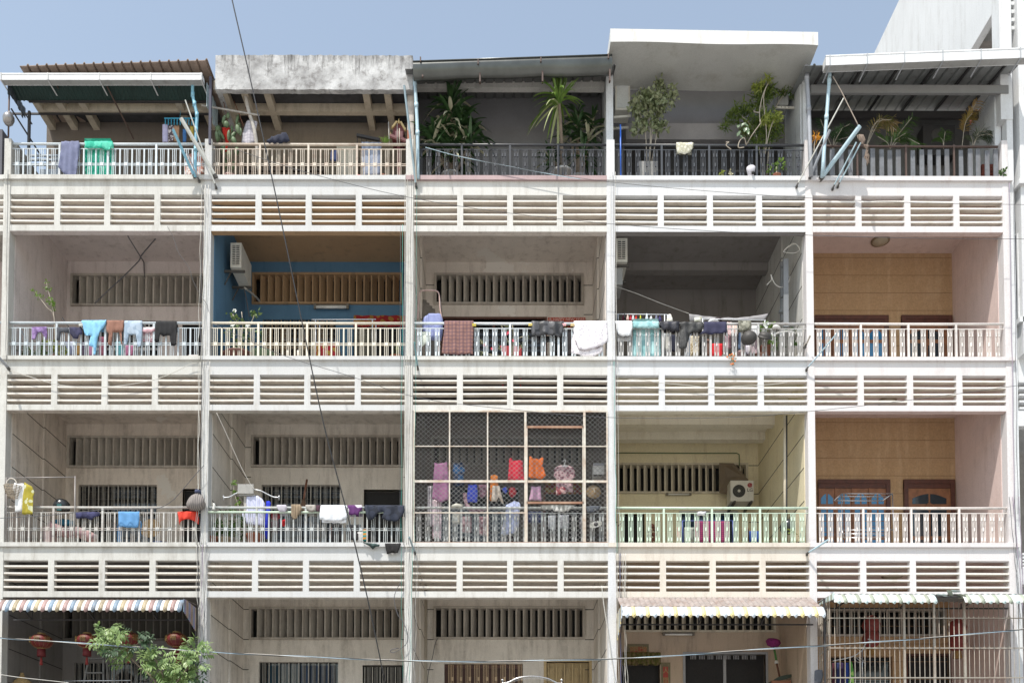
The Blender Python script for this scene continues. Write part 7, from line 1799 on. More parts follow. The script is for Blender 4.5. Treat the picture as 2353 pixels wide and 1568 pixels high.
rack('silver drying rack standing behind the cream rail of the blue balcony', M2, .7, [(910, 785, 1450, 783), (975, 822, 1460, 822)], [(942, 785, 942, 1110), (977, 822, 977, 1110), (1420, 785, 1420, 1110), (1450, 822, 1450, 1110)], RKW)
rack('chrome drying rack standing behind the lower pinkish rail', L5, .8, [(312, 740, 722, 740), (285, 762, 685, 764), (250, 796, 645, 797), (325, 1032, 728, 1030), (330, 1062, 680, 1062), (330, 1094, 660, 1092)], [(312, 738, 318, 1140), (722, 738, 732, 1140), (312, 740, 250, 797), (722, 740, 640, 797), (318, 1032, 330, 1094)], CHR)
rack('thin metal frame standing over the left half of the rusty rail', L1, .0, [(52, 614, 604, 606)], [(604, 598, 600, 1130), (50, 610, 52, 1130)], mat('tube_dull', (.30, .28, .27), rough=.5, metal=.3))
rack('white rack of pegged garments behind the left end of the grey rail', D2, .31, [(105, 98, 700, 104)], [(148, 100, 150, 590), (672, 104, 676, 590), (705, 104, 708, 300)], RKW)
rack('rear rack with clips behind the right half of the grey rail', D2, .27, [(1080, 150, 1810, 168)], [(1100, 150, 1100, 590), (1800, 166, 1800, 590)], RKW)
for k in range(16):
    pass
rack('blue stand holding a checked towel behind the mint rail', L4, .58, [(622, 958, 1030, 956)], [(624, 955, 628, 1130), (1028, 955, 1030, 1130)], mat('stand_blue', (.05, .08, .28), rough=.4))
t = thing('curved_rack', 'curved white rack arms with a square board on a post behind the second house rail', 'drying rack', D8(470, 760, .24), 'drying racks on the balconies')
MB().tube(smoothpath([D8(x, y, .24) for x, y in ((225, 232, ), (230, 252), (290, 246), (340, 220), (388, 196))], 4), .012, 7).tube(smoothpath([D8(x, y, .24) for x, y in ((563, 162), (640, 175), (720, 215), (790, 246), (848, 250))], 4), .012, 7).build('arm', mat('tube_silver', (.55, .57, .60), rough=.35, metal=.4), t, True)
MB().tube([D8(225, 225, .24), D8(230, 290, .24)], .010, 6).tube([D8(850, 222, .24), D8(850, 284, .24)], .010, 6).build('end_post', CHR, t, True)
for k in range(14):
    u = k / 13; p = D8(600 + 220 * u, 172 + 90 * u, .24); MB().tube([p, p - Vector((0, 0, .03))], .0035, 4).build('hook', STEELD, t)
a, b = D8(385, 100, .16), D8(562, 205, .16); MB().box(a.x, b.x, .16, .19, b.z, a.z).box(a.x + .01, b.x + .02, .191, .5, b.z - .03, b.z - .005).build('board', mat('board_grey', (.36, .35, .33), dirt=.4, bump=.2, local=True), t)
MB().box(D8(455, 300, .24).x, D8(485, 300, .24).x, .23, .27, SILL_T[2] - .03, D8(470, 215, .24).z).build('post', WOODW, t)
t = thing('broom', 'dark broom handle leaning by the barred window of the second house', 'broom', D8(1120, 330, 1.2))
MB().tube([D8(1163, 50, 1.3), D8(1128, 270, 1.2)], .022, 7).build('handle', WOODD, t, True); MB().lathe(D8(1126, 275, 1.2), [(.03, 0), (.07, -.16), (.06, -.25), (.001, -.26)], 9).build('brush', mat('bristle', (.13, .07, .04)), t, True)
tag(MB().tube(smoothpath([D8(x, y, -.03) for x, y in ((108, 325), (120, 335), (118, 370), (110, 388))], 3), .026, 8).build('white_roll', mat('cloth_white', (.7, .69, .65), local=True), None, True), 'white rag roll tied to the left end of the grey green rail', 'rag')
# basket, helmet, bag, mattress, tray
c = L1(85, 770, -.05); t = thing('basket', 'grey wicker basket with a tall loop handle at the left end of the rusty rail', 'basket', c)
mb = MB(); 
for k in range(9):
    z = -.01 + .028 * k; rr = .10 + .012 * math.sin(k * .35) + .009 * k
    mb.tube([c + Vector((math.cos(6.283 * q / 16) * rr * 1.0 + .05, math.sin(6.283 * q / 16) * rr * .7, z - .012 * math.cos(6.283 * q / 16))) for q in range(17)], .008, 5, False)
for q in range(14):
    an = 6.283 * q / 14; mb.bar(c + Vector((math.cos(an) * .10 + .05, math.sin(an) * .07, -.01)), c + Vector((math.cos(an) * .175 + .05, math.sin(an) * .12, .22)), .012, .005)
mb.build('body', WIC, t); MB().tube(smoothpath([L1(x, y, -.06) for x, y in ((45, 720), (50, 660), (78, 620), (115, 625), (138, 660))], 4), .012, 7).build('handle', mat('wicker_pale', (.56, .52, .46), local=True), t, True)
c = L1(497, 845, .75); t = thing('helmet', 'dark helmet with a teal visor hung on the drain pipe of the rusty rail balcony', 'helmet', c)
MB().lathe(c + Vector((0, 0, -.05)), [(.155, 0), (.165, .05), (.15, .12), (.10, .18), (.001, .20)], 18).build('shell', mat('helmet_black', (.03, .035, .04), rough=.25, local=True), t, True); MB().box(c.x - .02, c.x + .07, c.y - .17, c.y - .155, c.z - .13, c.z + .0).build('visor', mat('helmet_teal', (.03, .12, .12), rough=.3, local=True), t)
c = L1(1580, 800, -.1); t = thing('hanging_bag', 'grey cloth bag stuffed full and tied to cables at the first column', 'bag', c)
mb = MB(); v = []; n = 18; prof = [(.02, .19), (.05, .17), (.045, .14), (.10, .10), (.15, .03), (.175, -.05), (.17, -.11), (.11, -.165), (.03, -.18)]
for i, (r_, z) in enumerate(prof):
    for k in range(n):
        an = 6.283 * k / n; rr = r_ * (1 + .13 * math.sin(an * 5 + i) * (1 if 2 < i < 8 else .5)); v.append(c + Vector((math.cos(an) * rr + z * .1, math.sin(an) * rr * .7, z)))
fs = [(i * n + k, i * n + (k + 1) % n, (i + 1) * n + (k + 1) % n, (i + 1) * n + k) for i in range(len(prof) - 1) for k in range(n)] + [tuple(range(n))[::-1], tuple(range((len(prof) - 1) * n, len(prof) * n))]
mb.add(v, [f[::-1] for f in fs]).build('body', C('8f8783', 'stripe', '6f6a68', 26), t, True); MB().tube([c + Vector((.02, 0, .15)), c + Vector((.02, 0, .21))], .055, 10).build('tie', mat('tie_navy', (.05, .06, .12)), t, True)
t = thing('folded_mattress', 'pinkish mattress on a low couch behind the rusty rail', 'mattress', L1(560, 1120, .9))
pth = smoothpath([L1(x, y, .9) for x, y in ((400, 1000), (450, 1020), (520, 1050), (620, 1050), (700, 1075), (760, 1110))], 3); mb = MB()
mb.tube(pth, .11, 10).build('mattress', C('a98a88', 'stripe', '94787c', 12), t, True); MB().box(L1(390, 1000, .9).x, L1(440, 1000, .9).x, .7, 1.1, SILL_T[2] - .03, L1(400, 1030, .9).z).build('arm', C('b9a3a3'), t)
c = L1(1212, 1020, 1.6); t = thing('round_tray', 'round tan woven tray leaning on the back wall behind the rusty rail', 'tray', c)
MB().lathe(c, [(.21, 0), (.22, .02), (.20, .03), (.18, .012), (.001, .01)], 22, Vector((0, -1, .2))).build('body', STR, t, True)
c = L1(1295, 1150, .35); c.z = SILL_T[2] - .02; t = thing('basin', 'dark blue basin behind the foot of the rusty rail', 'basin', c); MB().lathe(c, [(.18, 0), (.24, .09), (.25, .095), (.22, .06), (.001, .05)], 20).build('body', mat('plastic_navy', (.03, .06, .20), rough=.4), t, True)
# white house, upper: trolley hoop, planks, chair, red box, twigs
t = thing('hoop_trolley', 'pinkish tube hoop frame standing at the left behind the white rail', 'trolley', M3(240, 1100, .45))
MB().tube(smoothpath([M3(x, y, .45) for x, y in ((138, 790), (146, 640), (155, 560), (180, 542), (240, 540), (295, 545), (318, 580), (325, 690), (345, 790))], 4), .014, 8).build('hoop', PNKM, t, True)
MB().tube(smoothpath([M3(x, y, .35) for x, y in ((250, 910), (290, 912), (305, 940), (318, 1095))], 4), .016, 8).build('leg', PNKM, t, True)
MB().tube([M3(322, 590, .45), M3(348, 795, .45)], .011, 6).build('brace', STEELD, t, True)
t = thing('leaning_planks', 'grey wooden planks leaning on the wall behind the hoop frame', 'planks', M3(230, 1100, 1.4))
for k, (x0, x1, yt) in enumerate(((178, 215, 615), (212, 238, 640), (236, 262, 665), (258, 285, 690))): MB().add([M3(x0, yt, 1.6), M3(x1 - 3, yt + 6, 1.6), M3(x1 + 24, 1110, 1.1), M3(x0 + 24, 1110, 1.1)] + [p + Vector((0, .03, 0)) for p in (M3(x0, yt, 1.6), M3(x1 - 3, yt + 6, 1.6), M3(x1 + 24, 1110, 1.1), M3(x0 + 24, 1110, 1.1))], [(0, 1, 2, 3), (7, 6, 5, 4), (0, 4, 5, 1), (1, 5, 6, 2), (2, 6, 7, 3), (3, 7, 4, 0)]).build('plank', mat('plank_old', (.20, .18, .16), var=.3, scale=10, dirt=.4), t)
a, b = M3(845, 1005, .45), M3(1010, 1110, .45); t = thing('red_chair', 'red plastic chair seen low behind the middle of the white rail', 'chair', ((a.x + b.x) / 2, .45, b.z))
REDP = mat('plastic_scarlet', (.40, .02, .025), rough=.4, local=True)
MB().box(a.x, b.x, .45, .48, a.z - .5, a.z).build('backrest', REDP, t); MB().box(a.x - .01, b.x + .01, .2, .45, a.z - .5, a.z - .47).build('seat', REDP, t)
for x in (a.x + .02, b.x - .02):
    for y in (.22, .46): MB().bar((x, y, a.z - .47), (x, y, a.z - .85), .03).build('leg', REDP, t)
bp = M3(930, 1098, .15)
TWG = mat('twig_pale', (.46, .42, .30), local=True)
t, rn = shrub('twiggy desert rose with pink flowers behind the white rail', bp, [el(M3, 670, 975, .1, .05, .04), el(M3, 830, 1020, .1, .05, .04), el(M3, 900, 850, .1, .06, .05), el(M3, 1000, 1000, .1, .06, .05), el(M3, 1050, 930, .1, .06, .05), el(M3, 665, 1065, .1, .06, .04), el(M3, 850, 830, .12, .05, .04), el(M3, 920, 960, .1, .04, .04)], 260, .055, .018, GP, 51,
               [[bp, M3(925, 1000, .12), M3(905, 880, .1)], [bp, M3(960, 960, .1), M3(1050, 920, .1)], [bp, M3(920, 1020, .12), M3(880, 930, .12), M3(840, 830, .12)], [bp, M3(780, 1085, .1), M3(680, 1060, .1)], [M3(700, 1090, .1), M3(720, 1010, .1), M3(670, 975, .1)], [bp, M3(990, 1040, .1), M3(1010, 1000, .1)], [bp, M3(940, 900, .1), M3(930, 810, .12)]], None, stem_m=TWG)
FLP = mat('petal_pink', (.62, .04, .09), rough=.6); fl = MB()
for x, y in ((900, 893), (942, 962), (710, 1005), (845, 1012), (885, 905), (700, 1000), (765, 1030)):
    for q in range(5): leaf(fl, M3(x, y, .07), Vector((math.cos(q * 1.257), -.3, math.sin(q * 1.257))), Vector((0, -1, 0)), .035, .014)
fl.build('flower', FLP, t)
for k, (x, y, m) in enumerate(((615, 833, 'c9b84a'), (1088, 830, 'd8c46a'), (1372, 830, 'e0a9a9'), (1442, 832, 'd9c08a'), (685, 832, 'c9c9c0'))):
    t = thing('clothes_peg', ('yellow peg right of the brown shawl', 'yellow peg left of the black shirt', 'pink peg right of the black shirt', 'tan peg left of the white sheet', 'pale cloth peg on the silver blue rail by the sky blue shirt')[k], 'peg', (M1 if k == 4 else M3)(x, y, -.01), 'pegs on the rails')
    c = (M1 if k == 4 else M3)(x, y, -.01); MB().box(c.x - .045, c.x + .03, -.03, -.005, c.z + .003, c.z + .022).box(c.x - .045, c.x + .03, -.03, -.005, c.z - .022, c.z - .003).build('jaw', C(m), t); MB().tube([(c.x, -.034, c.z), (c.x, .0, c.z)], .008, 6).build('spring', CHR, t)
# trays, window frame, plants of the grey rail balcony
BLKP = mat('tray_black', (.035, .032, .03), rough=.6, local=True); RUS = mat('tray_rust', (.26, .13, .07), rough=.8, var=.5, scale=30, dirt=.5, local=True)
for F, x, y, rr, axv, lb in ((D2, 1620, 365, .150, Vector((-.35, -1, .15)), 'big black colander hung on the bars of the grey rail, left one'), (D2, 1800, 355, .140, Vector((.15, -.62, .75)), 'black and rusty colander hung on the bars of the grey rail, right one')):
    c = F(x, y, -.06); t = thing('colander', lb, 'colander', c, 'round colanders on the grey rail'); axv = axv.normalized()
    MB().lathe(c, [(rr, -.0), (rr * 1.02, .012), (rr * .96, .02), (rr * .9, -.03), (rr * .7, -.075), (.001, -.09)], 26, -axv, False).build('bowl', BLKP, t, True)
    MB().lathe(c, [(rr * .88, -.022), (rr * .68, -.066), (.001, -.08)], 26, -axv, False).build('bowl_inside', RUS, t, True)
t = thing('window_frame', 'grey window frame leaning on the right wall of the dark balcony', 'window frame', M4(1510, 840, .55)); FRM = mat('frame_zinc', (.22, .23, .245), rough=.5, local=True)
for x0, y0, x1, y1, Y, w in ((1520, 280, 1522, 850, .45, .10), (1485, 300, 1485, 800, .75, .05), (1485, 345, 1505, 340, .6, .05), (1480, 590, 1505, 588, .6, .06), (1465, 718, 1505, 722, .6, .07)): MB().bar(M4(x0, y0, Y), M4(x1, y1, Y), w, .05).build('bar', FRM, t)
bp = D2(1800, 590, .22)
shrub('leafy plant with white flowers behind the grey rail, left of a rag', bp, [el(D2, 1800, 230, .08, .12, .10), el(D2, 1850, 225, .1, .12, .08), el(D2, 1890, 420, .1, .10, .16), el(D2, 1830, 480, .15, .12, .12), el(D2, 1770, 270, .1, .08, .08)], 110, .06, .024, GB, 61, [[bp, D2(1830, 400, .15), D2(1810, 230, .1)], [bp, D2(1880, 430, .12)]], (.13, .2, TERR))
fl = MB(); t = [o for o in bpy.data.objects if o.get('label', '').startswith('leafy plant with white')][0]
for x, y in ((1800, 222), (1830, 205), (1815, 245)):
    for q in range(6): leaf(fl, D2(x, y, .0), Vector((math.cos(q * 1.047), -.3, math.sin(q * 1.047))), Vector((0, -1, 0)), .035, .016)
fl.build('flower', mat('petal_white', (.72, .74, .70)), t)
bp = D2(2010, 590, .42); shrub('green plant in a round grey pot at the right end behind the grey rail', bp, [el(D2, 1990, 420, .35, .18, .16), el(D2, 2060, 440, .4, .14, .14), el(D2, 2090, 320, .4, .10, .08)], 80, .11, .035, GM, 62, [[bp + Vector((0, 0, .4)), D2(2000, 400, .38), D2(2090, 320, .4)]], (.24, .42, CPOT))
for k, (x, m) in enumerate(((1530, 'cloth_mauve_pot'), (1740, 'terra_pot_dull'))):
    c = D2(x, 590, .2); c.z = SILL_T[1] - .03; t = thing('flower_pot', ('mauve round pot under the black colander', 'dull terracotta bowl under the rusty colander')[k], 'pot', c); pot(t, c, (.09, .16)[k], (.24, .16)[k], mat(m, ((.42, .30, .30), (.30, .16, .12))[k], local=True), 'body')
bp = D2(1430, 588, -.03); bp.z = SILL_T[1]
t, rn = shrub('trailing plant with tiny orange flowers spilling over the sill', bp, [el(D2, 1430, 580, -.06, .09, .06), el(D2, 1440, 630, -.09, .06, .08)], 330, .028, .010, leafmat('leaf_olive', (.16, .17, .05), (.30, .26, .10)), 63, [[bp, D2(1440, 620, -.09), D2(1435, 665, -.09)]], None); fl = MB()
for x, y in ((1375, 580), (1405, 558), (1430, 548), (1440, 600), (1465, 625), (1420, 660), (1440, 655), (1452, 570)):
    for q in range(4): leaf(fl, D2(x, y, -.11), Vector((math.cos(q * 1.57), -.3, math.sin(q * 1.57))), Vector((0, -1, 0)), .022, .010)
fl.build('flower', mat('petal_coral', (.72, .20, .06)), t)
bp = D2(1345, 588, .0); bp.z = SILL_T[1]; shrub('tiny pale green seedling in a cup on the sill of the grey rail', bp, [el(D2, 1340, 570, .0, .05, .05)], 300, .04, .014, GP, 64, [], (.04, .05, CPOT), name='seedling')
t = thing('prop_board', 'weathered board leaning in the right corner behind the grey rail', 'board', M4(1640, 1100, .2)); MB().bar(M4(1612, 1100, .2), M4(1690, 985, .1), .05, .02).build('board', WOODW, t)
# blue balcony: plants, red table cloth
bp = M2(300, 1100, .35); bp.z = SILL_T[1] - .03
t, rn = shrub('leafy plant with a white flower in a maroon bowl behind the cream rail', bp, [el(M2, 240, 760, .3, .12, .10), el(M2, 300, 800, .3, .10, .08), el(M2, 440, 740, .3, .13, .09), el(M2, 370, 850, .3, .12, .10), el(M2, 260, 850, .32, .10, .08), el(M2, 225, 900, .34, .12, .10), el(M2, 360, 920, .34, .12, .12), el(M2, 470, 900, .34, .10, .12), el(M2, 290, 1010, .34, .24, .10)], 62, .085, .030, leafmat('leaf_balcony', (.06, .12, .03), (.20, .27, .10)), 71, [[bp + Vector((0, 0, .2)), M2(310, 880, .3), M2(245, 740, .3)], [bp + Vector((.03, 0, .2)), M2(370, 900, .3), M2(430, 740, .3)], [bp + Vector((.0, 0, .2)), M2(330, 850, .3), M2(320, 720, .3)]], (.32, .22, mat('bowl_maroon', (.15, .06, .05), dirt=.3, local=True)))
fl = MB()
for q in range(6): leaf(fl, M2(262, 712, .25), Vector((math.cos(q * 1.047), -.3, math.sin(q * 1.047))), Vector((0, -1, 0)), .045, .02)
for x, y in ((245, 830), (370, 835)): 
    for q in range(5): leaf(fl, M2(x, y, .2), Vector((math.cos(q * 1.257), -.3, math.sin(q * 1.257))), Vector((0, -1, .3)), .05, .022)
fl.build('flower', mat('petal_white', (.72, .74, .70)), t)
c = M2(500, 1115, .3); c.z = SILL_T[1] - .03; t = thing('flower_pot', 'wide green glazed bowl behind the foot of the cream rail', 'pot', c); pot(t, c, .22, .26, mat('glaze_green', (.14, .22, .14), rough=.35, local=True), 'body')
bp = M2(1620, 1100, .25); bp.z = SILL_T[1] - .03; t = thing('snake_plant', 'upright snake plant at the right end behind the cream rail', 'plant', bp, 'potted plants on the balconies'); pot(t, bp, .13, .16, TERR); cr = MB(); rn = random.Random(5)
for x, yt in ((1590, 930), (1600, 985), (1615, 960), (1635, 990), (1580, 1040), (1648, 1010), (1610, 1020), (1660, 985)): q = M2(x, yt, .25); strap(cr, Vector((M2(1615, 1090, .25).x + rn.uniform(-.05, .05), .25, zf * 0 + SILL_T[1])), q - Vector((M2(1615, 1090, .25).x, .25, SILL_T[1])), (q.z - SILL_T[1]) * 1.1, .028, .0, n=5)
cr.build('crown', leafmat('leaf_snake', (.13, .17, .05), (.34, .36, .16)), t)
a, b = M2(945, 988, 1.0), M2(1112, 1095, 1.0); t = thing('altar_table', 'small table under a red and gold cloth on the blue balcony', 'table', ((a.x + b.x) / 2, 1.0, b.z))
MB().box(a.x, b.x, 1.0, 1.5, a.z - .55, a.z).build('cloth', cloth('cloth_red_gold', (.38, .02, .03), 'floral', (.42, .26, .05), 11), t); MB().box(a.x - .03, b.x + .03, .97, 1.55, a.z + .001, a.z + .03).build('table_top', mat('table_white', (.6, .58, .56)), t)
for k, x in enumerate((705, 795)): c = M2(x, 1095, .8); t = thing('candle', ('left white candle behind the cream rail', 'right white candle behind the cream rail')[k], 'candle', c); MB().lathe(c, [(.022, -.1), (.022, .12), (.004, .122), (.004, .135)], 8).build('stick', mat('wax', (.7, .66, .58)), t, True)
for k, x in enumerate((1478, 1525)): c = M2(x, 1100, .1); c.z = SILL_T[1]; t = thing('shell', ('pinkish shell lying low right of the drying rack', 'peach pointed shell on the sill near the snake plant')[k], 'shell', c); MB().lathe(c, [(.03, 0), (.028, .03), (.012, .06), (.001, .085)], 8).build('body', mat('shell_peach', (.60, .36, .24)), t, True)
# mauve balcony plants
bp = M1(470, 1095, .3); bp.z = SILL_T[1] - .03
shrub('tall thin bare plant with few leaves at the left of the mauve balcony', bp, [el(M1, 390, 470, .3, .05, .03), el(M1, 285, 540, .3, .06, .03), el(M1, 330, 585, .3, .08, .05), el(M1, 400, 525, .3, .08, .05), el(M1, 430, 640, .3, .09, .10), el(M1, 450, 690, .3, .05, .06)], 330, .045, .014, GB, 81, [[bp, M1(455, 770, .3), M1(400, 690, .3), M1(340, 610, .3), M1(285, 540, .3)], [bp, M1(455, 770, .3), M1(425, 620, .3), M1(400, 520, .3), M1(390, 465, .3)]], (.12, .18, TERR))
bp = M1(500, 1095, .25); bp.z = SILL_T[1] - .03; shrub('yellow green leafy plant low behind the purple cloth', bp, [el(M1, 460, 1010, .22, .12, .12), el(M1, 520, 1050, .22, .16, .1), el(M1, 385, 965, .22, .07, .06)], 90, .08, .026, GYEL, 82, [[bp, M1(480, 1000, .22)]], (.12, .12, TERR))
bp = M1(200, 1095, .35); bp.z = SILL_T[1] - .03; t = thing('strap_plant', 'dark strap leaved plant low at the left end of the silver blue rail', 'plant', bp, 'potted plants on the balconies'); pot(t, bp, .14, .14, TERR); cr = MB(); rn = random.Random(8)
for k in range(40): az_ = rn.uniform(0, 6.28); e_ = rn.uniform(.3, 1.4); strap(cr, M1(rn.uniform(170, 420), 1085, .35), Vector((math.cos(az_) * math.cos(e_), math.sin(az_) * math.cos(e_) * .6, math.sin(e_))), rn.uniform(.25, .45), .014, rn.uniform(.2, .6), n=5)
cr.build('crown', GM, t)
tag(MB().bar(M1(175, 870, .4), M1(300, 1095, .35), .06, .015).build('grey_slat', mat('slat_grey', (.42, .43, .44))), 'grey slat leaning behind the left end of the silver blue rail', 'board'); tag(MB().bar(M1(525, 770, .25), M1(575, 845, .22), .035, .012).build('pointed_stick', STEELD), 'dark pointed stick poking above the silver blue rail', 'stick')
c = M1(1625, 1093, .0); t = thing('paper_scraps', 'pale paper scraps lying on the sill at the right of the silver blue rail', 'paper', c); MB().box(c.x - .08, c.x + .1, -.03, .03, SILL_T[1] + .001, SILL_T[1] + .03).build('sheet', mat('paper_pale', (.62, .58, .56)), t)
# second house, third row: pots and greenery
for k, (x, r_, h_, m, lb) in enumerate(((580, .17, .27, TERR, 'large terracotta pot behind the grey green rail under the white shirt'), (115, .11, .22, TERR, 'small terracotta pot in the left corner behind the grey green rail'), (245, .14, .20, mat('stone_pot', (.34, .27, .19), dirt=.4, local=True), 'rough stone coloured pot in the left corner behind the grey green rail'))):
    c = D8(x, 760, .25); c.z = SILL_T[2] - .03; t = thing('flower_pot', lb, 'pot', c, 'pots behind the grey green rail'); pot(t, c, r_, h_, m, 'body')
bp = D8(300, 760, .3); bp.z = SILL_T[2] - .03
shrub('bushy green plants massed in the left corner behind the grey green rail', bp, [el(D8, 140, 620, .3, .2, .2), el(D8, 250, 600, .3, .24, .18), el(D8, 380, 540, .22, .20, .12), el(D8, 340, 640, .3, .24, .18), el(D8, 430, 620, .3, .16, .14), el(D8, 290, 390, .15, .16, .06), el(D8, 390, 480, .2, .10, .08), el(D8, 500, 520, .25, .09, .07)], 80, .085, .02, GM, 91, [[bp, D8(280, 550, .25), D8(290, 400, .15)], [bp, D8(370, 560, .25)]], None)
bp = D8(355, 330, .3); shrub('thin climbing sprig left of the square board', bp, [el(D8, 345, 95, .3, .05, .06), el(D8, 350, 190, .3, .06, .04), el(D8, 370, 265, .3, .04, .04), el(D8, 400, 315, .3, .07, .04)], 380, .05, .016, GB, 92, [[D8(420, 420, .3), D8(370, 280, .3), D8(345, 180, .3), D8(345, 90, .3)]], None)
# yellow balcony: pots, ornament, helmet
c = L4(380, 1060, 1.6); t = thing('carved_ornament', 'reddish carved ornament on the wall behind the mint rail', 'ornament', c)
for k, (dx, dz) in enumerate(((0, .16), (.06, .09), (-.05, .05), (.04, -.02), (-.06, -.06), (.05, -.12), (-.03, -.17))): MB().lathe(c + Vector((dx, 0, dz)), [(.001, -.05), (.055, -.02), (.05, .03), (.001, .055)], 8).build('petal', mat('carved_red', (.20, .07, .045), local=True), t, True)
c = L4(1470, 1005, .6); t = thing('helmet', 'black helmet on the drain pipe at the right of the mint rail balcony', 'helmet', c); MB().lathe(c, [(.10, -.13), (.15, -.06), (.15, .04), (.11, .12), (.001, .15)], 16).build('shell', mat('helmet_black', (.03, .035, .04), rough=.25, local=True), t, True)
MB().tube([L4(1462, 112, .5), L4(1462, 1130, .5)], .016, 8).build('drain_pipe', PIPEB, HOUSE[4], True); MB().tube([L4(1447, 112, .52), L4(1447, 1130, .52)], .03, 8).build('drain_pipe', mat('pipe_cream', (.58, .52, .40)), HOUSE[4], True)
for k, (x, lb) in enumerate(((1495, 'potted sprig by the drain pipe behind the mint rail'), (1570, 'small black pot with dry sprigs at the right end of the mint rail'))):
    bp = L4(x, 1132, .12); bp.z = SILL_T[2]; shrub(lb, bp, [el(L4, x + 5, 1050 + 30 * k, .12, .08, .10 - .03 * k)], 110, .06, .014, GDRY if k else GYEL, 95 + k, [[bp, L4(x + 5, 1060, .12)]], (.045, .07, ACD))
tag(MB().bar(L4(105, 1000, .3), L4(150, 960, .3), .03, .02).build('wooden_stick', WOODD), 'short brown handle poking out at the left end of the mint rail', 'stick')
# lowest storey: mop, board, box, chrome arch
t = thing('mop', 'purple feather mop on a green handle against the clay coloured wall', 'mop', B4(1900, 1060, 1.4)); mb = MB(); c = B4(1843, 692, 1.5); rn = random.Random(3)
mb.lathe(c, [(.02, -.09), (.12, -.05), (.16, .02), (.13, .07), (.001, .09)], 14, Vector((.2, 0, 1))); mb.build('head', mat('mop_purple', (.22, .02, .14), var=.4, scale=40, rough=1), t, True)
MB().tube([B4(1852, 730, 1.5), B4(1880, 890, 1.45)], .022, 7).build('handle', mat('mop_green', (.06, .20, .05)), t, True); MB().tube([B4(1880, 905, 1.45), B4(1915, 1060, 1.4)], .020, 7).build('grip', mat('mop_brown', (.12, .05, .03)), t, True); MB().lathe(B4(1880, 900, 1.44), [(.035, -.03), (.045, 0), (.03, .035)], 10).build('collar', mat('mop_white', (.6, .6, .58)), t, True)
t = thing('wooden_cabinet', 'brown wooden cabinet with a dark green board on top by the purple mop', 'cabinet', B4(1950, 1140, 1.1)); a, b = B4(1830, 1100, 1.1), B4(2040, 1140, 1.1); MB().box(a.x, b.x, 1.1, 1.5, a.z - 1, a.z).build('body', mat('cabinet_wood', (.26, .10, .05), rough=.5, var=.25, scale=8), t)
pts = smoothpath([B4(x, y, 1.15) for x, y in ((1770, 1135), (1840, 1100), (1900, 1062), (1980, 1040), (2068, 1030))], 3) + smoothpath([B4(x, y, 1.15) for x, y in ((2070, 1045), (1990, 1085), (1900, 1100), (1840, 1115), (1780, 1150))], 3)
n = len(pts); MB().add(pts + [p + Vector((0, .04, 0)) for p in pts], [tuple(range(n))[::-1], tuple(range(n, 2 * n))] + [(k, (k + 1) % n, (k + 1) % n + n, k + n) for k in range(n)]).build('board', DKG, t)
t = thing('chrome_arch', 'arched chrome gate top with end balls at the bottom edge', 'rack', B3(1430, 1130, .3), 'drying racks on the balconies')
MB().tube(smoothpath([B3(x, y, .3) for x, y in ((1112, 1128), (1180, 1118), (1250, 1082), (1330, 1062), (1440, 1054), (1540, 1066), (1620, 1085), (1700, 1125), (1755, 1130))], 4), .014, 8).build('arch', CHR, t, True)
for x in (1108, 1756): MB().tube([B3(x, 1110, .3), B3(x, 1200, .3)], .012, 7).lathe(B3(x, 1096, .3), [(.001, -.028), (.024, -.012), (.024, .012), (.001, .028)], 12).build('end_post', CHR, t, True)
mb = MB()
for k in range(22): u = k / 21; x = 1200 + 480 * u; y = 1108 - 42 * math.sin(math.pi * u) + 4; mb.tube([B3(x + 9 * math.cos(q * 1.047), y + 9 * math.sin(q * 1.047), .3) for q in range(7)], .003, 4, False)
mb.build('chain', CHR, t)

# ------------------------------------------------------------------ the street tree at the lower left
tb = B1(1750, 1130, -1.6); tb.z = .13
t = thing('street_tree', 'green leafy tree reaching up in front of the red lantern balcony', 'tree', tb)
GT = leafmat('leaf_tree', (.11, .20, .055), (.30, .40, .15), rough=.4, trans=.3); GT2 = leafmat('leaf_tree_dark', (.02, .05, .02), (.05, .10, .035), rough=.5, trans=.15)
rn = random.Random(77); tk = MB(); cr = MB(); cr2 = MB(); top = B1(1740, 1240, -1.6)
tk.tube(smoothpath([tb, (tb + top) / 2 + Vector((.12, 0, 0)), top], 5), [.10, .095, .09, .085, .08, .075, .07, .065, .06, .055, .05], 10)
def limb(pts, r0):
    pp = smoothpath(pts, 4); tk.tube(pp, [r0 * (1 - .6 * i / len(pp)) for i in range(len(pp))], 7); return pp
limb([top, B1(1690, 1090, -1.5), B1(1540, 960, -1.45), B1(1390, 810, -1.4), B1(1250, 690, -1.4), B1(1180, 560, -1.4)], .024)
limb([top, B1(1790, 1080, -1.6), B1(1720, 900, -1.6), B1(1660, 800, -1.6)], .02)
limb([top, B1(1950, 1100, -1.55), B1(2080, 920, -1.5), B1(2150, 760, -1.5)], .022)
limb([top, B1(1900, 1150, -1.5), B1(1960, 1040, -1.45)], .016)
limb([B1(1390, 810, -1.4), B1(1480, 720, -1.3), B1(1560, 660, -1.25)], .012)
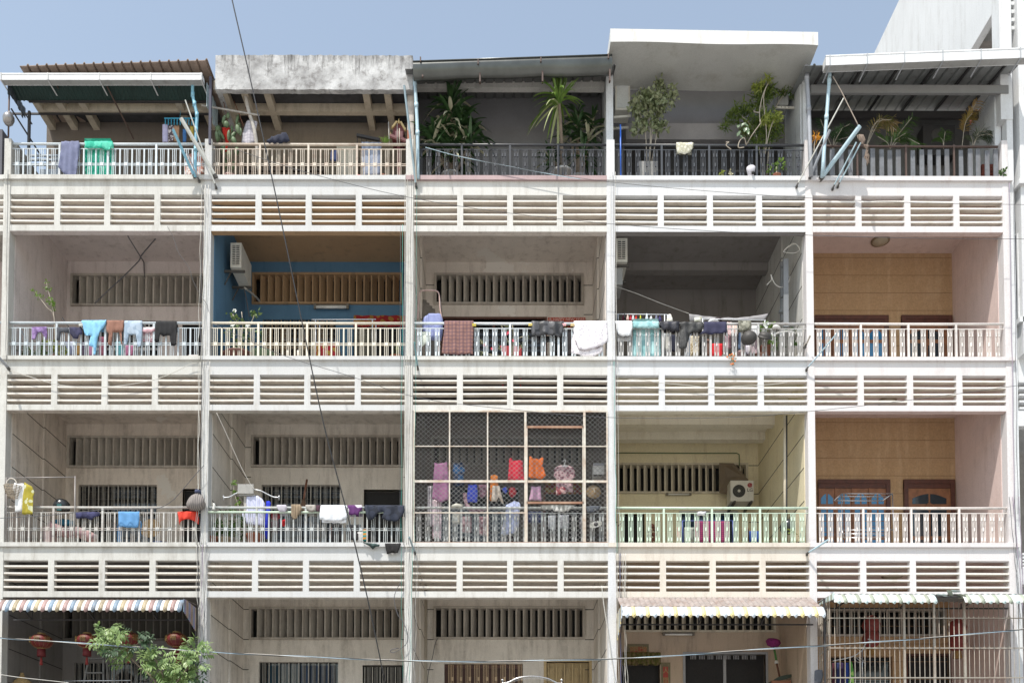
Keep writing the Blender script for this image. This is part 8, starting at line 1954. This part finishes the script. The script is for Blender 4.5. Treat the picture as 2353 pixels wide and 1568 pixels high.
def pinnate(p, d, L, mbx, n=5):
    d = d.normalized(); side = d.cross(Vector((rn.uniform(-.3, .3), -1, .35))).normalized()
    for i in range(1, n + 1):
        q = p + d * L * i / n + Vector((0, 0, -.10 * L * (i / n) ** 2))
        for s in (-1, 1): leaf(mbx, q, d * .55 + side * s + Vector((0, rn.uniform(-.2, .2), -.25)), Vector((0, -.5, 1)), rn.uniform(.085, .13), rn.uniform(.018, .026))
    leaf(mbx, p + d * L, d + Vector((0, 0, -.3)), Vector((0, -.5, 1)), .12, .024)
for x, y, rx, ry, n, dark in ((1180, 540, 70, 40, 9, 0), (1130, 610, 70, 40, 8, 0), (1220, 640, 60, 50, 9, 0), (1290, 590, 40, 35, 4, 0), (1140, 690, 60, 40, 7, 0), (1290, 700, 70, 50, 9, 0), (1200, 790, 60, 40, 5, 2), (1270, 840, 40, 40, 4, 2), (1370, 730, 50, 50, 4, 0), (1490, 620, 60, 50, 6, 2), (1560, 690, 60, 60, 7, 2), (1620, 740, 40, 40, 4, 2), (1480, 790, 25, 20, 2, 0), (1370, 850, 25, 30, 3, 0), (1390, 930, 20, 12, 2, 0), (1680, 800, 90, 40, 12, 0), (1600, 880, 80, 40, 10, 0), (1720, 890, 90, 50, 12, 0), (1640, 980, 60, 50, 8, 1), (1760, 990, 80, 50, 10, 0), (1690, 1080, 60, 60, 8, 1), (1800, 1100, 100, 40, 10, 0), (2140, 740, 80, 40, 10, 0), (2090, 800, 80, 40, 9, 0), (2190, 800, 60, 40, 8, 0), (2060, 860, 60, 40, 8, 0), (2170, 880, 50, 60, 7, 1), (2000, 950, 70, 40, 8, 0), (1960, 1020, 80, 50, 9, 0), (2060, 1030, 70, 50, 8, 0), (2110, 1090, 60, 60, 7, 1), (1900, 1090, 80, 40, 8, 0), (2010, 1120, 90, 40, 8, 0)):
    for k in range(max(2, int(n * .62))):
        p = B1(x + rn.gauss(0, rx * .45), y + rn.gauss(0, ry * .5), -1.45 + rn.uniform(-.25, .25)); an = rn.uniform(0, 6.28)
        d = Vector((math.cos(an), rn.uniform(-.8, .2), math.sin(an) * .5 - .05)); pinnate(p, d, rn.uniform(.12, .24), cr2 if (dark == 2 or (dark == 1 and k % 2)) else cr, rn.choice((3, 4, 5)))
tk.build('trunk', BARK, t, True); cr.build('crown', GT, t); cr2.build('crown', GT2, t)
